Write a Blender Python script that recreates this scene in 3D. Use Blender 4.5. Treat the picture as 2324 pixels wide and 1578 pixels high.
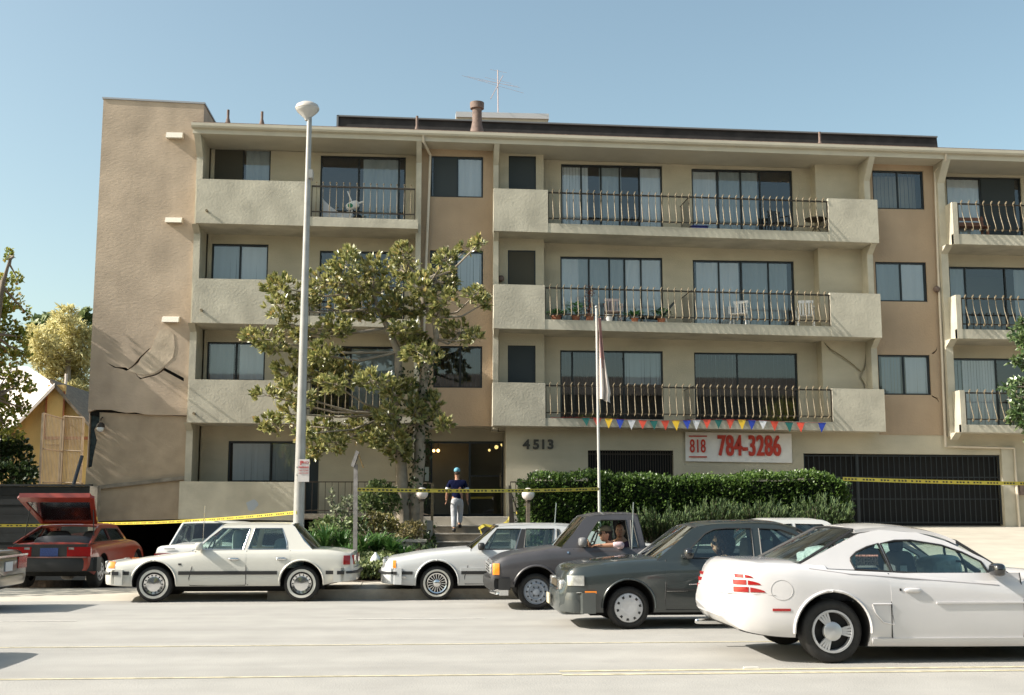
import bpy, bmesh, math, random
from mathutils import Vector, Matrix
from mathutils.geometry import tessellate_polygon
rnd = random.Random(11)
RA = math.radians
PI = math.pi
for o in list(bpy.data.objects): bpy.data.objects.remove(o)
SC = bpy.context.scene
COL = SC.collection

# ---------------------------------------------------------------- camera, sky, sun, exposure
FPX = 2630.0; YAW = RA(3.96); PIT = RA(7.86); EYE = 1.55
cam = bpy.data.cameras.new('camera'); camo = bpy.data.objects.new('camera', cam); COL.objects.link(camo)
cam.sensor_width = 36; cam.sensor_fit = 'HORIZONTAL'; cam.lens = 36 * FPX / 2323.0
cam.clip_start = 0.1; cam.clip_end = 3000
camo.location = (0, 0, EYE); camo.rotation_euler = (RA(90) + PIT, 0, -YAW)
SC.camera = camo
SUN = Vector((0.795, 0.105, -0.585)).normalized()      # direction the light travels
W = bpy.data.worlds.new('World'); SC.world = W; W.use_nodes = True
nt = W.node_tree; bg = nt.nodes['Background']
sky = nt.nodes.new('ShaderNodeTexSky'); sky.sky_type = 'NISHITA'; sky.sun_disc = False
sky.sun_elevation = math.asin(-SUN.z); sky.sun_rotation = math.atan2(-SUN.x, -SUN.y)
sky.altitude = 200; sky.air_density = 1.0; sky.dust_density = 2.8; sky.ozone_density = 1.6
tn = nt.nodes.new('ShaderNodeMix'); tn.data_type = 'RGBA'; tn.blend_type = 'MULTIPLY'; tn.inputs[0].default_value = 1; tn.inputs[7].default_value = (.96, .94, .75, 1)   # old print film: less blue
nt.links.new(sky.outputs[0], tn.inputs[6]); nt.links.new(tn.outputs[2], bg.inputs[0]); bg.inputs[1].default_value = 0.145
sl = bpy.data.lights.new('sun', 'SUN'); sl.energy = 4.6; sl.angle = RA(0.55); sl.color = (1.0, 0.945, 0.86)
slo = bpy.data.objects.new('sun', sl); COL.objects.link(slo)
slo.rotation_euler = SUN.to_track_quat('-Z', 'Y').to_euler(); slo.location = (-20, -5, 30)
SC.view_settings.view_transform = 'Standard'; SC.view_settings.look = 'None'
SC.view_settings.exposure = 0.86; SC.view_settings.gamma = 1.0
SC.cycles.max_bounces = 8; SC.cycles.transparent_max_bounces = 16
SC.cycles.caustics_reflective = False; SC.cycles.caustics_refractive = False

# photograph pixel (2323 wide) -> world point on the plane y = Y
_F = Vector((math.sin(YAW) * math.cos(PIT), math.cos(YAW) * math.cos(PIT), math.sin(PIT)))
_R = Vector((math.cos(YAW), -math.sin(YAW), 0)); _U = _R.cross(_F)
def P(px, py, Y):
    r = _F + _R * ((px - 1161.5) / FPX) - _U * ((py - 789) / FPX)
    return Vector((0, 0, EYE)) + r * (Y / r.y)
def PX(px, py, Y): return P(px, py, Y).x
def PZ(px, py, Y): return P(px, py, Y).z

# ---------------------------------------------------------------- materials
def lin(c):
    return tuple((x / 12.92 if x <= .04045 else ((x + .055) / 1.055) ** 2.4) for x in [v / 255. for v in c])
MT = {}
def mat(name, col, rough=.6, metal=0., noise=None, bump=None, coat=0., spec=.5, streak=None, second=None, coords='Object', emit=None):
    """col = linear rgb; noise=(scale, amount); bump=(scale, distance); streak = stretched noise (sx,sy,sz,amt)"""
    if name in MT: return MT[name]
    m = bpy.data.materials.new(name); m.use_nodes = True; n = m.node_tree.nodes; l = m.node_tree.links
    b = n['Principled BSDF']; b.inputs['Roughness'].default_value = rough; b.inputs['Metallic'].default_value = metal
    b.inputs['Specular IOR Level'].default_value = spec
    b.inputs['Coat Weight'].default_value = coat; b.inputs['Coat Roughness'].default_value = .06
    b.inputs['Base Color'].default_value = (*col, 1)
    tc = n.new('ShaderNodeTexCoord'); src = tc.outputs[coords]
    c = None
    if noise:
        t = n.new('ShaderNodeTexNoise'); t.inputs['Scale'].default_value = noise[0]; t.inputs['Detail'].default_value = 6
        l.new(src, t.inputs['Vector'])
        r = n.new('ShaderNodeMapRange'); r.inputs['From Min'].default_value = .3; r.inputs['From Max'].default_value = .7
        r.inputs['To Min'].default_value = 1 - noise[1]; r.inputs['To Max'].default_value = 1 + noise[1]
        l.new(t.outputs[0], r.inputs[0])
        x = n.new('ShaderNodeMix'); x.data_type = 'RGBA'; x.blend_type = 'MULTIPLY'; x.inputs[0].default_value = 1
        x.inputs[6].default_value = (*col, 1)
        l.new(r.outputs[0], x.inputs[7]); c = x.outputs[2]
    if streak:
        mp = n.new('ShaderNodeMapping'); mp.inputs['Scale'].default_value = streak[:3]; l.new(src, mp.inputs[0])
        t = n.new('ShaderNodeTexNoise'); t.inputs['Scale'].default_value = 1; t.inputs['Detail'].default_value = 5
        l.new(mp.outputs[0], t.inputs['Vector'])
        r = n.new('ShaderNodeMapRange'); r.inputs['From Min'].default_value = .3; r.inputs['From Max'].default_value = .7
        r.inputs['To Min'].default_value = 1 - streak[3]; r.inputs['To Max'].default_value = 1 + streak[3]
        l.new(t.outputs[0], r.inputs[0])
        x = n.new('ShaderNodeMix'); x.data_type = 'RGBA'; x.blend_type = 'MULTIPLY'; x.inputs[0].default_value = 1
        if c: l.new(c, x.inputs[6])
        else: x.inputs[6].default_value = (*col, 1)
        l.new(r.outputs[0], x.inputs[7]); c = x.outputs[2]
    if c: l.new(c, b.inputs['Base Color'])
    if bump:
        t = n.new('ShaderNodeTexNoise'); t.inputs['Detail'].default_value = 5; t.inputs['Scale'].default_value = bump[0]
        if len(bump) > 2:
            mp = n.new('ShaderNodeMapping'); mp.inputs['Scale'].default_value = bump[2]; l.new(src, mp.inputs[0]); l.new(mp.outputs[0], t.inputs['Vector'])
        else: l.new(src, t.inputs['Vector'])
        u = n.new('ShaderNodeBump'); u.inputs['Distance'].default_value = bump[1]; u.inputs['Strength'].default_value = 1
        l.new(t.outputs[0], u.inputs['Height']); l.new(u.outputs[0], b.inputs['Normal'])
    if emit:
        b.inputs['Emission Color'].default_value = (*emit[0], 1); b.inputs['Emission Strength'].default_value = emit[1]
    MT[name] = m; return m
def glassmat(name, tint=(.4, .45, .45), refl=.6, ior=1.5, rough=.02):
    m = bpy.data.materials.new(name); m.use_nodes = True; n = m.node_tree.nodes; l = m.node_tree.links
    for x in list(n):
        if x.type == 'BSDF_PRINCIPLED': n.remove(x)
    tr = n.new('ShaderNodeBsdfTransparent'); tr.inputs[0].default_value = (*tint, 1)
    gl = n.new('ShaderNodeBsdfGlossy'); gl.inputs['Roughness'].default_value = rough; gl.inputs[0].default_value = (.95, .97, 1, 1)
    fr = n.new('ShaderNodeFresnel'); fr.inputs[0].default_value = ior
    mu = n.new('ShaderNodeMath'); mu.operation = 'MULTIPLY_ADD'; mu.inputs[1].default_value = 1.0; mu.inputs[2].default_value = refl; mu.use_clamp = True
    l.new(fr.outputs[0], mu.inputs[0])
    mx = n.new('ShaderNodeMixShader'); l.new(mu.outputs[0], mx.inputs[0]); l.new(tr.outputs[0], mx.inputs[1]); l.new(gl.outputs[0], mx.inputs[2])
    l.new(mx.outputs[0], n['Material Output'].inputs[0]); MT[name] = m; return m
def leafmat(name, c1, c2, c3=None, rough=.4, trans=.3, spec=.5):
    m = bpy.data.materials.new(name); m.use_nodes = True; n = m.node_tree.nodes; l = m.node_tree.links
    b = n['Principled BSDF']; b.inputs['Roughness'].default_value = rough; b.inputs['Specular IOR Level'].default_value = spec
    g = n.new('ShaderNodeNewGeometry'); rp = n.new('ShaderNodeValToRGB')
    rp.color_ramp.elements[0].color = (*c1, 1); rp.color_ramp.elements[1].color = (*c2, 1)
    if c3:
        e = rp.color_ramp.elements.new(.93); e.color = (*c2, 1); rp.color_ramp.elements[-1].color = (*c3, 1)
    l.new(g.outputs['Random Per Island'], rp.inputs[0]); l.new(rp.outputs[0], b.inputs['Base Color'])
    t = n.new('ShaderNodeBsdfTranslucent'); l.new(rp.outputs[0], t.inputs[0])
    mx = n.new('ShaderNodeMixShader'); mx.inputs[0].default_value = trans
    l.new(b.outputs[0], mx.inputs[1]); l.new(t.outputs[0], mx.inputs[2]); l.new(mx.outputs[0], n['Material Output'].inputs[0])
    MT[name] = m; return m

BEI = (.48, .43, .325); PEA = (.40, .295, .20)
M_bei = mat('stucco beige', BEI, .9, noise=(.9, .10), bump=(26, .008), streak=(.6, .6, 2.2, .09))
M_par = mat('stucco parapet', (.475, .44, .355), .9, noise=(1.6, .16), bump=(14, .007), streak=(2.5, 2.5, .5, .05))
M_pea = mat('stucco peach', PEA, .9, noise=(.8, .10), bump=(24, .012), streak=(1.2, 1.2, .3, .06))
M_tow = mat('stucco tower', (.44, .35, .265), .92, noise=(1.1, .16), bump=(11, .006, (1, 1, 1.8)), streak=(1.5, 1.5, .25, .09))
M_towl = mat('stucco tower low', (.40, .315, .225), .92, noise=(2, .14), bump=(26, .006))
M_trim = mat('painted trim', (.50, .46, .37), .6, noise=(2, .06))
M_pipe = mat('downspout paint', (.60, .53, .43), .5, noise=(3, .06))
M_shin = mat('roof shingle', (.22, .15, .12), .9, noise=(14, .35), bump=(30, .01))
M_dark = mat('roof screen', (.018, .016, .016), .8, noise=(3, .5))
M_fram = mat('window frame', (.02, .024, .026), .4, metal=.3)
M_void = mat('dark interior', (.007, .007, .007), .9)
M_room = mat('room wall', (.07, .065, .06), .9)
M_blind = mat('blind white', (.80, .82, .82), .7, streak=(6, 6, .1, .06))
M_blindd = mat('blind dark', (.10, .13, .14), .8)
M_blindg = mat('blind grey', (.40, .45, .46), .8, streak=(6, 6, .1, .08))
M_screen = mat('insect screen', (.035, .045, .05), .8)
M_screeng = mat('insect screen brown', (.06, .055, .04), .8)
M_glass = glassmat('window glass', (.95, .98, 1), .07)
M_glassd = glassmat('lobby glass', (.25, .30, .30), .04)
M_iron = mat('railing iron', (.05, .038, .028), .5, metal=.4)
M_brass = mat('baluster paint', (.21, .165, .10), .5, metal=.1, noise=(30, .45))
M_black = mat('black gap', (.004, .004, .004), 1, spec=0)
M_conc = mat('concrete', (.40, .37, .32), .9, noise=(3, .12), bump=(40, .006))
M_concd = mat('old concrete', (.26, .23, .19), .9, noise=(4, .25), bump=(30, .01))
M_rust = mat('rusty vent', (.17, .12, .10), .8, noise=(8, .3))

# ---------------------------------------------------------------- mesh builder
class MB:
    def __init__(s): s.v = []; s.f = []; s.m = []
    def add(s, vs, fs, mi=0):
        o = len(s.v); s.v += [tuple(p) for p in vs]; s.f += [tuple(i + o for i in f) for f in fs]; s.m += [mi] * len(fs); return s
    def hexa(s, p, mi=0):      # bottom 4 (ccw), top 4
        return s.add(p, [(3, 2, 1, 0), (4, 5, 6, 7), (0, 1, 5, 4), (1, 2, 6, 5), (2, 3, 7, 6), (3, 0, 4, 7)], mi)
    def box(s, x0, x1, y0, y1, z0, z1, mi=0):
        return s.hexa([(x0, y0, z0), (x1, y0, z0), (x1, y1, z0), (x0, y1, z0), (x0, y0, z1), (x1, y0, z1), (x1, y1, z1), (x0, y1, z1)], mi)
    def room(s, x0, x1, y0, y1, z0, z1):      # box without its front face
        return s.add([(x0, y0, z0), (x1, y0, z0), (x1, y1, z0), (x0, y1, z0), (x0, y0, z1), (x1, y0, z1), (x1, y1, z1), (x0, y1, z1)], [(0, 1, 2, 3), (4, 7, 6, 5), (1, 5, 6, 2), (2, 6, 7, 3), (3, 7, 4, 0)])
    def loft(s, rings, cap=True, closed=True, mi=0):
        n = len(rings[0]); vs = [p for r in rings for p in r]; fs = []
        for i in range(len(rings) - 1):
            for j in range(n if closed else n - 1):
                k = (j + 1) % n; fs.append((i * n + j, i * n + k, (i + 1) * n + k, (i + 1) * n + j))
        if cap: fs += [tuple(range(n))[::-1], tuple(range((len(rings) - 1) * n, len(rings) * n))]
        return s.add(vs, fs, mi)
    def slab(s, pa, pb, mi=0): return s.loft([pa, pb], mi=mi)
    def holed(s, outer, holes, f0, f1, mi=0, mi_side=None):
        loops = [[Vector((a, b, 0)) for a, b in outer]] + [[Vector((a, b, 0)) for a, b in h] for h in holes]
        flat = [p for lp in loops for p in lp]; tr = tessellate_polygon(loops); n = len(flat)
        o = len(s.v); s.v += [tuple(f0(p.x, p.y)) for p in flat] + [tuple(f1(p.x, p.y)) for p in flat]
        for t in tr: s.f.append(tuple(o + i for i in t)); s.m.append(mi); s.f.append(tuple(o + n + i for i in t[::-1])); s.m.append(mi)
        k = 0
        for lp in loops:
            c = len(lp)
            for i in range(c):
                j = (i + 1) % c; s.f.append((o + k + i, o + k + j, o + n + k + j, o + n + k + i)); s.m.append(mi if mi_side is None else mi_side)
            k += c
        return s
    def tube(s, pts, r, n=8, cap=True, mi=0):
        pts = [Vector(p) for p in pts]; rr = r if isinstance(r, (list, tuple)) else [r] * len(pts); rings = []; up = None
        for i, p in enumerate(pts):
            d = (pts[min(i + 1, len(pts) - 1)] - pts[max(i - 1, 0)])
            if d.length < 1e-9: d = Vector((0, 0, 1))
            d.normalize()
            if up is None: up = Vector((0, 0, 1)) if abs(d.z) < .9 else Vector((1, 0, 0))
            a = d.cross(up)
            if a.length < 1e-4: a = d.cross(Vector((0, 1, 0)))
            a.normalize(); b = d.cross(a).normalized(); up = -b if False else up
            rings.append([p + a * (math.cos(t) * rr[i]) + b * (math.sin(t) * rr[i]) for t in [2 * PI * k / n for k in range(n)]])
        return s.loft(rings, cap, mi=mi)
    def lathe(s, prof, n=20, o=(0, 0, 0), ax='z', mi=0, cap=True, sx=1, sy=1):
        rings = []
        for r, h in prof:
            ring = []
            for k in range(n):
                t = 2 * PI * k / n; a = r * math.cos(t) * sx; b = r * math.sin(t) * sy
                ring.append({'z': (o[0] + a, o[1] + b, o[2] + h), 'y': (o[0] + a, o[1] + h, o[2] + b), 'x': (o[0] + h, o[1] + a, o[2] + b)}[ax])
            rings.append(ring)
        return s.loft(rings, cap, mi=mi)
    def ball(s, c, r, n=14, m=9, e=1., mi=0, rot=None):
        """superellipsoid; e<1 makes it boxy"""
        if not isinstance(r, (list, tuple)): r = (r, r, r)
        pw = lambda x: math.copysign(abs(x) ** e, x); rings = []
        for i in range(m + 1):
            ph = -PI / 2 + PI * (i + .0) / m; ph = max(-PI / 2 + .02, min(PI / 2 - .02, ph)); ring = []
            for k in range(n):
                t = 2 * PI * (k + .5) / n
                p = Vector((r[0] * pw(math.cos(ph)) * pw(math.cos(t)), r[1] * pw(math.cos(ph)) * pw(math.sin(t)), r[2] * pw(math.sin(ph))))
                if rot: p = rot @ p
                ring.append(tuple(p + Vector(c)))
            rings.append(ring)
        return s.loft(rings, mi=mi)
    def leaf(s, p, d, nrm, L, w, mi=0):
        p = Vector(p); d = d.normalized(); a = d.cross(nrm)
        if a.length < 1e-3: a = d.cross(Vector((.3, .9, .2)))
        a.normalize(); n2 = a.cross(d)
        m1 = p + d * (L * .35) + n2 * (.06 * L); m2 = p + d * (L * .7) + n2 * (.05 * L)
        return s.add([p, m1 + a * w * .5, m2 + a * w * .42, p + d * L, m2 - a * w * .42, m1 - a * w * .5], [(0, 1, 2, 3, 4, 5)], mi)
    def build(s, name, m, parent=None, smooth=None, recalc=True):
        me = bpy.data.meshes.new(name); off = Vector((0, 0, 0)); q = parent
        while q is not None: off += q.location; q = q.parent
        world = getattr(s, 'world', True)
        if world and parent is not None: me.from_pydata([tuple(Vector(p) - off) for p in s.v], [], s.f)
        else: me.from_pydata(s.v, [], s.f)
        for x in (m if isinstance(m, (list, tuple)) else [m]): me.materials.append(x)
        if any(s.m): me.polygons.foreach_set('material_index', s.m)
        if recalc:
            bm = bmesh.new(); bm.from_mesh(me); bmesh.ops.recalc_face_normals(bm, faces=bm.faces); bm.to_mesh(me); bm.free()
        if smooth is not None:
            me.polygons.foreach_set('use_smooth', [True] * len(me.polygons)); me.update()
            if smooth < 180: me.set_sharp_from_angle(angle=RA(smooth))
        me.update()
        o = bpy.data.objects.new(name, me); COL.objects.link(o)
        if parent is not None: o.parent = parent
        return o
def T(o, label=None, cat=None, group=None, kind=None):
    if label: o['label'] = label
    if cat: o['category'] = cat
    if group: o['group'] = group
    if kind: o['kind'] = kind
    return o
def thing(name, loc, label, cat, group=None, rz=0):
    o = bpy.data.objects.new(name, None); COL.objects.link(o); o.location = loc; o.rotation_euler = (0, 0, rz)
    o.empty_display_size = .2
    return T(o, label, cat, group)
def LB():
    m = MB(); m.world = False; return m      # builder in the parent's local space
def copy_tree(o, parent=None):
    c = o.copy(); COL.objects.link(c); c.parent = parent
    for ch in list(o.children): copy_tree(ch, c)
    return c
def single(o, label, cat, group=None, kind=None): return T(o, label, cat, group, kind)
def letters(body, size, loc, mt, name, parent, depth=.01, rot=(PI / 2, 0, 0), sx=1., bold=.0, spacing=1.):
    cu = bpy.data.curves.new(name, 'FONT'); cu.body = body; cu.size = size; cu.extrude = depth; cu.offset = bold; cu.align_x = 'CENTER'; cu.align_y = 'CENTER'
    cu.space_character = spacing
    t = bpy.data.objects.new(name + '_tmp', cu); COL.objects.link(t)
    dg = bpy.context.evaluated_depsgraph_get(); me = bpy.data.meshes.new_from_object(t.evaluated_get(dg))
    bpy.data.objects.remove(t); me.name = name
    from mathutils import Euler
    mx = Matrix.Translation(Vector(loc)) @ Euler(rot).to_matrix().to_4x4() @ Matrix.Diagonal((sx, 1, 1, 1))
    off = Vector((0, 0, 0)); q = parent
    while q is not None: off += q.location; q = q.parent
    me.transform(Matrix.Translation(-off) @ mx); me.materials.clear(); me.materials.append(mt)
    o = bpy.data.objects.new(name, me); COL.objects.link(o); o.parent = parent; return o
# ---------------------------------------------------------------- ground, road, pavements
M_road = mat('road surface', (.335, .322, .298), .85, noise=(1.7, .07), bump=(60, .005), streak=(.04, 1.3, 1, .09))
M_walk = mat('pavement concrete', (.47, .43, .36), .9, noise=(1.5, .10), bump=(50, .003))
M_kerb = mat('kerb concrete', (.34, .30, .245), .9, noise=(3, .3), bump=(25, .01))
M_soil = mat('garden soil', (.07, .05, .035), 1, noise=(6, .5), bump=(12, .05))
M_dirt = mat('far ground', (.20, .17, .12), 1, noise=(.2, .3))
M_yel = mat('worn yellow paint', (.50, .45, .31), .8, noise=(12, .25))
M_wht = mat('worn white paint', (.50, .48, .45), .8, noise=(12, .2))
def zroad(y):
    pts = [(-30, 0), (3, 0), (8, .02), (11.3, .05), (14.6, .045), (17.6, .03), (20.25, 0)]
    for a, b in zip(pts, pts[1:]):
        if y <= b[0]: return a[1] + (b[1] - a[1]) * max(0, (y - a[0])) / (b[0] - a[0])
    return 0
m = MB(); m.add([(-900, -900, -1.3), (900, -900, -1.3), (900, 1500, -1.3), (-900, 1500, -1.3)], [(0, 1, 2, 3)])
T(m.build('ground', M_dirt), kind='structure')
m = MB(); ys = [-3, 3, 6, 8, 9.5, 11.3, 13, 14.6, 16, 17.6, 19, 20.25]
m.loft([[(x, y, zroad(y)) for y in ys] for x in (-140, -40, -12, 0, 12, 40, 140)], cap=False, closed=False)
T(m.build('road', M_road, smooth=180), kind='structure')
m = MB(); m.box(-140, 140, -14, -3, -.2, .13); T(m.build('near_pavement', M_walk), kind='structure')
def stripe(x0, x1, y0, y1, mt, nm):
    m = MB(); n = max(1, int((x1 - x0) / 2)); xs = [x0 + (x1 - x0) * i / n for i in range(n + 1)]
    m.loft([[(x, y0, zroad(y0) + .004), (x, y1, zroad(y1) + .004)] for x in xs], cap=False, closed=False); T(m.build(nm, mt), kind='structure')
stripe(-60, 60, 13.18, 13.24, M_yel, 'lane_marking_yellow')
stripe(-60, 1.2, 10.78, 10.84, M_yel, 'centre_marking_yellow'); 
for i in range(-5, 6): stripe(-1.14 + i * 5.5, .76 + i * 5.5, 16.27, 16.35, M_wht, 'lane_dash_white')
stripe(1.2, 60, 10.72, 10.80, M_yel, 'centre_marking_yellow'); stripe(1.2, 60, 10.94, 11.02, M_yel, 'centre_marking_yellow')
DX0, DX1 = -11.3, -2.75        # left driveway
# pavement slabs with joints
m = MB(); x = DX1
while x < 70:
    m.box(x + .006, x + 1.49, 20.42, 21.25, -.1, .165); m.box(x + .006, x + 1.49, 21.262, 22.3, -.1, .168); x += 1.5
x = DX0 - 1.5
while x > -70:
    m.box(x + .006, x + 1.49, 20.42, 21.25, -.1, .165); m.box(x + .006, x + 1.49, 21.262, 22.3, -.1, .168); x -= 1.5
T(m.build('pavement', M_walk), kind='structure')
m = MB(); m.box(DX1, 70, 20.25, 20.41, -.1, .172); m.box(-70, DX0, 20.25, 20.41, -.1, .172)
T(m.build('kerb', M_kerb), kind='structure')
# left driveway down to the basement garage
m = MB(); prof = [(20.25, 0.0), (20.6, .03), (22.3, .05), (24.2, -.04), (26, -.16), (32.4, -.9), (41, -.9)]
m.loft([[(x, y, z) for y, z in prof] for x in (DX0 - .2, DX0 / 2 + DX1 / 2, DX1 + .02)], cap=False, closed=False)
T(m.build('driveway', M_walk, smooth=30), kind='structure')
# right driveway up to the gate
def zdr(y): return .05 + (y - 20.3) / (33.2 - 20.3) * .97
m = MB(); m.loft([[(x, y, zdr(y) + .0) for y in (20.26, 22.4, 25, 29, 33.2, 45)] for x in (10.7, 14, 19.5)], cap=False, closed=False)
T(m.build('driveway_ramp', M_walk, smooth=30), kind='structure')
# garden bed (front yard) and side yards
def zgar(x, y): return .17 + max(0, y - 22.3) / 9.7 * .88
m = MB(); BX0, BX1 = PX(978, 1200, 31) - .02, PX(1160, 1200, 31) + .02
for xs in ([DX1, -1, BX0], [BX1, 3, 6, 8.5, 10.68]): m.loft([[(x, y, zgar(x, y) if y > 22.31 else .15) for y in (22.3, 22.32, 24, 26, 28, 30, 33.2)] + [(x, 33.2, -1)] for x in xs], cap=False, closed=False)
for bx in (BX0, BX1): m.add([(bx, 22.3, 0), (bx, 31.6, 0), (bx, 31.6, zgar(0, 31.6)), (bx, 22.3, .17)], [(0, 1, 2, 3)])
m.add([(DX1, 22.3, -1.2), (DX1, 33.2, -1.2), (DX1, 33.2, zgar(0, 33.2)), (DX1, 22.3, .17)], [(0, 1, 2, 3)])
m.loft([[(x, y, zdr(y) + .12) for y in (22.3, 25, 29, 33.2)] for x in (19.5, 30, 70)], cap=False, closed=False)
T(m.build('garden_bed', M_soil, recalc=False), kind='structure')
m = MB(); m.box(-70, -9.9, 31.2, 110, -1.2, 1.95); T(m.build('neighbour_yard', M_soil), kind='structure')
m = MB(); m.box(-70, DX0 - .2, 22.3, 31.2, -1.2, .12); T(m.build('side_yard', M_soil), kind='structure')

# ---------------------------------------------------------------- the apartment building
YB, YP, YR, YK = 32.3, 32.98, 33.65, 33.2        # balcony front, front wall, recess wall, closet front
B = thing('apartment_building', (-6.8, 33, 1.0), 'four storey beige and peach stucco apartment building with balconies and earthquake cracks', 'building')
class Line:
    def __init__(s, a, b, Y): p, q = P(a[0], a[1], Y), P(b[0], b[1], Y); s.x0, s.z0, s.k = p.x, p.z, (q.z - p.z) / (q.x - p.x)
    def __call__(s, x): return s.z0 + s.k * (x - s.x0)
def rect(px0, py0, px1, py1, Y):
    pm = (py0 + py1) / 2; x0, x1 = PX(px0, pm, Y), PX(px1, pm, Y)
    return (x0, x1, PZ(px0, py1, Y), PZ(px0, py0, Y))
def hole(r): x0, x1, z0, z1 = r; return [(x0, z0), (x1, z0), (x1, z1), (x0, z1)]
def wallsheet(name, m_, outer, holes, Y, th=.14, parent=B):
    m = MB(); m.holed(outer, holes, lambda a, b: (a, Y, b), lambda a, b: (a, Y + th, b)); return m.build(name, m_, parent)
def window(r, Y, panes=2, cover=(), frame=.045, kind='window', rail=True, deep=.9, split=None, glass=None):
    """r=(x0,x1,z0,z1). cover: list of (fraction0, fraction1, style, depth) behind the glass"""
    x0, x1, z0, z1 = r; yy = Y + .05
    m = MB(); fr = frame
    m.box(x0, x1, yy, yy + .07, z0, z0 + fr); m.box(x0, x1, yy, yy + .07, z1 - fr, z1)
    m.box(x0, x0 + fr, yy, yy + .07, z0 + fr, z1 - fr); m.box(x1 - fr, x1, yy, yy + .07, z0 + fr, z1 - fr)
    cuts = split if split else [i / panes for i in range(1, panes)]
    for c in cuts:
        xc = x0 + (x1 - x0) * c; m.box(xc - .022, xc + .022, yy + .01, yy + .06, z0 + fr, z1 - fr)
    w = m.build(kind, M_fram, B)
    g = MB(); e = [0] + list(cuts) + [1]
    for i in range(len(e) - 1):
        a = x0 + (x1 - x0) * e[i] + .03; b = x0 + (x1 - x0) * e[i + 1] - .03; dy = .035 + .012 * (i % 2)
        g.add([(a, yy + dy, z0 + fr), (b, yy + dy, z0 + fr), (b, yy + dy, z1 - fr), (a, yy + dy, z1 - fr)], [(0, 1, 2, 3)])
    g.build('pane', glass or M_glass, w, recalc=False)
    # room box behind
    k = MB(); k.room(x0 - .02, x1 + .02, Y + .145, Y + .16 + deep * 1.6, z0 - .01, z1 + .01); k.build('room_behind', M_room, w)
    for c in cover:
        f0, f1, st = c[:3]; a = x0 + (x1 - x0) * f0; b = x0 + (x1 - x0) * f1; q = MB(); yb = Y + .15
        zt, zb = z1 - .06, z0 + (c[3] if len(c) > 3 else .04)
        if st in ('slats', 'slatsg', 'open', 'openg'):        # vertical blind
            pit = .085 if st[:4] == 'slat' else .115; n = max(1, int((b - a) / pit)); ang = .12 if st[:4] == 'slat' else 1.3
            for i in range(n):
                xc = a + (i + .5) * (b - a) / n; t = ang + rnd.uniform(-.08, .08); hx, hy = .045 * math.cos(t), .045 * math.sin(t); lean = rnd.uniform(-.012, .012)
                q.add([(xc - hx, yb + .0 - hy, zt), (xc + hx, yb + hy, zt), (xc + hx + lean, yb + hy, zb), (xc - hx + lean, yb - hy, zb)], [(0, 1, 2, 3)])
            q.build('blind', (M_blindd if st == 'openg' else M_blindg) if st[:4] == 'open' or st[-1] == 'g' else M_blind, w, recalc=False)
        elif st in ('curtain', 'curtaing'):
            n = max(4, int((b - a) / .035)); pts = [a + (b - a) * i / n for i in range(n + 1)]
            q.loft([[(x, yb - .02 + .010 * math.sin(x * 38) + .006 * math.sin(x * 11), z) for i, x in enumerate(pts)] for z in (zb, (zt + zb) / 2, zt)], cap=False, closed=False)
            q.build('curtain', M_blindg if st[-1] == 'g' else M_blind, w, smooth=180, recalc=False)
        elif st in ('screen', 'screeng'):
            q.add([(a, yy - .004, z0 + fr), (b, yy - .004, z0 + fr), (b, yy - .004, z1 - fr), (a, yy - .004, z1 - fr)], [(0, 1, 2, 3)])
            q.build('insect_screen', M_screen if st == 'screen' else M_screeng, w, recalc=False)
    return w
# eave / fascia lines
EV = Line((437, 279), (2323, 344), 32.2); EB = Line((437, 301), (2323, 366), 32.2)
X_L, X_R = PX(438, 700, YB), PX(2640, 700, YP)
# balcony lines
LA = {4: (Line((710, 492), (943, 499), YB), Line((440, 506), (948, 519.5), YB)), 3: (Line((710, 717), (940, 726), YB), Line((432, 732), (940, 744), YB)), 2: (Line((710, 941), (935, 947), YB), Line((418, 958.5), (935, 965.5), YB))}
LBk = {4: (Line((1243, 507), (1879, 527), YB), Line((1120, 524), (1991, 551.5), YB)), 3: (Line((1236, 725), (1884, 741), YB), Line((1120, 745), (1998, 766.5), YB)), 2: (Line((1237, 949), (1889, 958), YB), Line((1118, 965.5), (2007, 979.5), YB))}
LC = {4: (Line((2165, 531), (2323, 535), YB), Line((2165, 554), (2323, 558), YB)), 3: (Line((2165, 747), (2323, 750), YB), Line((2165, 768), (2323, 771), YB)), 2: (Line((2180, 963.6), (2323, 965.5), YB), Line((2180, 981), (2323, 983), YB))}
xA0, xA1 = PX(436, 700, YB), PX(947, 620, YB)
xP0, xP1 = PX(953, 640, YP), PX(1119, 640, YP)
xB0, xB1 = PX(1119, 700, YB), PX(1990, 552, YB)
xC0 = PX(2140, 620, YP)
# --- back walls of the recesses
top = 12.32
wa = [rect(486.5, 334, 614, 412, YR), rect(479.7, 553, 608, 636, YR), rect(469, 776, 601, 864, YR), rect(517, 1001, 688, 1094, YR)]
da = [rect(726, 353, 920, 496, YR), rect(724, 569, 918, 718, YR), rect(704, 785, 905, 940, YR)]
for i, L in enumerate((4, 3, 2)):
    x0, x1, z0, z1 = da[i]; da[i] = (x0, x1, LA[L][0](x0) + .03, z1)
d1 = rect(690, 1024, 722, 1166, YR)
wallsheet('wall', M_bei, [(xA0 + .05, 1.25), (xP0 + .02, 1.25), (xP0 + .02, top), (xA0 + .05, top)], [hole(r) for r in wa + da + [d1]], YR)
window(wa[0], YR, 2, [(0, .5, 'screeng'), (.55, 1, 'curtaing')]); window(wa[1], YR, 2, [(0, .48, 'slatsg'), (.52, 1, 'slats')])
window(wa[2], YR, 2, [(.05, .45, 'curtaing'), (.55, .98, 'curtain')]); window(wa[3], YR, 2, [(.05, .55, 'slats'), (.58, 1, 'slatsg')], split=[.56])
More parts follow.
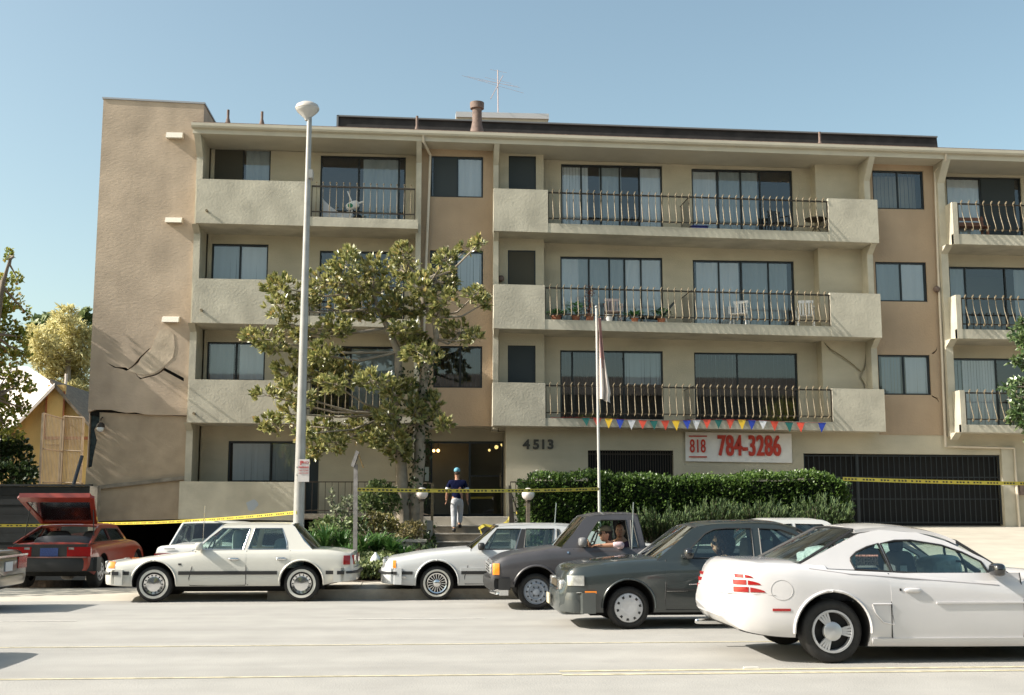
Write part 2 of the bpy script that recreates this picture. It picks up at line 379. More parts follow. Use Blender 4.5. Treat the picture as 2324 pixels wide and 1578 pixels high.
window(da[0], YR, 2, [(.5, .93, 'curtaing')], kind='sliding_door', split=[.45, .92]); window(da[1], YR, 2, [(.05, .4, 'openg')], kind='sliding_door', split=[.43, .93])
window(da[2], YR, 2, [(.45, .98, 'slatsg'), (0, .4, 'openg')], kind='sliding_door', split=[.45])
m = MB(); x0, x1, z0, z1 = d1; m.box(x0, x1, YR + .09, YR + .13, z0, z1); m.build('door', M_screen, B)
# block B recess
db = [rect(1273, 372.5, 1503, 515, YR), rect(1271.5, 582, 1504, 733, YR), rect(1271, 795, 1505, 950, YR), rect(1570, 383, 1799, 525, YR), rect(1573, 590, 1803, 742, YR), rect(1576, 800, 1811, 957, YR)]
for i in range(6):
    x0, x1, z0, z1 = db[i]; L = 4 - i % 3; db[i] = (x0, x1, LBk[L][0](x0) + .03, z1)
wallsheet('wall', M_bei, [(xP1 - .02, 3.72), (xC0, 3.72), (xC0, top), (xP1 - .02, top)], [hole(r) for r in db], YR)
sd = 'sliding_door'
window(db[0], YR, 4, [(0, .27, 'slats'), (.38, .6, 'curtaing'), (.78, 1, 'curtain')], kind=sd, split=[.2, .395, .58, .775])
window(db[1], YR, 4, [(0, .18, 'curtain'), (.18, .62, 'curtaing'), (.63, 1, 'curtain')], kind=sd, split=[.28, .48, .63, .79])
window(db[2], YR, 4, [(0, .6, 'openg'), (.62, 1, 'slatsg', 1.1)], kind=sd, split=[.12, .4, .62])
window(db[3], YR, 4, [(0, .25, 'slats'), (.28, .5, 'curtaing'), (.5, .66, 'curtaing')], kind=sd, split=[.26, .49, .68])
window(db[4], YR, 4, [(.04, .46, 'curtain'), (.5, .94, 'curtaing')], kind=sd, split=[.26, .48, .75])
window(db[5], YR, 3, [(0, .40, 'open'), (.45, 1, 'openg')], kind=sd, split=[.42])
# closets at both ends of block B
xk = [(PX(1132, 600, YK), PX(1234, 600, YK)), (PX(1857, 600, YK), PX(1968, 600, YK))]
ws = [rect(1154, 354, 1216, 431, YK), rect(1152, 568, 1215, 648, YK), rect(1152, 784, 1215, 870, YK)]
crk = [(1868, 775), (1885, 792), (1908, 806), (1930, 822), (1944, 834), (1954, 842), (1961, 826), (1963, 806), (1969, 788), (1974, 780), (1969, 802), (1967, 824), (1962, 840), (1958, 846), (1955, 858), (1963, 872), (1962, 884), (1956, 872), (1948, 858), (1950, 846), (1941, 838), (1925, 826), (1903, 811), (1881, 797)]
def pxpoly(pts, Y, dx=0): return [(PX(a, b, Y) + dx, PZ(a, b, Y)) for a, b in pts]
for i, (a, b) in enumerate(xk):
    hs = [hole(r) for r in ws] if i == 0 else [pxpoly(crk, YK)]
    wallsheet('closet_wall', M_bei, [(a, 3.73), (b, 3.73), (b, 12.27), (a, 12.27)], hs, YK, .1)
    m = MB(); m.box(a + .001, b - .001, YK + .1, YR, 3.74, 12.26); m.build('closet_core', M_bei if i else M_void, B)
for i, r in enumerate(ws):
    m = MB(); x0, x1, z0, z1 = r; f = .035
    m.box(x0, x1, YK + .02, YK + .07, z0, z0 + f); m.box(x0, x1, YK + .02, YK + .07, z1 - f, z1); m.box(x0, x0 + f, YK + .02, YK + .07, z0 + f, z1 - f); m.box(x1 - f, x1, YK + .02, YK + .07, z0 + f, z1 - f)
    w = m.build('window', M_fram, B); m = MB(); m.box(x0 + f, x1 - f, YK + .04, YK + .045, z0 + f, z1 - f); m.build('insect_screen', M_screeng if i == 1 else M_screen, w)
# block C recess wall
dc = [rect(2149, 401, 2319, 533, YR), rect(2156, 605, 2345, 750, YR), rect(2164, 812.7, 2365, 965, YR)]
for i, L in enumerate((4, 3, 2)):
    x0, x1, z0, z1 = dc[i]; dc[i] = (x0, x1, LC[L][0](x0) + .03, z1)
dc2 = [(r[0] + 3.4, r[1] + 3.0, r[2], r[3]) for r in dc]
wallsheet('wall', M_bei, [(xC0, 3.72), (X_R, 3.72), (X_R, top), (xC0, top)], [hole(r) for r in dc + dc2], YR)
window(dc[0], YR, 2, [(0, .45, 'curtain'), (.47, .92, 'screen')], kind=sd, split=[.46, .9]); window(dc[1], YR, 3, [(0, .2, 'curtaing'), (.8, 1, 'curtaing')], kind=sd, split=[.2, .68, .94])
window(dc[2], YR, 2, [(0, .12, 'slatsg'), (.13, .52, 'slats')], kind=sd, split=[.5])
for r in dc2: window(r, YR, 2, [(0, .45, 'curtain')], kind=sd)
# peach strips
wp = [rect(977, 354, 1096, 447, YP), rect(975, 568, 1096, 661, YP), rect(983, 785, 1094, 880, YP)]
zpA = Line((955, 967), (1119, 967.5), YP)
wallsheet('wall', M_pea, [(xP0, zpA(xP0)), (xP1, zpA(xP1)), (xP1, top), (xP0, top)], [hole(r) for r in wp], YP)
window(wp[0], YP, 2, [(.05, .5, 'screen'), (.53, 1, 'curtain')]); window(wp[1], YP, 2, [(0, .5, 'screen'), (.52, 1, 'slats')]); window(wp[2], YP, 2, [(.1, 1, 'openg')], split=[.55])
xQ0 = PX(1979, 600, YP)
wq = [rect(1980, 386.5, 2096, 474, YP), rect(1987, 594, 2103, 684, YP), rect(1993, 805, 2111, 896, YP)]
ck2 = [(2113, 803), (2123, 795), (2127, 786), (2125, 796), (2118, 804)]; ck3 = [(2113, 897), (2126, 903), (2132, 915), (2124, 906), (2115, 901)]
wallsheet('wall', M_pea, [(xQ0, PZ(1980, 986.5, YP)), (xC0, PZ(2140, 988, YP)), (xC0, top), (xQ0, top)], [hole(r) for r in wq] + [pxpoly(c, YP) for c in (ck2, ck3)], YP)
window(wq[0], YP, 2, [(0, 1, 'openg')]); window(wq[1], YP, 2, [(0, .5, 'curtaing'), (.54, .96, 'curtain')]); window(wq[2], YP, 2, [(.1, .46, 'slatsg'), (.56, 1, 'slats')])
# returns from the front walls back to the recess walls
for xx in (xP0 - .02, xP1, xQ0 - .02): m = MB(); m.box(xx, xx + .02, YP, YR, 3.8, top); m.build('wall_return', M_bei, B)
# pillars with flared brackets under the eave and under each balcony
def pillar(px0, px1, pym, z0, brs):
    x0, x1 = PX(px0, pym, 32.75), PX(px1, pym, 32.75); m = MB(); m.box(x0, x1, 32.75, YR - .002, z0, EB((x0 + x1) / 2) + .02)
    for zt, yf, h in brs:
        m.slab([(x0 + .002, 32.75, zt - h), (x0 + .002, yf, zt), (x0 + .002, 32.76, zt)], [(x1 - .002, 32.75, zt - h), (x1 - .002, yf, zt), (x1 - .002, 32.76, zt)])
    return m.build('pillar', M_par, B)
pillar(437, 452, 600, 1.25, [(EB(-6.8), 32.25, .55)] + [(LA[L][1](-6.8), 32.4, .2) for L in (4, 3, 2)])
pillar(942, 954, 600, 1.3, [(EB(-.5), 32.25, .5)])
pillar(1119, 1131, 600, 3.75, [(EB(1.7), 32.25, .5)] + [(LBk[L][1](1.7), 32.4, .2) for L in (4, 3)])
pillar(1968, 1981, 600, 3.75, [(EB(12.9), 32.25, .6)] + [(LBk[L][1](12.9), 32.4, .25) for L in (4, 3)])
pillar(2136, 2152, 600, 3.6, [(EB(15), 32.25, .6)] + [(LC[L][1](15), 32.4, .2) for L in (4, 3, 2)])
# balconies
def balcony(L, lines, x0, x1, par):
    zt, zb = lines[L]
    m = MB(); m.slab([(x0, YB, zb(x0)), (x0, YB, zt(x0)), (x0, YR, zt(x0)), (x0, YR, zb(x0))], [(x1, YB, zb(x1)), (x1, YB, zt(x1)), (x1, YR, zt(x1)), (x1, YR, zb(x1))])
    s = m.build('balcony', M_par, B)
    for a, b, zl in par:
        m = MB()
        # parapet sits 3 mm proud of the slab edge
        y0 = YB - .012; m.hexa([(a, y0, zb(a) - .004), (b, y0, zb(b) - .004), (b, YB + .14, zb(b) - .004), (a, YB + .14, zb(a) - .004), (a, y0, zl(a)), (b, y0, zl(b)), (b, YB + .14, zl(b)), (a, YB + .14, zl(a))])
        for e in ((a, a + .14), (b - .14, b)):
            if (abs(e[0] - x0) < .02 or abs(e[1] - x1) < .02): m.box(e[0], e[1], YB + .141, YP if abs(e[0] - x0) < .02 else YP, zt(e[0]) + .01, min(zl(e[0]), zl(e[1])) - .001)
        m.build('parapet', M_par, s)
    return s
PA = {4: Line((440, 406), (703, 413), YB), 3: Line((432, 632), (690, 636.5), YB), 2: Line((418, 861), (660, 864), YB)}
BAL = {}
for L in (4, 3, 2):
    pj = {4: 703, 3: 697, 2: 690}[L]; xe = PX(pj, {4: 450, 3: 690, 2: 910}[L], YB)
    BAL['A', L] = balcony(L, LA, xA0, xA1, [(xA0, xe, PA[L])])
pb = {4: ((1120, 1243), (1879, 1991), Line((1120, 428), (1991, 454), YB), 480), 3: ((1120, 1236), (1884, 1998), Line((1120, 645), (1998, 667.5), YB), 700), 2: ((1118, 1237), (1889, 2007), Line((1118, 867.5), (2007, 884), YB), 920)}
xbe = {}
for L in (4, 3, 2):
    l, r, ln, pm = pb[L]; a, b, c, d = [PX(q, pm, YB) for q in (l[0], l[1], r[0], r[1])]; xbe[L] = (b, c)
    BAL['B', L] = balcony(L, LBk, a, d, [(a, b, ln), (c, d, ln)])
pcx = {4: (2162, 2172, Line((2165, 459), (2323, 463), YB), 510), 3: (2170, 2180, Line((2165, 669.5), (2323, 673), YB), 720), 2: (2179, 2189, Line((2165, 885.5), (2323, 888), YB), 935)}
for L in (4, 3, 2):
    a, b, ln, pm = pcx[L]; a, b = PX(a, pm, YB), PX(b, pm, YB)
    s = balcony(L, LC, a, X_R, [(a, b + .02, ln)])
    m = MB(); m.box(a + .001, a + .14, YB + .13, YP + .3, LC[L][1](a), ln(a) - .001); m.build('parapet', M_par, s); BAL['C', L] = s
# ground floor walkway, low parapet, entrance landing slab
zg = Line((407, 1178), (690, 1182), YB); zgt = Line((407, 1092.5), (690, 1094.5), YB)
a, b = PX(406, 1130, YB), PX(690, 1130, YB)
m = MB(); m.hexa([(a, YB, zg(a)), (b, YB, zg(b)), (b, YB + .15, zg(b)), (a, YB + .15, zg(a)), (a, YB, zgt(a)), (b, YB, zgt(b)), (b, YB + .15, zgt(b)), (a, YB + .15, zgt(a))])
m.build('parapet', M_par, B)
zw = PZ(800, 1166, YB); m = MB(); m.box(a, PX(955, 1165, YB), YB + .155, YR + .1, zg(a) - .02, zw); m.box(b + .005, PX(955, 1165, YB), YB - .02, YB + .15, zw - .13, zw); m.build('walkway_slab', M_concd, B)
# ground floor right: wall with openings
YG = 33.0
gop = rect(1334, 1022, 1528, 1100, YG); gar = (PX(1825, 1100, YG), PX(2273, 1110, YG), .9, PZ(1825, 1029, YG))
xg0, xg1 = PX(1148, 1080, YG), X_R
zt0 = 3.9
wallsheet('wall', M_bei, [(xg0, .7), (gar[0], .7), (gar[0], gar[3]), (gar[1], gar[3] - .03), (gar[1], .7), (xg1, .7), (xg1, zt0), (xQ0 + .1, zt0), (xg0, zt0)], [hole(gop)], YG, .2)
m = MB(); m.box(xg0, xg0 + .15, YG + .2, 34.2, 1.2, 3.9); m.build('wall_return', M_bei, B); m = MB(); m.box(PX(945, 1080, YG) - .15, PX(945, 1080, YG), YG, 34.2, 1.2, 3.9); m.build('wall_return', M_bei, B)
# trim band round the garage door (raised stucco pipe chase)
m = MB(); m.box(gar[1] + .02, gar[1] + .42, YG - .06, YG - .003, .9, PZ(2300, 1016, YG)); m.build('pilaster', M_par, B)
# void boxes: garage and basement
m = MB(); m.box(gar[0] - 1, gar[1] + 1, YG + .25, YG + 9, .75, 3.6); m.build('garage_interior', M_void, B)
m = MB(); m.box(gop[0] - .3, gop[1] + .3, YG + .21, YG + .24, gop[2] - .3, gop[3] + .3); m.build('opening_backing', M_void, B)
m = MB(); q = (gop[1] - gop[0]) / 34
for i in range(35): x = gop[0] + q * i; m.box(x - .008, x + .008, YG + .04, YG + .056, gop[2], gop[3])
m.box(gop[0], gop[1], YG + .035, YG + .06, gop[3] - .12, gop[3] - .09); m.build('grille', M_iron, B)
m = MB(); zf = 1.14
m.add([(-9.45, 41, -1.2), (-2.6, 41, -1.2), (-2.6, 41, zf), (-9.45, 41, zf)], [(0, 1, 2, 3)]); m.add([(-9.45, 32.95, -1.2), (-9.45, 41, -1.2), (-9.45, 41, zf), (-9.45, 32.95, zf)], [(0, 1, 2, 3)])
m.add([(-2.6, 32.95, -1.2), (-2.6, 41, -1.2), (-2.6, 41, zf), (-2.6, 32.95, zf)], [(0, 1, 2, 3)]); m.add([(-9.45, 32.95, zf), (-2.6, 32.95, zf), (-2.6, 41, zf), (-9.45, 41, zf)], [(0, 1, 2, 3)])
m.box(-2.74, 1, YB + .3, 33.6, 0, 1.28)
m.build('basement_garage', M_void, B, recalc=False)
# garage gate
g = MB(); x0, x1, z0, z1 = gar; z0 = 1.06; xm = PX(1948, 1110, YG)
for a, b in ((x0, xm), (xm, x1)):
    g.box(a, a + .05, YG + .06, YG + .11, z0, z1); g.box(b - .04, b, YG + .06, YG + .11, z0, z1 - .03)
    for z in (z0 + .05, z0 + .72, z0 + 1.35, z1 - .08): g.box(a + .05, b - .04, YG + .07, YG + .1, z, z + .03)
gt = g.build('garage_gate', mat('gate iron', (.022, .028, .032), .5, metal=.2), B)
n = int((x1 - x0) / .158)
for i in range(1, n):
    m = MB(); x = x0 + (x1 - x0) * i / n; m.box(x - .009, x + .009, YG + .05, YG + .068, z0 + .04, z1 - .05); m.build('bar', MT['gate iron'], gt)
# entrance
YE = 34.2; ent = rect(957, 1001, 1146, 1172, YE); x0, x1, z0, z1 = ent
wallsheet('wall', M_bei, [(x0 - .25, 1.2), (x0, 1.2), (x0, z1), (x1, z1), (x1, 1.2), (x1 + .25, 1.2), (x1 + .25, 3.9), (x0 - .25, 3.9)], [], YE, .1)
m = MB(); m.box(PX(945, 1080, YG), xg0 + .16, YP + .143, YE + .1, zpA(1) + .006, zpA(1) + .1); m.build('entrance_soffit', M_bei, B)
lz = PZ(1050, 1173.5, 31.6)
m = MB(); m.box(x0 - .4, x1 + .45, 31.6, YE + 5, lz - .25, lz); m.build('entrance_landing', M_conc, B)
m = MB()
for a in (x0, x0 + (x1 - x0) * .1, x0 + (x1 - x0) * .56, x1 - .09): m.box(a, a + .06, YE, YE + .05, lz, z1)
for z in (lz, z1 - .07): m.box(x0 + .06, x1 - .09, YE + .005, YE + .045, z, z + .06)
m.box(x0 + (x1 - x0) * .56 + .06, x1 - .09, YE + .005, YE + .045, lz + 1.15, lz + 1.19)
e = m.build('entrance_door', M_fram, B)
m = MB(); m.add([(x0 + (x1 - x0) * .56 + .06, YE + .02, lz), (x1 - .09, YE + .02, lz), (x1 - .09, YE + .02, z1), (x0 + (x1 - x0) * .56 + .06, YE + .02, z1)], [(0, 1, 2, 3)]); m.build('pane', M_glassd, e, recalc=False)
m = MB(); m.add([(x0 + .06, YE + .02, lz), (x0 + (x1 - x0) * .1, YE + .02, lz), (x0 + (x1 - x0) * .1, YE + .02, z1), (x0 + .06, YE + .02, z1)], [(0, 1, 2, 3)]); m.build('pane', M_glassd, e, recalc=False)
m = MB(); m.box(x1 - .16, x1 - .13, YE - .05, YE, lz + .85, lz + 1.25); m.build('handle', M_brass, e)
m = MB(); m.room(x0 - 1.2, x1 + 1.2, YE + .104, YE + 4.9, lz + .004, z1 + .3); m.build('lobby', M_void, B)
m = MB(); m.box(PX(964, 1070, YE), PX(973, 1070, YE), YE + .005, YE + .012, PZ(968, 1092, YE), PZ(968, 1060, YE)); m.build('notice', mat('paper', (.5, .55, .5), .8), e)
# roof
m = MB(); xe = X_R
def eavepts(x, dz, y0=32.2): return [(x, y0, EB(x) + dz), (x, y0, EV(x)), (x, y0 + .12, EV(x) + .03)]
xl = PX(437, 279, 32.2)
m.slab([(xl, 32.26, EB(xl)), (xl, 32.26, EV(xl) - .02), (xl, 35.0, EV(xl) + .05), (xl, 44, EV(xl) + .05), (xl, 44, 12.05), (xl, YR, 12.05), (xl, YR, EB(xl))][::-1], [(xe, 32.26, EB(xe)), (xe, 32.26, EV(xe) - .02), (xe, 35.0, EV(xe) + .05), (xe, 44, EV(xe) + .05), (xe, 44, 11.85), (xe, YR, 11.85), (xe, YR, EB(xe))][::-1])
m.build('eave', M_trim, B)
m = MB(); zm = lambda x: (EV(x) * .55 + EB(x) * .45)
prof = [(32.255, -.0), (32.15, .02), (32.12, .07), (32.12, .15), (32.255, .15)]
m.slab([(xl - .02, y, EV(xl) - .16 + z) for y, z in prof], [(xe, y, EV(xe) - .16 + z) for y, z in prof]); m.build('gutter', M_trim, B)
RS = Line((463, 276), (2127, 329), 35.2); RF = Line((1500, 310), (2323, 338), 35.2)
m = MB(); m.slab([(xl, 32.2, EV(xl) + .0), (xl, 32.2, EV(xl) + .035), (xl, 35.2, EV(xl) + .38), (xl, 44, EV(xl) + .3), (xl, 44, EV(xl) + .06), (xl, 34.9, EV(xl) + .06)], [(xe, 32.2, EV(xe) + .0), (xe, 32.2, EV(xe) + .035), (xe, 35.2, EV(xe) + .38), (xe, 44, EV(xe) + .3), (xe, 44, EV(xe) + .06), (xe, 34.9, EV(xe) + .06)])
m.build('roof', M_shin, B)
st, sb = Line((768, 264), (2127, 312), 35.4), Line((768, 281), (2127, 329), 35.4); a, b = PX(768, 270, 35.4), PX(2127, 320, 35.4)
m = MB(); m.slab([(a, 35.4, sb(a) - .15), (a, 35.45, st(a)), (a, 36.2, st(a)), (a, 36.2, sb(a) - .1)], [(b, 35.4, sb(b) - .15), (b, 35.45, st(b)), (b, 36.2, st(b)), (b, 36.2, sb(b) - .1)]); s = m.build('roof_screen', M_dark, B)
m = MB(); m.slab([(a - .03, 35.38, st(a) - .01), (a - .03, 35.38, st(a) + .035), (a - .03, 35.5, st(a) + .035), (a - .03, 35.5, st(a) - .01)], [(b, 35.38, st(b) - .01), (b, 35.38, st(b) + .035), (b, 35.5, st(b) + .035), (b, 35.5, st(b) - .01)])
m.box(a - .06, a - .002, 35.38, 36.3, sb(a) - .1, st(a) + .03); m.build('screen_frame', mat('screen frame', (.16, .17, .18), .6), s)
def vent(px, pt, pb_, r=.04, Y=33.6):
    t, b_ = P(px, pt, Y), P(px, pb_, Y); m = MB(); m.lathe([(r * 2.2, 0), (r * 1.3, .14), (r, .18), (r, t.z - b_.z + .1), (r * .8, t.z - b_.z + .1)], 10, (b_.x, Y, b_.z - .1)); m.build('roof_vent', M_rust, B, smooth=40)
vent(517, 250, 274); vent(594, 254, 277); vent(946, 264, 292); vent(1860, 300, 326, Y=34)
c = P(1082, 298, 33.9); t = P(1082, 234, 33.9); h = t.z - c.z
m = MB(); m.lathe([(.24, -.15), (.17, .15), (.145, .3), (.145, h - .18), (.145, h)], 16, (c.x, 33.9, c.z)); v = m.build('chimney', M_rust, B, smooth=40)
m = MB(); m.lathe([(.15, h - .2), (.21, h - .19), (.215, h - .0), (.14, h + .01)], 16, (c.x, 33.9, c.z)); m.build('chimney_cap', M_rust, v, smooth=40)
r = rect(1036, 256, 1243, 285, 39); m = MB(); m.slab([(r[0], 39, r[2] - .5), (r[1] - .1, 39, r[2] - .5), (r[1] - .1, 41, r[2] - .5), (r[0], 41, r[2] - .5)], [(r[0], 39, r[3]), (r[1], 39, r[3] - .08), (r[1], 41, r[3] - .08), (r[0], 41, r[3])]); u = m.build('rooftop_box', M_bei, B)
m = MB(); m.box(r[0] - .03, r[1] + .03, 38.95, 41.05, r[3] - .17, r[3] + .02); m.build('box_cap', mat('white cap', (.55, .55, .56), .6), u)
# core of the building (closes the back and sides)
m = MB(); m.box(xA0 + .1, X_R, 36, 44, 1.2, 12.1); m.box(xA0 + .06, xA0 + .1, YR, 36, 1.2, 12.1); m.build('rear_wall', M_bei, B)
m = MB(); m.box(X_R, X_R + .2, 32.3, 44, .7, 12.1); m.build('wall', M_bei, B)
# downspouts
def pipe(pts, w=.07):
    m = MB(); m.tube([P(*p) for p in pts], w * .55, 6); return m.build('downspout', M_pipe, B, smooth=50)
pipe([(960, 306, 32.2), (961, 322, 32.25), (976, 352, 32.9), (975, 400, 32.9), (965, 640, 32.9), (958, 900, 32.9), (955, 1085, 32.9)])
pipe([(2146, 349, 32.2), (2146, 362, 32.25), (2121, 392, 32.9), (2128, 600, 32.9), (2138, 830, 32.9), (2145, 1014, 32.9), (2190, 1015, 32.9), (2301, 1017, 32.88), (2306, 1100, 32.88), (2313, 1196, 32.88)])
# scuppers and lights
for px, py in ((470, 480), (458, 705), (441, 939)):
    p = P(px, py, YB - .01); m = MB(); m.lathe([(.035, -.12), (.035, 0), (.02, 0), (.02, -.1)], 10, (p.x, p.y, p.z), 'y'); m.build('drain_spout', M_brass, B)
for p in (P(1136, 634, YK - .02), P(2122, 658, YP)):
    m = MB(); m.lathe([(.02, -.02), (.09, -.04), (.10, -.10), (.06, -.17), (.03, -.18)], 12, (p.x, p.y, p.z), 'y'); m.build('wall_lamp', M_rust, B, smooth=40)
p = P(2318, 1112, YG); m = MB(); m.box(p.x - .12, p.x + .12, p.y - .12, p.y, p.z - .15, p.z + .15); m.build('electric_box', M_rust, B)
# lobby lamps (lit)
M_bulb = mat('lit bulb', (1, .8, .5), .5, emit=((1, .62, .22), 3))
for px, py, Y, rr in ((984, 1023, 35.4, .045), (994, 1023, 35.3, .05), (1126, 1015, 35.0, .06), (1140, 1009, 34.7, .06), (1110, 1022, 35.6, .04)):
    p = P(px, py, Y); m = MB(); m.ball((p.x, p.y, p.z), rr, 10, 8); m.build('lobby_bulb', M_bulb, B, smooth=180)
    m = MB(); m.tube([(p.x, p.y, p.z + rr), (p.x, p.y, 3.8)], .01, 5); m.build('lobby_lamp_stem', M_iron, B)
# house number
for ch, px in zip('4513', (1194, 1216, 1232, 1249)):
    q = P(px, 1010, YG); letters(ch, .37, (q.x, YG - .03, q.z), mat('number metal', (.05, .045, .035), .5), 'house_number', B, depth=.018, sx=1.05, bold=.013)

# ---- left stair tower of the building with its cracks
tx0, tx1 = PX(212, 700, 32.9), PX(463, 260, 32.9); TL = Line((235, 226), (463, 238), 32.9)
cr1 = [(243, 824), (262, 833), (285, 834), (290, 838), (303, 828), (313, 815), (322, 806), (337, 792), (342, 790), (330, 802), (320, 812), (313, 824), (300, 834), (287, 842), (278, 838), (258, 834)]
cr2 = [(306, 846), (314, 855), (320, 858), (334, 854), (350, 850), (362, 844), (372, 834), (417, 858), (417, 866), (371, 841), (362, 848), (350, 853), (334, 857), (318, 861), (311, 854)]
hz = 937; low = [(200, 936), (215, 930), (250, 930), (268, 934), (285, 937), (306, 936), (330, 941), (360, 942), (420, 943)]
m = MB(); outer = [(tx0, PZ(200, 936, 32.86))] + [(PX(a, b, 32.86), PZ(a, b, 32.86)) for a, b in low[1:]] ; outer = [(max(tx0, min(tx1, a)), b) for a, b in outer]
outer[-1] = (tx1, outer[-1][1]); outer += [(tx1, TL(tx1)), (tx0, TL(tx0))]
m.holed(outer, [pxpoly(cr1, 32.86), pxpoly(cr2, 32.86)], lambda a, b: (a, 32.86, b), lambda a, b: (a, 33.0, b))
tw = m.build('stair_tower', M_tow, B)
m = MB(); m.box(tx0 + .02, tx1 - .01, 33.01, 37.5, 4.1, TL(tx0) - .1); m.build('tower_core', M_void, tw)
m = MB(); m.box(tx0, tx0 + .02, 33.0, 37.5, 1.2, TL(tx0) - .03); m.box(tx1 - .01, tx1, 33.0, 37.5, 4.1, TL(tx1)); m.build('tower_side_wall', M_tow, tw)
m = MB(); m.hexa([(tx0 - .03, 32.83, TL(tx0) + .0), (tx1 + .03, 32.83, TL(tx1)), (tx1 + .03, 37.6, TL(tx1)), (tx0 - .03, 37.6, TL(tx0)), (tx0 - .03, 32.83, TL(tx0) + .05), (tx1 + .03, 32.83, TL(tx1) + .05), (tx1 + .03, 37.6, TL(tx1) + .05), (tx0 - .03, 37.6, TL(tx0) + .05)]); m.build('tower_flashing', mat('flashing', (.35, .36, .38), .5, metal=.5), tw)
# lower part, set back, with a broken corner
br = [(196, 942), (224, 940), (226, 958), (214, 975), (220, 1000), (213, 1030), (208, 1060), (197, 1062)]
lo = [(tx0, 1.17), (tx1, PZ(413, 1178, 32.96)), (tx1, PZ(420, 946, 32.96)), (PX(226, 936, 32.96), PZ(226, 936, 32.96))] + [(PX(a, b, 32.96), PZ(a, b, 32.96)) for a, b in br[2:-1]] + [(tx0, PZ(197, 1062, 32.96))]
m = MB(); m.holed(lo, [], lambda a, b: (a, 32.96, b), lambda a, b: (a, 33.1, b)); m.build('tower_lower_wall', M_towl, tw)
m = MB(); m.box(tx0 + .03, tx1 - .01, 33.12, 37.5, 1.17, 4.1); m.build('tower_lower_core', mat('torn building paper', (.03, .05, .055), .8, noise=(9, .6)), tw)
m = MB(); z0, z1 = Line((197, 1105), (413, 1081), 32.9), None
m.hexa([(tx0, 32.86, z0(tx0) - .10), (tx1, 32.86, z0(tx1) - .10), (tx1, 32.958, z0(tx1) - .1), (tx0, 32.958, z0(tx0) - .1), (tx0, 32.84, z0(tx0)), (tx1, 32.84, z0(tx1)), (tx1, 32.958, z0(tx1)), (tx0, 32.958, z0(tx0))]); m.build('handrail_ledge', M_concd, tw)
# broken plate of stucco between the cracks
pl = [(289, 842), (300, 837), (314, 826), (322, 812), (343, 793), (350, 770), (362, 750), (380, 746), (394, 758), (397, 788), (392, 812), (372, 832), (352, 846), (330, 850), (316, 850)]
m = MB(); m.holed(pxpoly(pl, 32.85), [], lambda a, b: (a, 32.850 + .004 * math.sin(a * 9), b), lambda a, b: (a, 32.859, b)); m.build('loose_stucco', mat('bare stucco', (.50, .41, .31), .95, noise=(2.5, .2), bump=(9, .01)), tw)
# vents with hoods
M_vent = mat('vent hood', (.62, .58, .50), .6)
for px, py, h in ((398, 309, 16), (396, 501, 14), (389, 726, 14)):
    p = P(px, py, 32.85); w, hh = .23, h / 84 / 2 * 1.1; m = MB()
    m.hexa([(p.x - w, 32.66, p.z - hh), (p.x + w, 32.66, p.z - hh), (p.x + w, 32.859, p.z - hh + .02), (p.x - w, 32.859, p.z - hh + .02), (p.x - w, 32.72, p.z + hh * .6), (p.x + w, 32.72, p.z + hh * .6), (p.x + w, 32.859, p.z + hh), (p.x - w, 32.859, p.z + hh)])
    m.build('wall_vent', M_vent, tw)
p = P(232, 968, 32.96); m = MB(); m.tube([(p.x, 32.96, p.z + .25), (p.x, 32.8, p.z + .2), (p.x, 32.8, p.z + .05)], .02, 6); m.lathe([(.05, .12), (.11, .06), (.12, -.02)], 12, (p.x, 32.8, p.z - .02)); a = m.build('flood_lamp', M_iron, tw, smooth=40)
m = MB(); m.ball((p.x, 32.78, p.z - .07), .10, 12, 8); m.build('bulb', mat('white glass bulb', (.75, .78, .8), .2), a, smooth=180)
# paint patch on the ground-floor parapet
p = P(572, 1147, YB); m = MB(); m.holed([(p.x + .15 * (1 + .18 * math.sin(3 * t) + .1 * math.cos(5 * t)) * math.cos(t), p.z + .15 * (1 + .15 * math.sin(2 * t)) * math.sin(t)) for t in [2 * PI * i / 20 for i in range(20)]], [], lambda a, b: (a, YB - .004, b), lambda a, b: (a, YB - .001, b)); m.build('paint_patch', mat('patch paint', (.38, .42, .47), .8), B)

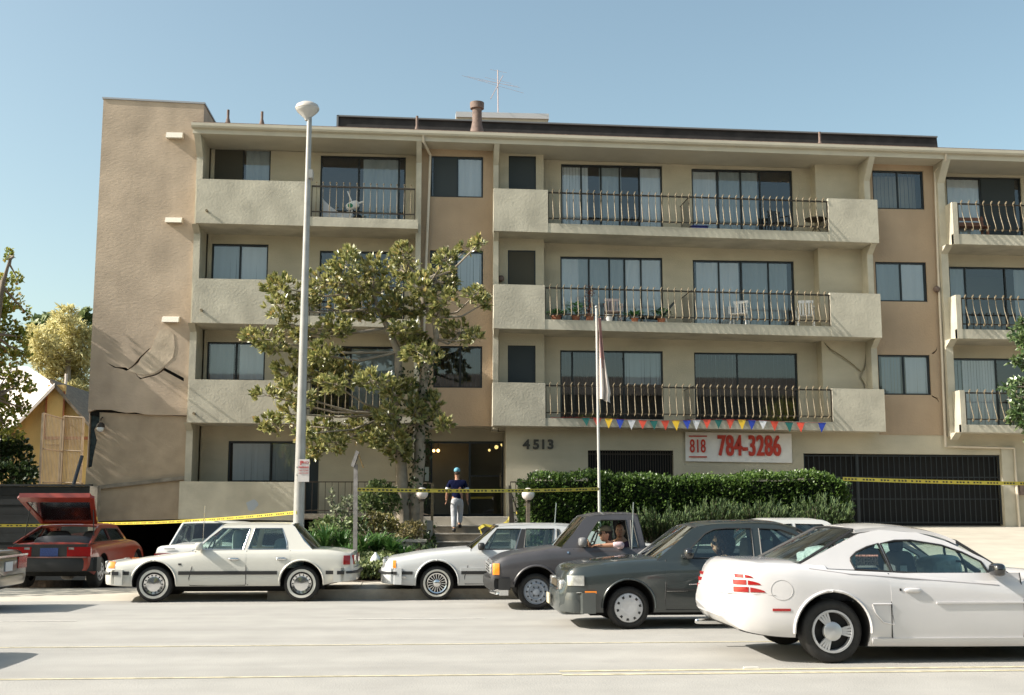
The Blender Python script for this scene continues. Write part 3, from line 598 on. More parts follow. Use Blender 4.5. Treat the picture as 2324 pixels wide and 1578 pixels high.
# ---- railings
def rail_line(x0, x1, zt, parent, n, z0=.10, h=1.02, curl=1., px=None, lean=0.):
    """bowed railing with scrolled balusters between x0 and x1 on the slab line zt"""
    y = YB + .05; m = MB()
    for hh, t in ((h - .1, .021), (z0 + .06, .016)):
        m.hexa([(x0, y - t, zt(x0) + hh - t), (x1, y - t, zt(x1) + hh - t), (x1, y + t, zt(x1) + hh - t), (x0, y + t, zt(x0) + hh - t), (x0, y - t, zt(x0) + hh + t), (x1, y - t, zt(x1) + hh + t), (x1, y + t, zt(x1) + hh + t), (x0, y + t, zt(x0) + hh + t)])
    m.box(x0, x0 + .025, y - .012, y + .012, zt(x0), zt(x0) + h - .1); m.box(x1 - .025, x1, y - .012, y + .012, zt(x1), zt(x1) + h - .1)
    r = m.build('railing', M_iron, parent)
    # one baluster mesh, then copies that share it
    q = LB(); yb = -.02
    if curl:
        pts = []; rr = []
        for i in range(9):        # top scroll
            t = -PI * .2 + i * PI * 1.45 / 8; pts.append((0.02 * curl * math.sin(t), yb - .035 + .035 * math.cos(t) * 1., h - .05 + .042 * math.sin(t))); rr.append(.012)
        pts = pts[::-1]
        for z, d in ((h - .16, -.01), (.70, -.015), (.55, -.04), (.40, -.085), (.27, -.13), (.18, -.14)): pts.append((0, yb + d, z)); rr.append({.40: .014, .27: .015}.get(z, .0095))
        for i in range(8): t = PI + i * PI * 1.3 / 7; pts.append((0.015 * math.sin(t), yb - .10 + .045 * math.cos(t), .135 + .05 * math.sin(t))); rr.append(.012)
        rr = [.013] * 9 + [.010, .0105, .0115, .014, .015, .013] + [.012] * 8
        q.tube(pts, rr, 6)
    else:
        q.tube([(0, 0, .03), (0, 0, .18), (0, 0, .2), (0, 0, .42), (0, 0, .45), (0, 0, h)], [.008, .008, .014, .014, .008, .008], 6); q.ball((0, 0, h + .015), .024, 8, 6)
    first = q.build('baluster', M_brass, r, smooth=60); rl = r
    for i in range(n):
        x = x0 + (x1 - x0) * (i + .7) / (n + .4); o = first if i == 0 else first.copy()
        if i: COL.objects.link(o); o.parent = rl
        off = Vector((0, 0, 0)); w = rl
        while w is not None: off += w.location; w = w.parent
        o.location = Vector((x, y, zt(x))) - off; o.rotation_euler = (0, rnd.uniform(-.012, .012) + lean, 0)
    return r
for L in (4, 3, 2):
    xe = {4: 706, 3: 701, 2: 694}[L]; py = {4: 450, 3: 690, 2: 910}[L]
    rail_line(PX(xe, py, YB), PX({4: 942, 3: 940, 2: 934}[L], py, YB), LA[L][0], BAL['A', L], 15, h=1.0, curl=0)
    b, c = xbe[L]; rail_line(b + .01, c - .01, LBk[L][0], BAL['B', L], 41)
    a = PX(pcx[L][1], pcx[L][3], YB) + .05; rail_line(a, X_R - .3, LC[L][0], BAL['C', L], 27, lean=-.06 if L > 2 else -.05)
    # partition between the two flats
    x = PX(1545, 490, YR); m = MB(); zt = LBk[L][0](x)
    for z in (.08, .98): m.tube([(x, YB + .15, zt + z), (x - .02, YR, zt + z)], .014, 5)
    for i in range(9): y = YB + .2 + i * .14; m.tube([(x, y, zt + .08), (x, y, zt + .98)], .008, 5)
    m.build('partition_railing', M_iron, BAL['B', L])
# straight ground floor railing
m = MB(); a, b = PX(692, 1130, YB), PX(932, 1130, YB); zt = PZ(800, 1094, YB)
for z in (zt, zw + .09): m.box(a, b, YB - .015, YB + .015, z - .014, z + .014)
gr = m.build('railing', M_iron, B)
n = 17; q = MB(); q.box(a, a + .016, YB - .008, YB + .008, zw, zt); first = q.build('baluster', M_iron, gr)
for i in range(1, n): o = first.copy(); COL.objects.link(o); o.parent = gr; o.location.x += (b - a - .016) * i / (n - 1)
# ---------------------------------------------------------------- vehicles
def pchip(pts):
    xs = [p[0] for p in pts]; ys = [p[1] for p in pts]; n = len(xs)
    if n == 1: return lambda x: ys[0]
    h = [xs[i + 1] - xs[i] for i in range(n - 1)]; d = [(ys[i + 1] - ys[i]) / h[i] for i in range(n - 1)]; mm = [d[0]] + [0] * (n - 2) + [d[-1]]
    for i in range(1, n - 1):
        if d[i - 1] * d[i] > 0: w1, w2 = 2 * h[i] + h[i - 1], h[i] + 2 * h[i - 1]; mm[i] = (w1 + w2) / (w1 / d[i - 1] + w2 / d[i])
    def f(x):
        if x <= xs[0]: return ys[0]
        if x >= xs[-1]: return ys[-1]
        i = 0
        while x > xs[i + 1]: i += 1
        t = (x - xs[i]) / h[i]
        return ys[i] * (2 * t ** 3 - 3 * t ** 2 + 1) + h[i] * mm[i] * (t ** 3 - 2 * t ** 2 + t) + ys[i + 1] * (-2 * t ** 3 + 3 * t ** 2) + h[i] * mm[i + 1] * (t ** 3 - t ** 2)
    return f
M_tyre = mat('tyre rubber', (.018, .017, .016), .75, noise=(20, .3), bump=(60, .002))
M_plas = mat('black trim', (.02, .02, .02), .5)
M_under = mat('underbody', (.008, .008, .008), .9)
M_chrome = mat('chrome', (.72, .72, .72), .16, metal=1.)
M_alu = mat('wheel silver', (.55, .56, .58), .35, metal=.6)
M_steel = mat('wheel steel grey', (.30, .33, .38), .45, metal=.4)
M_hub = mat('hub dark', (.03, .03, .03), .7)
M_amber = mat('amber lens', (.85, .25, .02), .2, coat=.5)
M_red = mat('red lens', (.30, .010, .010), .2, coat=.5)
M_lens = mat('clear lens', (.48, .48, .46), .15, coat=1., metal=.4, noise=(25, .25))
M_seat = mat('car seat cloth', (.12, .12, .13), .9)
M_seatl = mat('car seat light', (.34, .38, .37), .9)
M_dash = mat('car interior', (.035, .035, .038), .8)
M_seam = mat('panel gap', (.03, .03, .03), .8)
M_cg = glassmat('car glass', (.82, .90, .87), .02)
M_cgd = glassmat('car glass tinted', (.30, .34, .34), .05)
M_plate_blue = mat('plate blue', (.03, .06, .20), .5, noise=(60, .4))
M_plate = mat('plate white', (.6, .6, .62), .5)
M_ww = mat('whitewall', (.62, .60, .54), .6)
def bool_arches(body, cyl, dark=True):
    """cut the wheel openings out of the body mesh and blacken their inside"""
    cm = LB()
    for x, z, r, y0, y1 in cyl: cm.lathe([(r, y0), (r, y1)], 40, (x, 0, z), 'y')
    c = cm.build('cutter', M_under, body.parent)
    md = body.modifiers.new('b', 'BOOLEAN'); md.operation = 'DIFFERENCE'; md.object = c; md.solver = 'EXACT'
    bpy.context.view_layer.update(); dg = bpy.context.evaluated_depsgraph_get(); me = bpy.data.meshes.new_from_object(body.evaluated_get(dg))
    body.modifiers.clear(); body.data = me; bpy.data.objects.remove(c)
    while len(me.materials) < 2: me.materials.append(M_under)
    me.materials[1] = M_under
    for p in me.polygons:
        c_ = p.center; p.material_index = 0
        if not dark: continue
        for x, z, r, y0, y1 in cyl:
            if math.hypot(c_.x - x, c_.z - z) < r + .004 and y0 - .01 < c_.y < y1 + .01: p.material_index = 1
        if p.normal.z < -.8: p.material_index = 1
    me.polygons.foreach_set('use_smooth', [True] * len(me.polygons)); me.set_sharp_from_angle(angle=RA(33)); me.update()
def wheel(root, x, y, z, r, side, style, rr):
    """side = +1/-1 outward direction in local y; the outer face is at y"""
    w = .19; yo = y; s = side; a = LB()
    prof = [(rr * .98, 0), (rr + .012, .004), (r - .045, .012), (r - .012, -.004), (r, -.028), (r, -w + .03), (r - .015, -w + .004), (rr, -w)]
    a.lathe([(q, h * s) for q, h in prof], 44, (x, yo, z), 'y', cap=False)
    a.lathe([(.01, -.06 * s), (rr * .96, -.06 * s), (rr * .98, 0), ], 32, (x, yo, z), 'y', cap=False)
    h = LB(); h.lathe([(.01, -.07 * s), (rr * .97, -.07 * s), (rr * .97, -.12 * s), (.01, -.12 * s)], 30, (x, yo, z), 'y'); wh = h.build('wheel', M_hub, root)
    a.build('tyre', M_tyre, wh, smooth=40)
    if style in ('cover', 'wire'):
        b = LB(); b.lathe([(rr + .018, .0125 * s), (rr + .019, .016 * s), (r - .058, .018 * s), (r - .056, .0125 * s)], 40, (x, yo, z), 'y', cap=False); b.build('whitewall', M_ww, wh, smooth=40)
    b = LB()
    def rad(r0, r1, ang, wd, y0, y1, bb, mi=0):
        ca, sa = math.cos(ang), math.sin(ang); q = []
        for yy in (y0, y1):
            for (rd, t) in ((r0, -1), (r1, -1), (r1, 1), (r0, 1)):
                ww = wd if rd == r1 else wd * .75; q.append((x + rd * ca - t * ww * sa, yo + yy * s, z + rd * sa + t * ww * ca))
        bb.hexa(q, mi)
    if style == 'cover':
        b.lathe([(rr, .004 * s), (rr * .93, .018 * s), (rr * .70, .012 * s), (rr * .66, .03 * s), (rr * .3, .038 * s), (.003, .042 * s)], 40, (x, yo, z), 'y'); m_ = M_chrome
        for k in range(14): rad(rr * .73, rr * .88, 2 * PI * k / 14, .011, .012, .0195, b, 1)
        mats = [M_chrome, M_hub]
    elif style == 'wire':
        b.lathe([(rr, .004 * s), (rr * .95, .02 * s), (rr * .84, .012 * s), (rr * .84, -.02 * s)], 40, (x, yo, z), 'y', cap=False)
        b.lathe([(rr * .36, -.02 * s), (rr * .34, .03 * s), (rr * .2, .042 * s), (.003, .044 * s)], 24, (x, yo, z), 'y')
        for k in range(36): rad(rr * .3, rr * .86, 2 * PI * k / 36 + (.06 if k % 2 else -.06), .0035, -.01, .006, b)
        b.lathe([(rr * .62, .0 * s), (rr * .60, .008 * s), (rr * .58, 0)], 30, (x, yo, z), 'y', cap=False)
        mats = [M_chrome, M_hub]
    elif style == 'steel':
        b.lathe([(rr, .0), (rr * .96, .012 * s), (rr * .86, -.012 * s), (rr * .62, .012 * s), (rr * .45, -.01 * s), (rr * .3, .0), (rr * .26, .03 * s), (.003, .034 * s)], 40, (x, yo, z), 'y'); mats = [M_steel, M_hub]
        for k in range(12): rad(rr * .68, rr * .80, 2 * PI * k / 12, .012, -.012, .012, b, 1)
        for k in range(6): c_ = 2 * PI * k / 6; b.ball((x + rr * .38 * math.cos(c_), yo + .004 * s, z + rr * .38 * math.sin(c_)), .012, 8, 6, mi=1)
    elif style == 'tencover':
        b.lathe([(rr, .002 * s), (rr * .97, .018 * s), (rr * .6, .03 * s), (rr * .3, .028 * s), (.003, .026 * s)], 40, (x, yo, z), 'y'); mats = [M_alu, M_hub]
        for k in range(10): rad(rr * .70, rr * .86, 2 * PI * k / 10 + .2, .017, .012, .0295, b, 1)
    elif style == 'tri':
        b.lathe([(rr, .0), (rr * 1.0, .02 * s), (rr * .90, .02 * s), (rr * .86, -.03 * s)], 44, (x, yo, z), 'y', cap=False)
        b.lathe([(rr * .46, -.02 * s), (rr * .44, .012 * s), (rr * .38, .02 * s), (.003, .022 * s)], 30, (x, yo, z), 'y'); mats = [M_alu, M_hub]
        for k in range(3):
            c_ = PI + 2 * PI * k / 3
            for t in range(4): rad(rr * .32, rr * .92, c_ + (t - 1.5) * .17, .0115, -.012, .012, b)
    else:
        b.lathe([(rr, .002 * s), (rr * .95, .015 * s), (rr * .7, .006 * s), (rr * .3, .02 * s), (.003, .022 * s)], 30, (x, yo, z), 'y'); mats = [M_alu, M_hub]
        for k in range(8): rad(rr * .5, rr * .8, 2 * PI * k / 8, .012, .002, .018, b, 1)
    b.build('rim', mats, wh, smooth=35)
    return wh
def make_car(root, S):
    Lc, paint = S['L'], S['paint']; top, sh, bot, plan = [pchip(S[k]) for k in ('top', 'sh', 'bot', 'plan')]; c0, c1 = S['cab']
    bulge = S.get('bulge', .0)
    def ring(x):
        b, s_, t, h = bot(x), sh(x), top(x), plan(x); H = s_ - b
        p = [(0, b), (.80 * h, b), (.93 * h, b + .015), (.975 * h, b + .07), (h - .006, b + H * .30), (h, b + H * .50), (h, b + H * .68), (.985 * h, b + H * .86), (.962 * h, s_ - .03), (.93 * h, s_)]
        if c0 < x < c1: p += [(.885 * h, s_ - .004), (.87 * h, s_ - .30), (0, s_ - .34)]
        else: p += [(.86 * h, s_ + (t - s_) * .5), (.5 * h, s_ + (t - s_) * .93), (0, t)]
        return p
    def sidey(x, z):
        p = ring(x)[:10]
        for (ya, za), (yb, zb) in zip(p, p[1:]):
            if za <= z <= zb + 1e-6 and zb > za: return ya + (yb - ya) * (z - za) / (zb - za)
        return p[-1][0] if z > p[-1][1] else p[3][0]
    xs = sorted(set([round(i * Lc / 96, 4) for i in range(97)] + [.012, .03, .06, Lc - .012, Lc - .03, Lc - .06, c0 - .001, c0 + .002, c1 - .002, c1 + .001]))
    rings = []
    for x in xs:
        p = ring(x); rings.append([(x, y, z) for y, z in p] + [(x, -y, z) for y, z in p[-2:0:-1]])
    b = LB(); b.loft(rings); body = b.build('body', paint, root, smooth=33)
    WW = []
    for (x, z, r) in S['wheels']:
        for s in (-1, 1): hh = plan(x); WW.append((x, z + S.get('archdz', 0), S['arch'], s * (hh + .2) if s < 0 else hh - .30, s * (hh - .30) if s < 0 else hh + .2))
    bool_arches(body, WW)
    # arch lips
    for (x, z, r) in S['wheels']:
        for s in (-1, 1):
            m = LB(); ra = S['arch'] + .012; zc = z + S.get('archdz', 0); pts = []
            for i in range(25):
                t = PI * (-.02 + 1.04 * i / 24); px_, pz_ = x + ra * math.cos(t), zc + ra * math.sin(t)
                if bot(px_) + .03 < pz_ < sh(px_) - .01: pts.append((px_, s * (sidey(px_, pz_) + .002), pz_))
            m.tube(pts, S.get('lip', .014), 6); m.build('wheel_arch', paint, root, smooth=60)
            wheel(root, x, s * (plan(x) - .055), z, r, s, S['style'], S['rr'])
    # surface patches that hug the flank
    def patch(name, mt, x0, x1, z0, z1, off, parent=None, sides=(-1, 1), nx=None, nz=5, sl=0, th=.02, fz=None):
        nx = nx or max(8, int((x1 - x0) / .10)); out = []
        for s in sides:
            m = LB(); g = [[None] * (nz + 1) for _ in range(nx + 1)]
            R0, R1 = [], []
            for i in range(nx + 1):
                u = i / nx; col = []; colb = []
                for j in range(nz + 1):
                    v = j / nz; z = z0 + (z1 - z0) * v; x = x0 + (x1 - x0) * u + sl * v * (1 - u)
                    if fz: x, z = fz(u, v, x, z)
                    y = sidey(x, z); col.append((x, s * (y + off), z)); colb.append((x, s * (y + off - th), z))
                R0.append(col + colb[::-1])
            m.loft(R0); out.append(m.build(name, mt, parent or root, smooth=30))
        return out
    for d in S.get('doors', []):
        x0, x1, z0, z1, sl = d[:5]
        for s in (-1, 1):
            q = [(x0 + sl, z1), (x0 + sl * .5, (z0 + z1) / 2), (x0 + sl * .1, z0 + .12), (x0 + .02, z0), (x1 - .01, z0), (x1, z0 + .03), (x1, (z0 + z1) / 2), (x1, z1)]
            q = [(a, b_) for a, b_ in q if not any(math.hypot(a - w_[0], b_ - w_[1]) < w_[2] for w_ in WW)]
            m = LB(); m.tube([(a + (.004 if a > (x0 + x1) / 2 else -.004), s * (sidey(a, b_) + .003), b_) for a, b_ in q], .0065, 5); m.build('door_gap', M_seam, root)
        ds = patch('door', paint, x0, x1, z0, z1, .0025, sl=sl, nx=10, nz=9)
        for dd in ds:
            if any(x0 < w_[0] + w_[2] and x1 > w_[0] - w_[2] for w_ in WW): bool_arches(dd, WW, False)
        hx = d[5]; hz = d[6]
        for s, dd in zip((-1, 1), ds):
            m = LB(); y = sidey(hx, hz); m.ball((hx, s * (y + .012), hz), (.085, .018, .022), 12, 8, .6); m.build('door_handle', S.get('handle', M_chrome), dd, smooth=50)
    for q in S.get('mould', []): patch('side_moulding', q[4] if len(q) > 4 else M_plas, q[0], q[1], q[2], q[3], .016, nz=3)
    for nm_, mt_, pts_, r_ in S.get('lines', []):
        for s in (-1, 1):
            m = LB(); m.tube([(a, s * (sidey(a, b_) + r_ * .3), b_) for a, b_ in pts_], r_, 5); m.build(nm_, mt_, root)
    for q in S.get('patches', []): patch(q[0], q[1], q[2], q[3], q[4], q[5], q[6], nz=q[7] if len(q) > 7 else 3, sl=q[8] if len(q) > 8 else 0)
    # greenhouse
    G = S['gh']; zb, zt, hb, hr = S['zb'], S['zt'], S['hb'], S['hr']
    def gy(z): return hb + (hr - hb) * max(0, (z - zb)) / (zt - zb)
    wins = S['wins']; mp = S.get('pillar', paint)
    sub = lambda poly: [(a[0] + (b_[0] - a[0]) * t / 3, a[1] + (b_[1] - a[1]) * t / 3) for a, b_ in zip(poly, poly[1:] + poly[:1]) for t in range(3)]
    roof = S['roof']; rf = pchip(roof); x0, x1 = roof[0][0], roof[-1][0]
    m = LB()
    for s in (-1, 1):
        m.holed(G, wins, lambda a, b_: (a, s * gy(b_), b_), lambda a, b_: (a, s * (gy(b_) - .035), b_))
    nr = 22
    def rrow(x, dz): z = rf(x); h = gy(z); return [(x, h * k / 6, z + dz + S.get('crown', .045) * (1 - (abs(k) / 6) ** 2.2) - (.0 if abs(k) < 6 else 0)) for k in range(-6, 7)]
    A = [rrow(x0 + (x1 - x0) * i / nr, 0) for i in range(nr + 1)]; Bt = [rrow(x0 + (x1 - x0) * i / nr, -.035) for i in range(nr + 1)]
    m.loft([a + c[::-1] for a, c in zip(A, Bt)])
    gh = m.build('roof', mp, root, smooth=35)
    cg = S.get('glass', M_cg)
    wb0, wt0 = G[0], roof[0]       # windshield
    def screen(nm, base, topp, ins, bow, par, dz=0):
        q = LB(); n = 10; rows = []
        for v in (0, .5, 1):
            x = base[0] + (topp[0] - base[0]) * v; z = base[1] + (topp[1] - base[1]) * v + dz * (1 - v); h = gy(z) - ins; zc = z + (S.get('crown', .045) * v * .5)
            rows.append([(x + bow * (1 - (k / n * 2 - 1) ** 2) * (1 - .6 * v), h * (k / n * 2 - 1), z + (zc - z) * (1 - (k / n * 2 - 1) ** 2)) for k in range(n + 1)])
        q.loft(rows, cap=False, closed=False); g_ = q.build(nm, cg, par, smooth=180, recalc=False)
        e = LB()
        for rw in (rows[0], rows[-1]): e.tube([Vector(p) for p in rw], .014, 5)
        e.tube([rows[0][0], rows[1][0], rows[2][0]], .016, 5); e.tube([rows[0][-1], rows[1][-1], rows[2][-1]], .016, 5)
        e.build('screen_trim', S.get('trim', M_plas), g_, smooth=60)
    screen('windshield', wb0, roof[0], .02, -S.get('bow', .10), root)
    rb = S['rbase']
    if not S.get('norear'): screen('rear_window', rb, roof[-1], .03, S.get('rbow', .08), root)
    else:
        pass
    for wpoly in wins:
        cx = sum(p[0] for p in wpoly) / len(wpoly); cz = sum(p[1] for p in wpoly) / len(wpoly)
        for s in (-1, 1):
            if (s, wins.index(wpoly)) in S.get('open', []): pass
            else:
                q = LB(); q.holed(wpoly, [], lambda a, b_: (a, s * (gy(b_) - .012), b_), lambda a, b_: (a, s * (gy(b_) - .016), b_)); g_ = q.build('window', cg, root)
            e = LB(); pts = [(a, s * (gy(b_) + .002), b_) for a, b_ in wpoly]; e.tube(pts + [pts[0]], S.get('wtrim', .010), 4); e.build('window_trim', S.get('wtrimm', M_plas), root)
    for mt_, pp in S.get('pillarpatch', []):
        for s in (-1, 1): q = LB(); q.holed(pp, [], lambda a, b_: (a, s * (gy(b_) + .005), b_), lambda a, b_: (a, s * (gy(b_) - .01), b_)); q.build('centre_pillar', mt_, root)
    # interior
    for (x, z0, z1, yy, w, mt) in S.get('seats', []):
        for s in ((-1, 1) if yy else (0,)):
            q = LB(); q.ball((x, s * yy, (z0 + z1) / 2), (.10, w, (z1 - z0) / 2), 14, 10, .5); st = q.build('seat', mt, root, smooth=60)
            if S.get('headrest') and yy: q = LB(); q.ball((x + .03, s * yy, z1 + .07), (.05, .12, .09), 10, 8, .6); q.build('headrest', mt, st, smooth=60)
    if S.get('wheelx'):
        q = LB(); x, z = S['wheelx']; y = S['drv']; pts = []
        for i in range(25): t = 2 * PI * i / 24; pts.append((x + .07 * math.sin(t), y + .19 * math.cos(t), z + .17 * math.sin(t)))
        q.tube(pts, .014, 6, cap=False); q.tube([(x - .07, y, z - .17 * 0 + 0), (x - .25, y, z - .12)], .03, 6); q.tube([pts[0], pts[12]], .012, 5); q.build('steering_wheel', M_plas, root, smooth=60)
    q = LB(); q.box(c0 + .02, c0 + .30, -hb * .9, hb * .9, zb - .28, zb - .015); q.build('dashboard', M_dash, root)
    if S.get('mirror'):
        x, z = S['mirror'][:2]; mm_ = S['mirror'][2]; sc = S['mirror'][3] if len(S['mirror']) > 3 else 1
        for s in (-1, 1):
            y = gy(z) ; q = LB(); q.ball((x, s * (y + .12 * sc), z + .02), (.06 * sc, .10 * sc, .065 * sc), 12, 8, .6); q.tube([(x + .03, s * (y - .01), z - .02), (x, s * (y + .08), z)], .02, 6); q.build('wing_mirror', mm_, root, smooth=60)
    # bumpers: swept round the ends
    def bumper(xe, dr, z0, z1, out, mt, parent, xr, wfac=1.):
        """xe end x, dr = -1 for the nose, +1 for the tail, xr = how far back it wraps"""
        pth = []
        h0 = plan(xe - dr * xr)
        n = 7
        for i in range(5): x = xe - dr * xr * (1 - i / 4 * .78); pth.append((x, -(plan(x) + out * .35) * wfac))
        for i in range(1, 8): t = i / 8; pth.append((xe - dr * .0 + dr * out * (1 - (1 - 2 * t) ** 4) - dr * xr * .22 * (abs(1 - 2 * t) ** 5), -(plan(xe - dr * .12) * .97) * (1 - 2 * t) * 1.0))
        pth += [(x, -y) for x, y in pth[:5][::-1]]
        R_ = []
        for i, (x, y) in enumerate(pth):
            a = pth[max(0, i - 1)]; c = pth[min(len(pth) - 1, i + 1)]; d = Vector((c[0] - a[0], c[1] - a[1], 0)).normalized(); nn = Vector((d.y, -d.x, 0)) * (-dr)
            if nn.x * dr < -0.2: nn = -nn
            o_ = .03; H = z1 - z0
            R_.append([(x - nn.x * .05, y - nn.y * .05, z0), (x + nn.x * o_ * .6, y + nn.y * o_ * .6, z0 + .01), (x + nn.x * o_, y + nn.y * o_, z0 + H * .3), (x + nn.x * o_, y + nn.y * o_, z0 + H * .75), (x + nn.x * o_ * .6, y + nn.y * o_ * .6, z1 - .005), (x - nn.x * .05, y - nn.y * .05, z1)])
        q = LB(); q.loft(R_); return q.build('bumper', mt, parent, smooth=50)
    for bb in S.get('bumpers', []): bumper(bb[0], bb[1], bb[2], bb[3], bb[4], bb[5], root, bb[6])
    for q_ in S.get('boxes', []):
        nm, mt, bx = q_[:3]; q = LB()
        if len(q_) > 3 and q_[3] == 'r': q.ball(((bx[0] + bx[1]) / 2, (bx[2] + bx[3]) / 2, (bx[4] + bx[5]) / 2), ((bx[1] - bx[0]) / 2, (bx[3] - bx[2]) / 2, (bx[5] - bx[4]) / 2), 16, 10, .35)
        else: q.box(*bx)
        q.build(nm, mt, root, smooth=50 if len(q_) > 3 else None)
    return dict(sidey=sidey, gy=gy, plan=plan, patch=patch)
def paintm(nm, col, rough=.35, dust=.0, coat=.6, noise=.03): return mat(nm, col, rough, noise=(2.5, noise), coat=coat)
def carroot(name, label, cat, Yn, W_, Xn, zg, d, group=None): return thing(name, (Xn, Yn + W_ / 2, zg), label, cat, group, 0 if d > 0 else PI)
def mapper(Yn, Xn, zg, d):
    def f(px, py, ins=0.): w = P(px, py, Yn + ins); return ((w.x - Xn) * d, w.z - zg)
    return f
# ---- white boxy sedan parked at the kerb
W_ = 1.72; Yn = 19.75; Xn = PX(237, 1310, Yn + .35) + .07; zg = .008; f = mapper(Yn, Xn, zg, 1)
r1 = carroot('parked_sedan', 'boxy cream white sedan with dark side stripe and whitewall tyres parked at the driveway', 'car', Yn, W_, Xn, zg, 1)
P_w1 = paintm('white paint cream', (.60, .585, .53))
def pl(f, pts, ins=0.): return [f(a, b, ins) for a, b in pts]
wx = [f(347, 1334)[0], f(683, 1330)[0]]; tail = f(803, 1300, .3)[0]
S1 = dict(L=tail, paint=P_w1, top=[(0, .58), (.05, .66)] + pl(f, [(268, 1273), (330, 1264), (400, 1255), (440, 1249)], .7) + [f(708, 1243, .6), f(745, 1245, .6), f(785, 1251, .6), (tail - .03, .80), (tail, .72)],
  sh=[(0, .56), (.05, .64)] + pl(f, [(268, 1277), (330, 1268), (400, 1259), (446, 1252), (560, 1249), (660, 1248), (745, 1249), (785, 1255)]) + [(tail - .03, .76), (tail, .70)],
  bot=[(0, .30), (.1, .26), (.5, .24), (3.5, .24), (tail - .4, .27), (tail, .36)], plan=[(0, .72), (.05, .80), (.25, .845), (1, .86), (3.3, .86), (tail - .25, .845), (tail - .05, .80), (tail, .74)],
  cab=(f(446, 1250, .2)[0], f(690, 1245, .3)[0]), gh=pl(f, [(440, 1251), (470, 1222), (499, 1196), (508, 1193.5), (580, 1191.5), (662, 1192), (668, 1196), (690, 1228), (712, 1249)], .16),
  wins=[pl(f, [(449, 1246.5), (475, 1222), (503, 1199.5), (566, 1199.5), (553, 1246.5)], .16), pl(f, [(564, 1246.5), (577, 1199.5), (639, 1199.5), (651, 1230), (653, 1246.5)], .16)],
  roof=pl(f, [(506, 1192.5), (540, 1190.5), (600, 1190), (650, 1190), (664, 1192)], .3), rbase=f(710, 1247, .3), zb=f(560, 1249)[1] - .01, zt=f(580, 1191, .2)[1], hb=.79, hr=.60,
  wheels=[(wx[0], .292, .292), (wx[1], .292, .292)], arch=.355, archdz=.02, style='cover', rr=.175, doors=[], crown=.03,
  seats=[(f(545, 1230, .6)[0], .6, f(545, 1201, .6)[1], .36, .24, M_seatl), (f(640, 1230, .8)[0], .6, f(600, 1222, .8)[1], 0, .60, M_seatl)], wheelx=(f(478, 1246, .5)[0], f(478, 1243, .5)[1]), drv=-.36,
  mirror=(f(452, 1243)[0], f(452, 1243)[1], P_w1), lip=.018, wtrimm=M_chrome, wtrim=.009, trim=M_chrome)
zz = [f(600, y)[1] for y in (1304, 1296)]
S1['doors'] = [(f(428, 1290)[0], f(557, 1290)[0], .27, f(500, 1251)[1], .10, f(530, 1269)[0], f(530, 1269)[1]), (f(558.5, 1290)[0], f(661, 1290)[0] - .03, .27, f(600, 1250)[1], .0, f(638, 1268)[0], f(638, 1268)[1])]
S1['mould'] = [(.28, wx[0] - .40, zz[0], zz[1]), (wx[0] + .40, wx[1] - .40, zz[0], zz[1]), (wx[1] + .40, tail - .22, zz[0], zz[1])]
S1['bumpers'] = [(0.02, -1, .28, .53, .05, P_w1, .30), (tail - .02, 1, .32, .55, .05, P_w1, .30), (0.0, -1, zz[0], zz[1], .075, M_plas, .26), (tail, 1, zz[0], zz[1], .075, M_plas, .26)]
zl = f(785, 1275, .0)[1]
S1['patches'] = [('corner_lamp', M_amber, .06, .17, .555, .66, .006), ('tail_lamp', M_red, tail - .16, tail - .05, .60, .75, .012), ('fender_badge', M_plas, f(404, 1288)[0], f(411, 1288)[0], .60, .63, .004)]
S1['boxes'] = [('grille', M_chrome, (-.012, .02, -.42, .42, .55, .66)), ('headlight', M_lens, (-.015, .03, .46, .72, .55, .67), 'r'), ('headlight', M_lens, (-.015, .03, -.72, -.46, .55, .67), 'r'), ('tail_lamp', M_red, (tail - .03, tail + .012, -.74, -.40, .60, .75)), ('tail_lamp', M_red, (tail - .03, tail + .012, .40, .74, .60, .75)), ('underbody', M_under, (.5, tail - .5, -.6, .6, .19, .26)), ('exhaust', M_under, (1.2, 3.2, -.5, -.4, .15, .2))]
make_car(r1, S1)
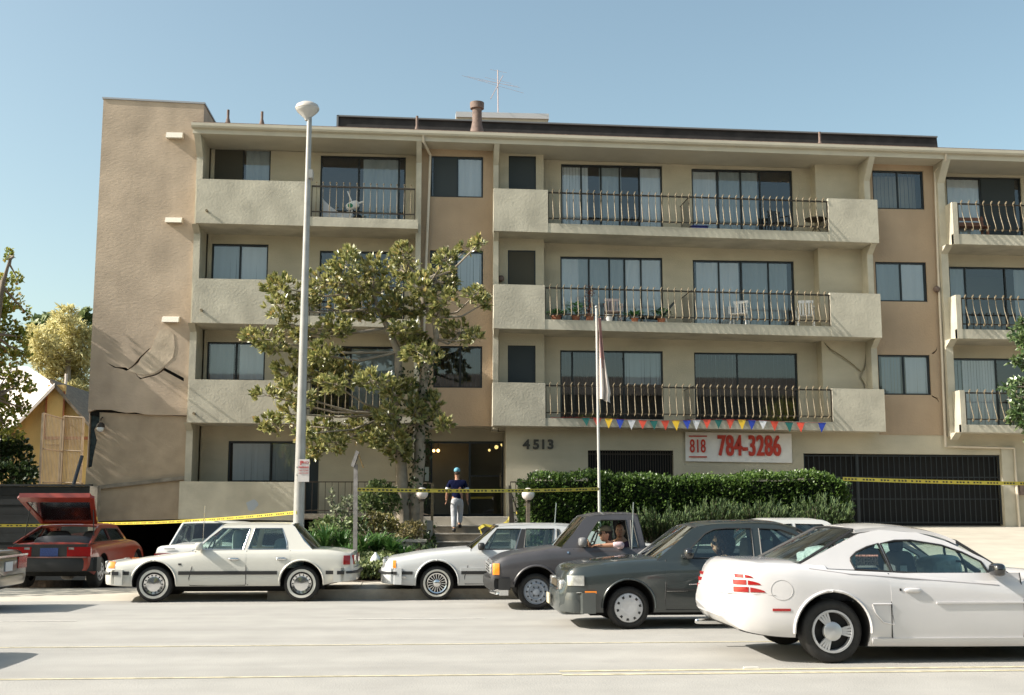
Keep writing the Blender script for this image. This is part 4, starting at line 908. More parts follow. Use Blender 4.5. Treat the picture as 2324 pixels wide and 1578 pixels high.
# ---- silver-white sedan parked in the middle
W_ = 1.74; Yn = 19.95; Xn = PX(861, 1301, Yn + .4) + .07; zg = .0; f = mapper(Yn, Xn, zg, 1); P_w2 = paintm('white paint cool', (.52, .53, .53))
r2 = carroot('parked_sedan', 'silvery white four door sedan with wire wheel covers parked behind the grey pickup', 'car', Yn, W_, Xn, zg, 1)
wx = [f(991, 1327)[0], f(991, 1327)[0] + 2.66]; tail = 4.86
S2 = dict(L=tail, paint=P_w2, top=[(0, .52), (.05, .66)] + pl(f, [(882, 1265), (909, 1259), (980, 1247.5), (1040, 1241.8)], .7) + [(3.95, .96), (4.6, .93), (tail - .03, .88), (tail, .8)],
  sh=[(0, .50), (.05, .62)] + pl(f, [(885, 1272), (920, 1265), (980, 1256), (1060, 1250), (1200, 1248)]) + [(3.2, .87), (3.95, .88), (4.6, .86), (tail, .76)],
  bot=[(0, .32), (.2, .25), (.6, .23), (4.2, .23), (tail, .36)], plan=[(0, .70), (.06, .80), (.25, .85), (1, .87), (3.8, .87), (tail - .2, .84), (tail, .74)],
  cab=(f(1085, 1246, .2)[0], 3.85), gh=pl(f, [(1068, 1248), (1095, 1222), (1125, 1198), (1135, 1195.5), (1200, 1193), (1262, 1193), (1285, 1196)], .16) + [(3.75, f(1200, 1210)[1]), (4.0, f(1200, 1248)[1])],
  wins=[pl(f, [(1094, 1246), (1112, 1220), (1128, 1201), (1181, 1200.5), (1167, 1246)], .16), pl(f, [(1188, 1246), (1194, 1200.5), (1257, 1200.5), (1250, 1246)], .16), pl(f, [(1262, 1246), (1264, 1200.5), (1268, 1201), (1283, 1246)], .16)],
  roof=pl(f, [(1130, 1194.5), (1150, 1192.5), (1200, 1191.5), (1264, 1191.6), (1306, 1194)], .3), rbase=(3.98, .93), zb=f(1200, 1248)[1] - .01, zt=f(1200, 1191, .2)[1], hb=.80, hr=.62,
  wheels=[(wx[0], .285, .285), (wx[1], .285, .285)], arch=.355, archdz=.02, style='wire', rr=.178, crown=.03, seats=[(2.35, .6, 1.14, .36, .24, M_seat), (3.3, .6, 1.1, 0, .6, M_seat)], wheelx=(1.85, .95), drv=-.36,
  mirror=(f(1092, 1243)[0], f(1092, 1243)[1], M_plas), lip=.018, pillar=P_w2)
zz = [f(930, y)[1] for y in (1304, 1297)]
S2['doors'] = [(f(1053, 1290)[0], f(1180, 1290)[0], .27, f(1100, 1249)[1], .12, f(1150, 1272)[0], f(1150, 1270)[1]), (f(1182, 1290)[0], f(1182, 1290)[0] + .86, .27, f(1200, 1249)[1], 0, f(1182, 1290)[0] + .7, f(1150, 1270)[1])]
S2['mould'] = [(.24, wx[0] - .41, zz[0], zz[1]), (wx[0] + .41, wx[1] - .41, zz[0], zz[1]), (wx[1] + .41, tail - .2, zz[0], zz[1]), (wx[0] + .41, wx[1] - .41, zz[1] + .005, zz[1] + .06, P_w2)]
S2['bumpers'] = [(.02, -1, .27, .54, .05, P_w2, .3), (tail - .02, 1, .32, .55, .05, P_w2, .3), (0, -1, zz[0], zz[1], .075, M_plas, .24), (tail, 1, zz[0], zz[1], .075, M_plas, .24)]
S2['patches'] = [('corner_lamp', M_amber, f(891, 1280)[0], f(898, 1280)[0], f(895, 1293)[1], f(895, 1272)[1], .008), ('side_marker', M_lens, f(905, 1310)[0], f(921, 1310)[0], f(905, 1313)[1], f(905, 1308)[1], .022), ('tail_lamp', M_red, tail - .2, tail - .05, .62, .78, .01)]
S2['boxes'] = [('grille', M_chrome, (-.012, .03, -.35, .35, .54, .70)), ('headlight', M_lens, (-.012, .05, .38, .70, .55, .69), 'r'), ('headlight', M_lens, (-.012, .05, -.70, -.38, .55, .69), 'r'), ('underbody', M_under, (.5, 4.4, -.6, .6, .18, .26)), ('tail_lamp', M_red, (tail - .02, tail + .01, -.72, .72, .62, .78)),
  ]
S2['pillarpatch'] = [(M_plas, pl(f, [(1170, 1246), (1184, 1200.5), (1193, 1200.5), (1187, 1246)], .16))]
make_car(r2, S2)
# ---- grey pickup in traffic
W_ = 1.66; Yn = 17.65; Xn = PX(1101, 1318, Yn + .3) + .08; zg = .03; f = mapper(Yn, Xn, zg, 1); P_pk = paintm('dark grey paint', (.058, .055, .060), .42, noise=.12)
r3 = carroot('pickup_truck', 'dusty dark grey compact pickup with two people at the open window', 'pickup', Yn, W_, Xn, zg, 1)
wx = [f(1217, 1342)[0], f(1217, 1342)[0] + 2.6]; tail = 4.45; cabr = f(1461, 1240, .1)[0]
S3 = dict(L=tail, paint=P_pk, top=[(0, .62), (.03, .72)] + pl(f, [(1112, 1269), (1148, 1256), (1210, 1244), (1267, 1237)], .7) + [(cabr, .93), (tail - .05, .93), (tail, .90)],
  sh=[(0, .60), (.03, .68)] + pl(f, [(1115, 1276), (1150, 1263), (1210, 1252), (1290, 1245), (1400, 1243)]) + [(cabr, .90), (tail, .89)],
  bot=[(0, .36), (.3, .32), (.8, .30), (3.8, .34), (tail, .42)], plan=[(0, .74), (.04, .79), (.2, .82), (1, .83), (4.2, .83), (tail, .81)],
  cab=(f(1318, 1243, .15)[0] - .05, tail - .08), gh=pl(f, [(1272, 1246), (1300, 1213), (1324, 1180), (1336, 1172), (1380, 1169.5), (1441, 1168.5), (1449, 1174), (1456, 1205), (1463, 1248)], .12),
  wins=[pl(f, [(1319, 1243), (1338, 1210), (1357, 1184), (1366, 1180.5), (1420.5, 1180.5), (1428, 1243)], .12), pl(f, [(1432, 1243), (1433, 1181), (1436.5, 1181), (1448, 1243)], .12)],
  roof=pl(f, [(1330, 1174), (1345, 1170), (1380, 1167.5), (1425, 1167.5), (1443, 1169)], .35), rbase=f(1459, 1247, .3), zb=f(1400, 1244)[1] - .01, zt=f(1400, 1168, .2)[1], hb=.77, hr=.60, rbow=.02,
  wheels=[(wx[0], .268, .268), (wx[1], .268, .268)], arch=.33, archdz=.045, style='steel', rr=.19, crown=.035, open=[(-1, 0)],
  seats=[(f(1436, 1230, .7)[0], .55, .95, 0, .62, M_seat)], wheelx=(f(1345, 1240, .5)[0], 1.0), drv=-.36, mirror=(f(1321, 1235)[0], f(1321, 1233)[1] + .0, mat('mirror back grey', (.16, .16, .165), .5), 1.05), lip=.02)
S3['doors'] = [(f(1300, 1290)[0], cabr - .12, .34, f(1400, 1246)[1], .02, f(1421, 1261)[0], f(1421, 1261)[1])]; S3['handle'] = M_plas
S3['bumpers'] = [(.0, -1, .30, .47, .05, M_plas, .28), (.03, -1, .22, .31, .02, M_chrome, .22), (tail, 1, .36, .5, .06, M_chrome, .2)]
S3['patches'] = [('corner_lamp', M_amber, .02, f(1133, 1290)[0], f(1125, 1305)[1], f(1125, 1279)[1], .01), ('fender_bolt', M_chrome, f(1289, 1255)[0] - .015, f(1289, 1255)[0] + .015, f(1289, 1256)[1], f(1289, 1252)[1], .01)]
S3['boxes'] = [('grille', mat('grille silver', (.30, .30, .30), .4, metal=.5), (-.02, .03, -.45, .45, .52, .68)), ('headlight', M_lens, (-.025, .04, .47, .72, .52, .68), 'r'), ('headlight', M_lens, (-.025, .04, -.72, -.47, .52, .68), 'r'), ('underbody', M_under, (.4, 4.2, -.5, .5, .22, .36)), ('cab_back', P_pk, (cabr - .03, cabr, -.75, .75, .4, .90)), ('bed_floor', M_under, (cabr, tail - .1, -.70, .70, .52, .56)), ('tail_lamp', M_red, (tail - .01, tail + .01, -.8, -.68, .5, .8)), ('tail_lamp', M_red, (tail - .01, tail + .01, .68, .8, .5, .8))]
for z in (.55, .59, .63): S3['boxes'].append(('grille_bar', M_plas, (-.028, -.018, -.44, .44, z, z + .014)))
make_car(r3, S3)
p0 = f(1433, 1259, .0); p1 = f(1440, 1168, .0)
m = LB(); b0 = f(1443, 1262, -.6)
a0, a1 = P(1432.5, 1262, Yn - 1.1), P(1437, 1139, Yn - 1.1)
# ---- dark green-grey sedan in traffic
W_ = 1.67; Yn = 14.62; Xn = PX(1249, 1329, Yn + .42) + .09; zg = .045; f = mapper(Yn, Xn, zg, 1); P_sn = paintm('dark green grey paint', (.026, .034, .034), .32, coat=.9, noise=.1)
r4 = carroot('sedan_car', 'dark green grey sedan with silver wheel covers driven by a curly haired woman', 'car', Yn, W_, Xn, zg, 1)
wx = [f(1428, 1384)[0], f(1428, 1384)[0] + 2.43]; tail = 4.28
S4 = dict(L=tail, paint=P_sn, top=[(0, .50), (.06, .60)] + pl(f, [(1268, 1297), (1291, 1283), (1366, 1268.5), (1457, 1260.5)], .7) + [(3.55, .97), (4.0, .95), (tail - .06, .86), (tail, .72)],
  sh=[(0, .48), (.08, .58)] + pl(f, [(1290, 1298), (1330, 1287), (1400, 1279), (1500, 1273), (1600, 1269), (1700, 1267)]) + [(3.2, .88), (4.0, .87), (tail, .68)],
  bot=[(0, .24), (.15, .20), (.6, .19), (3.6, .20), (tail, .32)], plan=[(0, .60), (.08, .72), (.3, .80), (.7, .825), (1.4, .835), (3.4, .835), (tail - .3, .80), (tail, .68)],
  cab=(f(1530, 1268, .2)[0], 3.42), gh=pl(f, [(1488, 1272), (1530, 1236), (1572, 1201), (1592, 1194), (1640, 1190), (1710, 1189), (1762, 1191), (1800, 1201), (1822, 1215), (1850, 1244)], .16) + [(3.62, f(1700, 1267)[1] - .005)],
  wins=[pl(f, [(1546, 1266), (1572, 1238), (1600, 1212), (1622, 1202), (1650, 1199.5), (1706, 1199.5), (1706, 1266)], .16), pl(f, [(1724, 1266), (1724, 1200), (1772, 1202), (1800, 1212), (1821, 1224), (1824, 1266)], .16)],
  roof=pl(f, [(1578, 1196.5), (1600, 1191), (1650, 1188), (1710, 1187), (1762, 1189), (1800, 1199)], .35), rbase=(3.6, .94), zb=f(1650, 1268)[1] - .01, zt=f(1700, 1187, .2)[1], hb=.775, hr=.58,
  wheels=[(wx[0], .262, .262), (wx[1], .262, .262)], arch=.325, archdz=.02, style='tencover', rr=.182, crown=.04, seats=[(f(1662, 1240, .6)[0] + .38, .5, f(1700, 1222, .6)[1], .36, .22, M_seat), (3.2, .6, 1.05, 0, .58, M_seat)], headrest=True, wheelx=(f(1572, 1266, .5)[0], .97), drv=-.36,
  mirror=(f(1560, 1258)[0], f(1560, 1258)[1] - .01, mat('black gloss', (.015, .015, .016), .15, coat=1), 1.05), lip=.014, handle=M_plas, bow=.10)
S4['doors'] = [(f(1509, 1340)[0], f(1716, 1340)[0], .24, f(1600, 1270)[1], .03, f(1690, 1290)[0], f(1690, 1290)[1]), (f(1718, 1340)[0], f(1718, 1340)[0] + .72, .24, f(1700, 1269)[1], 0, f(1718, 1340)[0] + .58, f(1690, 1290)[1])]
S4['mould'] = [(f(1510, 1340)[0], f(1510, 1340)[0] + .85, f(1550, 1341)[1], f(1550, 1336)[1], M_plas)]
S4['bumpers'] = [(.03, -1, .20, .455, .035, mat('bumper grey', (.055, .062, .06), .4, noise=(3, .1), coat=.5), .40), (tail - .02, 1, .26, .5, .05, P_sn, .4)]
S4['patches'] = [('headlight', M_lens, .09, f(1326, 1318)[0], f(1310, 1330)[1], f(1310, 1307)[1], .012, 3), ('side_marker', M_amber, f(1327, 1344)[0], f(1353, 1344)[0], f(1340, 1347)[1], f(1340, 1341.5)[1], .045, 2), ('door_badge', M_chrome, f(1512, 1342)[0], f(1560, 1342)[0], f(1530, 1342.3)[1], f(1530, 1341)[1], .022, 2)]
S4['boxes'] = [('grille', mat('grille bronze', (.12, .10, .07), .4, metal=.4), (.0, .05, -.30, .30, .49, .58)), ('headlight', M_lens, (.0, .10, .30, .62, .47, .60), 'r'), ('headlight', M_lens, (.0, .10, -.62, -.30, .47, .60), 'r'), ('underbody', M_under, (.4, 3.9, -.55, .55, .15, .24)), ('license_plate', mat('cream plate', (.55, .48, .33), .5), (-.085, -.07, -.15, .15, .27, .40)), ('front_spoiler', P_sn, (.02, .35, -.62, .62, .16, .22), 'r')]
S4['cab'] = (f(1530, 1268, .2)[0], 3.42)
make_car(r4, S4)
# ---- white coupe, nearest
W_ = 1.82; Yn = 11.25; zg = .055; tailX = PX(1586, 1365, Yn + 1.35); Xn = tailX + 4.5; f = mapper(Yn, Xn, zg, -1); P_mu = paintm('bright white paint', (.60, .585, .59), .3, coat=1.)
r5 = carroot('coupe_car', 'big bright white two door coupe with three slot tail lamps nearest the camera', 'car', Yn, W_, Xn, zg, -1)
L_ = 4.5; wx = [f(1893, 1440)[0] - 2.57, f(1893, 1440)[0]]
q = lambda pts, i=0.: sorted(pl(f, pts, i))
S5 = dict(L=L_, paint=P_mu, top=[(0, .55), (.08, .64), (.8, .80), (1.2, .86)] + q([(2290, 1312)], .5) + q([(1785, 1267), (1717, 1264), (1640, 1265)], 1.0) + [(L_ - .20, f(1634, 1266, 1.)[1] + .005), (L_ - .12, .93), (L_ - .05, .80), (L_, .62)],
  sh=[(0, .50), (.1, .60), (.8, .76)] + q([(2290, 1318), (2200, 1310), (2020, 1300), (1900, 1294), (1800, 1287), (1720, 1280)]) + [(L_ - .20, .92), (L_ - .12, .86), (L_ - .05, .74), (L_, .58)],
  bot=[(0, .25), (.2, .19), (.6, .17)] + q([(2320, 1472), (1975, 1472)]) + [(3.45, .22)] + q([(1794, 1452), (1700, 1440)]) + [(L_ - .08, .34), (L_, .42)],
  plan=[(0, .58), (.1, .72), (.35, .83), (.8, .895), (1.6, .89), (2.6, .885), (3.3, .91), (3.8, .90), (4.1, .86), (4.3, .79), (L_ - .08, .70), (L_, .60)],
  cab=tuple(sorted((f(2225, 1300, .3)[0], f(1850, 1272, .4)[0]))), gh=q([(2302, 1316), (2230, 1268), (2148, 1228)], .2) + q([(2089, 1209.5), (2002, 1203), (1955, 1212)], .2) + q([(1900, 1238), (1840, 1266), (1800, 1287)], .2),
  wins=[pl(f, [(2242, 1310), (2224, 1275), (2185, 1254), (2141, 1238), (2072, 1227), (2036, 1227.5), (2003, 1234), (2021, 1297)], .17), pl(f, [(2017, 1297), (1997, 1234), (1970, 1242), (1944, 1254), (1930, 1266), (1929, 1274), (1936, 1292)], .17)],
  roof=q([(2148, 1226), (2120, 1213), (2089, 1204.5), (2040, 1198), (2002, 1196), (1960, 1197.5), (1925, 1202)], .45), rbase=None, zb=f(2020, 1298)[1] - .02, zt=f(2002, 1197, .3)[1], hb=.80, hr=.60,
  wheels=[(wx[0], .302, .302), (wx[1], .302, .302)], arch=.368, archdz=.01, style='tri', rr=.205, crown=.035, seats=[(2.6, .5, 1.06, .38, .25, M_seat), (3.2, .5, .98, 0, .55, M_seat)], headrest=True, wheelx=(2.0, .95), drv=.36,
  mirror=(f(2262, 1300)[0], f(2262, 1298)[1], mat('black gloss', (.015, .015, .016), .15, coat=1), 1.), lip=.016, handle=P_mu, bow=.06, rbow=.10)
S5['rbase'] = f(1806, 1279, .25)
S5['doors'] = [(f(2322, 1400)[0] - .02, f(2026, 1400)[0], f(2026, 1452)[1], f(2020, 1302)[1], 0, f(2073, 1340)[0], f(2073, 1340)[1])]
S5['mould'] = [(f(2322, 1369)[0] - .1, f(2127, 1368)[0], f(2200, 1370)[1], f(2200, 1366)[1], P_mu), (wx[0] + .39, wx[1] - .385, .17, .235, P_mu)]
S5['bumpers'] = []
S5['lines'] = [('body_crease', mat('crease shade grey', (.42, .40, .42), .5), pl(f, [(1840, 1291), (1930, 1303), (2020, 1309), (2120, 1317), (2200, 1323), (2270, 1328)]), .005), ('bumper_gap', mat('shadow line white', (.35, .34, .34), .6), pl(f, [(1640, 1349), (1680, 1350), (1720, 1351), (1762, 1352)]), .004)]  # flank crease drawn as a grey line, its shade put into the colour
lp = []
for (u0, u1, y0, y1) in ((1673, 1714, 1305, 1313), (1669, 1730, 1318, 1329), (1669, 1740, 1334, 1346)):
    a, b_ = f(u1, (y0 + y1) / 2)[0], f(u0, (y0 + y1) / 2, .12)[0]; lp.append(('tail_lamp', M_red, a, b_, f(1700, y1)[1], f(1700, y0)[1], .006, 3))
S5['patches'] = [('side_marker', M_red, f(1795, 1385)[0], f(1756, 1385)[0], f(1775, 1388)[1], f(1775, 1382)[1], .006, 2), ('door_lock', M_plas, f(2047, 1339)[0], f(2043, 1339)[0], f(2045, 1341.5)[1], f(2045, 1336)[1], .008, 2)]
zt_ = f(1700, 1346)[1]
S5['boxes'] = [('underbody', M_under, (.4, L_ - .95, -.6, .6, .14, .26)), ('tail_lamp', M_red, (L_ - .06, L_ - .02, -.60, -.44, .64, .68)), ('tail_lamp', M_red, (L_ - .07, L_ - .03, -.59, -.44, .71, .75)), ('tail_lamp', M_red, (L_ - .09, L_ - .045, -.57, -.44, .78, .81)), ('license_plate', M_plate, (L_ - .04, L_ - .02, -.15, .15, .52, .66)), ('headlight', M_lens, (.0, .1, .40, .66, .50, .62), 'r'), ('headlight', M_lens, (.0, .1, -.66, -.40, .50, .62), 'r'),
  ('brake_lamp', M_red, (L_ - .20, L_ - .17, -.12, .12, .935, .955)), ('exhaust', M_chrome, (L_ - .35, L_ + .02, -.62, -.55, .24, .30), 'r')]
api5 = make_car(r5, S5)
for _, mt_, a_, b_, z0_, z1_, of_, _n in lp:
    L5 = b_ - a_; mid = a_ + L5 * .52
    for u0, u1 in ((a_, mid - .008), (mid + .008, b_)):
        def fz(u, v, x, z, z0_=z0_, a_=a_, L5=L5): t = max(0., min(1., (x - a_) / (L5 * .55))); return x, z0_ + (z - z0_) * (.12 + .88 * t ** .6)
        api5['patch']('tail_lamp', mt_, u0, u1, z0_, z1_, of_, fz=fz, nx=10, nz=3)
# fuel flap ring, side scoop, parcels in the car
for s in (-1, 1):
    cx, cz = f(1776, 1340); m = LB(); pts = []
    for i in range(25): t = 2 * PI * i / 24; x, z = cx + .105 * math.cos(t), cz + .095 * math.sin(t); pts.append((x, s * (api5['sidey'](x, z) + .001), z))
    if s > 0: m.tube(pts, .0025, 4, cap=False); m.build('fuel_flap', mat('shadow line white', (.35, .34, .34), .6), r5)
    m = LB(); pts = [f(1980, 1371), f(2023, 1371), f(2030, 1418), f(2005, 1412), f(1988, 1392)]; pts = [(a, s * (api5['sidey'](a, b_) + .003), b_) for a, b_ in pts]; m.tube(pts + [pts[0]], .009, 5, cap=False); m.build('side_scoop', P_mu, r5, smooth=60)
M_bag = mat('pale plastic bag', (.42, .52, .52), .5, bump=(9, .05))
def bag(px, py, ins, rx, ry, rz, root, nm='parcel'):
    x, z = f(px, py, ins); m = LB(); m.ball((x, (W_ / 2 - ins), z), (rx, ry, rz), 14, 10, .4, rot=Matrix.Rotation(.15, 3, 'Y')); return m.build(nm, M_bag, root, smooth=30)
bag(2130, 1290, .75, .17, .25, .13, r5); bag(1855, 1262, .7, .10, .16, .10, r5); bag(1830, 1268, .9, .08, .12, .08, r5)
x, z = f(1966, 1272, .19); m = LB()
gyy = api5['gy'](z) - .03
M_stk = mat('sticker', (.5, .3, .25), .5, noise=(70, .9))
m.box(x - .12, x + .11, gyy - .004, gyy, z - .05, z + .055); m.build('window_sticker', M_stk, r5)
m = LB(); m.box(x - .11, x + .11, gyy + .002, gyy + .006, z - .12, z - .07); m.build('window_sticker', mat('sticker blue', (.08, .12, .22), .5, noise=(60, .6)), r5)
x, z = f(2052, 1292, .17); m = LB(); m.box(x - .035, x + .035, gyy + .004, gyy + .008, z - .03, z + .035); m.build('window_sticker', M_plate, r5)
# interior mirror
x, z = f(2185, 1238, .9); m = LB(); m.ball((x + .1, 0, z + .02), (.02, .11, .035), 10, 8, .6); m.build('interior_mirror', M_plas, r5, smooth=60)
# ---- generic rear-view cars in the left driveway, in metres
def metre_car(root, paint, W2, L2, H, style, boot=True, belt=.88, nose=.70, glass=M_cg, zt=None, tailz=.9, rearx=3.55, roofx=(1.95, 3.1), extra=None, wb=(.85, 3.4), hatch=False, seats=None):
    S = dict(L=L2, paint=paint, top=[(0, .5), (.06, nose - .05), (.2, nose), (1.3, belt + .03)] + ([(rearx, tailz + .03), (L2 - .15, tailz), (L2 - .04, tailz - .05), (L2, tailz - .15)] if boot else [(L2 - .2, belt + .03), (L2 - .05, belt), (L2, belt - .1)]),
      sh=[(0, .45), (.08, nose - .08), (1.3, belt), (L2 - .5, belt), (L2 - .1, (tailz if boot else belt) - .05), (L2, (tailz if boot else belt) - .18)], bot=[(0, .3), (.3, .22), (L2 - .5, .22), (L2, .34)],
      plan=[(0, W2 * .4), (.1, W2 * .46), (.5, W2 / 2), (L2 - .4, W2 / 2), (L2 - .06, W2 * .475), (L2, W2 * .45)], cab=(1.42, rearx - .08), gh=[(1.35, belt), (roofx[0], H - .03), (roofx[0] + .15, H), (roofx[1], H), (roofx[1] + .1, H - .03), (rearx, belt)],
      wins=[[(1.55, belt + .03), (roofx[0] + .08, H - .09), (2.45, H - .07), (2.45, belt + .03)], [(2.52, belt + .03), (2.52, H - .07), (roofx[1], H - .08), (rearx - .25, belt + .03)]],
      roof=[(roofx[0] + .03, H - .02), (roofx[0] + .2, H), (roofx[1] - .1, H), (roofx[1] + .05, H - .02)], rbase=(rearx, belt + .02), zb=belt - .01, zt=H, hb=W2 / 2 - .07, hr=W2 / 2 - .24, wheels=[(wb[0], .3, .3), (wb[1], .3, .3)], arch=.36, style=style, rr=.18, crown=.03,
      seats=seats or [(2.3, .6, 1.08, .36, .24, M_seat), (3.1, .6, 1.0, 0, .58, M_seat)], glass=glass, lip=.01, norear=hatch)
    if extra: S.update(extra)
    return make_car(root, S)
# white sedan seen from behind
P_w3 = paintm('white paint old', (.62, .62, .60))
c = P(448, 1240, 22.75); Lw = 4.5
r6 = thing('parked_sedan', (c.x, c.y + Lw, -.17), 'white sedan seen from behind with wide red tail lamps in the basement driveway', 'car', rz=-PI / 2)
metre_car(r6, P_w3, 1.68, Lw, 1.42, 'plain', belt=.90, tailz=1.02, rearx=3.65, roofx=(1.9, 3.0), nose=.75, wb=(.85, 3.45), extra=dict(bumpers=[(Lw - .02, 1, .40, .62, .05, P_w3, .3)], boxes=[
  ('tail_lamp', M_red, (Lw - .04, Lw + .012, -.80, -.36, .70, .86)), ('tail_lamp', M_red, (Lw - .04, Lw + .012, .36, .80, .70, .86)), ('reversing_lamp', M_plate, (Lw - .03, Lw + .014, -.355, -.23, .70, .86)), ('reversing_lamp', M_plate, (Lw - .03, Lw + .014, .23, .355, .70, .86)), ('license_plate', mat('plate grey', (.4, .42, .5), .5), (Lw - .03, Lw + .016, -.15, .15, .70, .84)),
  ('boot_badge', M_seam, (Lw - .012, Lw + .004, -.62, -.42, .935, .95)), ('bumper_strip', M_plas, (Lw + .06, Lw + .085, -.74, .74, .60, .63))], trim=P_w3))
m = LB(); m.tube([(Lw - .5, 0, 1.0), (Lw - .5, .02, 1.75)], .006, 4); m.build('aerial', M_chrome, r6)
# red hatchback, tailgate up
P_rd = paintm('faded red paint', (.30, .036, .018), .35); Lh = 3.85
c = P(127, 1270, 23.15)
r7 = thing('parked_hatchback', (c.x, c.y + Lh, .0), 'red hatchback with its tailgate wide open and a blue plate in the basement driveway', 'car', rz=-PI / 2 - RA(2))
api7 = metre_car(r7, P_rd, 1.64, Lh, 1.20, 'plain', boot=False, belt=.86, tailz=.86, rearx=Lh - .10, roofx=(1.6, 2.75), nose=.66, wb=(.75, 3.15), hatch=True, extra=dict(
  bumpers=[(Lh - .02, 1, .33, .60, .06, M_plas, .33)], rbase=(Lh - .1, .88), boxes=[('tail_lamp', M_red, (Lh - .05, Lh + .014, -.79, -.34, .62, .80)), ('tail_lamp', M_red, (Lh - .05, Lh + .014, .34, .79, .62, .80)), ('tail_panel', M_plas, (Lh - .05, Lh + .008, -.335, .335, .61, .80)), ('license_plate', M_plate_blue, (Lh - .0, Lh + .016, -.17, .17, .62, .78)), ('bumper_trim', mat('faded trim', (.25, .12, .10), .5), (Lh - .02, Lh + .09, -.72, .72, .595, .615)),
  ('reversing_lamp', M_lens, (Lh - .0, Lh + .018, -.47, -.37, .75, .79)), ('reversing_lamp', M_lens, (Lh - .0, Lh + .018, .37, .47, .75, .79)), ('hatch_sill', M_plas, (Lh - .12, Lh - .01, -.70, .70, .80, .85))], mould=[(1.15, 2.75, .36, .44)], lip=.006))
# open tailgate hinged at the rear edge of the roof
hx, hz = 2.82, 1.22; gate_l = 1.05; ang = RA(31)
def hp(u, y, n=0): return (hx + u * math.cos(ang) - n * math.sin(ang), y, hz + u * math.sin(ang) + n * math.cos(ang))
m = LB(); out = [(0.0, -.56), (gate_l * .93, -.74), (gate_l, -.66), (gate_l, .66), (gate_l * .93, .74), (0, .56)]; inn = [(.10, -.48), (gate_l * .80, -.62), (gate_l * .80, .62), (.10, .48)]
m.holed(out, [inn], lambda a, b_: hp(a, b_, 0), lambda a, b_: hp(a, b_, .05)); 
m.slab([hp(gate_l * .8, -.70, .0), hp(gate_l, -.68, -.02), hp(gate_l + .03, -.68, .06), hp(gate_l * .8, -.70, .06)], [hp(gate_l * .8, .70, .0), hp(gate_l, .68, -.02), hp(gate_l + .03, .68, .06), hp(gate_l * .8, .70, .06)])
tg = m.build('tailgate', P_rd, r7)
m = LB(); m.holed(inn, [], lambda a, b_: hp(a, b_, .02), lambda a, b_: hp(a, b_, .026)); m.build('tailgate_glass', glassmat('tailgate glass', (.7, .75, .72), .22, rough=.12), tg)
for s in (-1, 1): m = LB(); m.tube([(3.35, s * .68, .90), hp(.55, s * .62, .0)], .012, 6); m.build('gas_strut', M_plas, tg)
# ---- dark sedan whose tail enters at the left edge
c = P(50, 1310, 17.6 + 1.5); Ld = 4.6; P_dk = paintm('dark brown paint', (.05, .042, .038), .3, coat=.9)
r8 = thing('sedan_car', (c.x - Ld, 17.6 + .87, .03), 'dark sedan with chrome rear bumper cut off by the left edge of the photo', 'car')
metre_car(r8, P_dk, 1.74, Ld, 1.38, 'plain', belt=.86, tailz=.88, rearx=3.5, roofx=(1.9, 2.95), wb=(.9, 3.5), extra=dict(bumpers=[(Ld - .02, 1, .34, .50, .07, mat('dull chrome', (.40, .38, .35), .3, metal=.8), .35)], boxes=[('tail_lamp', M_red, (Ld - .03, Ld + .012, -.78, -.4, .58, .76)), ('tail_lamp', M_red, (Ld - .03, Ld + .012, .4, .78, .58, .76)), ('tail_trim', M_chrome, (Ld - .02, Ld + .016, -.80, .80, .77, .80)), ('license_plate', M_plate, (Ld - .02, Ld + .014, -.15, .15, .56, .70))], patches=[('tail_lamp', M_red, Ld - .10, Ld - .02, .56, .74, .012)]))
# ---- white car behind the dark green sedan: only its roof shows
c = P(1735, 1200, 19.9)
r9 = thing('parked_sedan', (c.x - 1.9, 19.95 + .86, .0), 'white car at the kerb almost hidden behind the dark green sedan', 'car')
metre_car(r9, P_w3, 1.72, 4.6, 1.335, 'plain', belt=.86, tailz=.9, rearx=3.75, roofx=(1.95, 3.0), wb=(.9, 3.55))
# ---- dark car just outside the frame whose shadow falls on the road
r10 = thing('sedan_car', (PX(0, 1500, 12) - .62, 10.95 + .86, .05), 'car just beyond the left edge whose shadow reaches the road at lower left', 'car', rz=PI)
metre_car(r10, P_dk, 1.74, Ld, 1.38, 'plain', belt=.86, tailz=.88, rearx=3.5, roofx=(1.9, 2.95), wb=(.9, 3.5))
# ---------------------------------------------------------------- things on the site
M_lamp = mat('galvanised pole', (.33, .325, .31), .5, metal=.25, noise=(5, .12))
M_globe = mat('white globe glass', (.72, .66, .64), .3)
M_wood = mat('weathered wood', (.17, .14, .11), .9, noise=(9, .3), streak=(6, 6, .6, .2))
M_woodg = mat('grey wood', (.28, .26, .25), .9, noise=(9, .25))
M_tape = mat('caution tape yellow', (.52, .42, .05), .45)
M_tapek = mat('caution tape print', (.05, .045, .02), .6)
def ground_z(x, y):
    if y < 22.3: return .168 if y > 20.4 else zroad(y)
    return zgar(x, y)
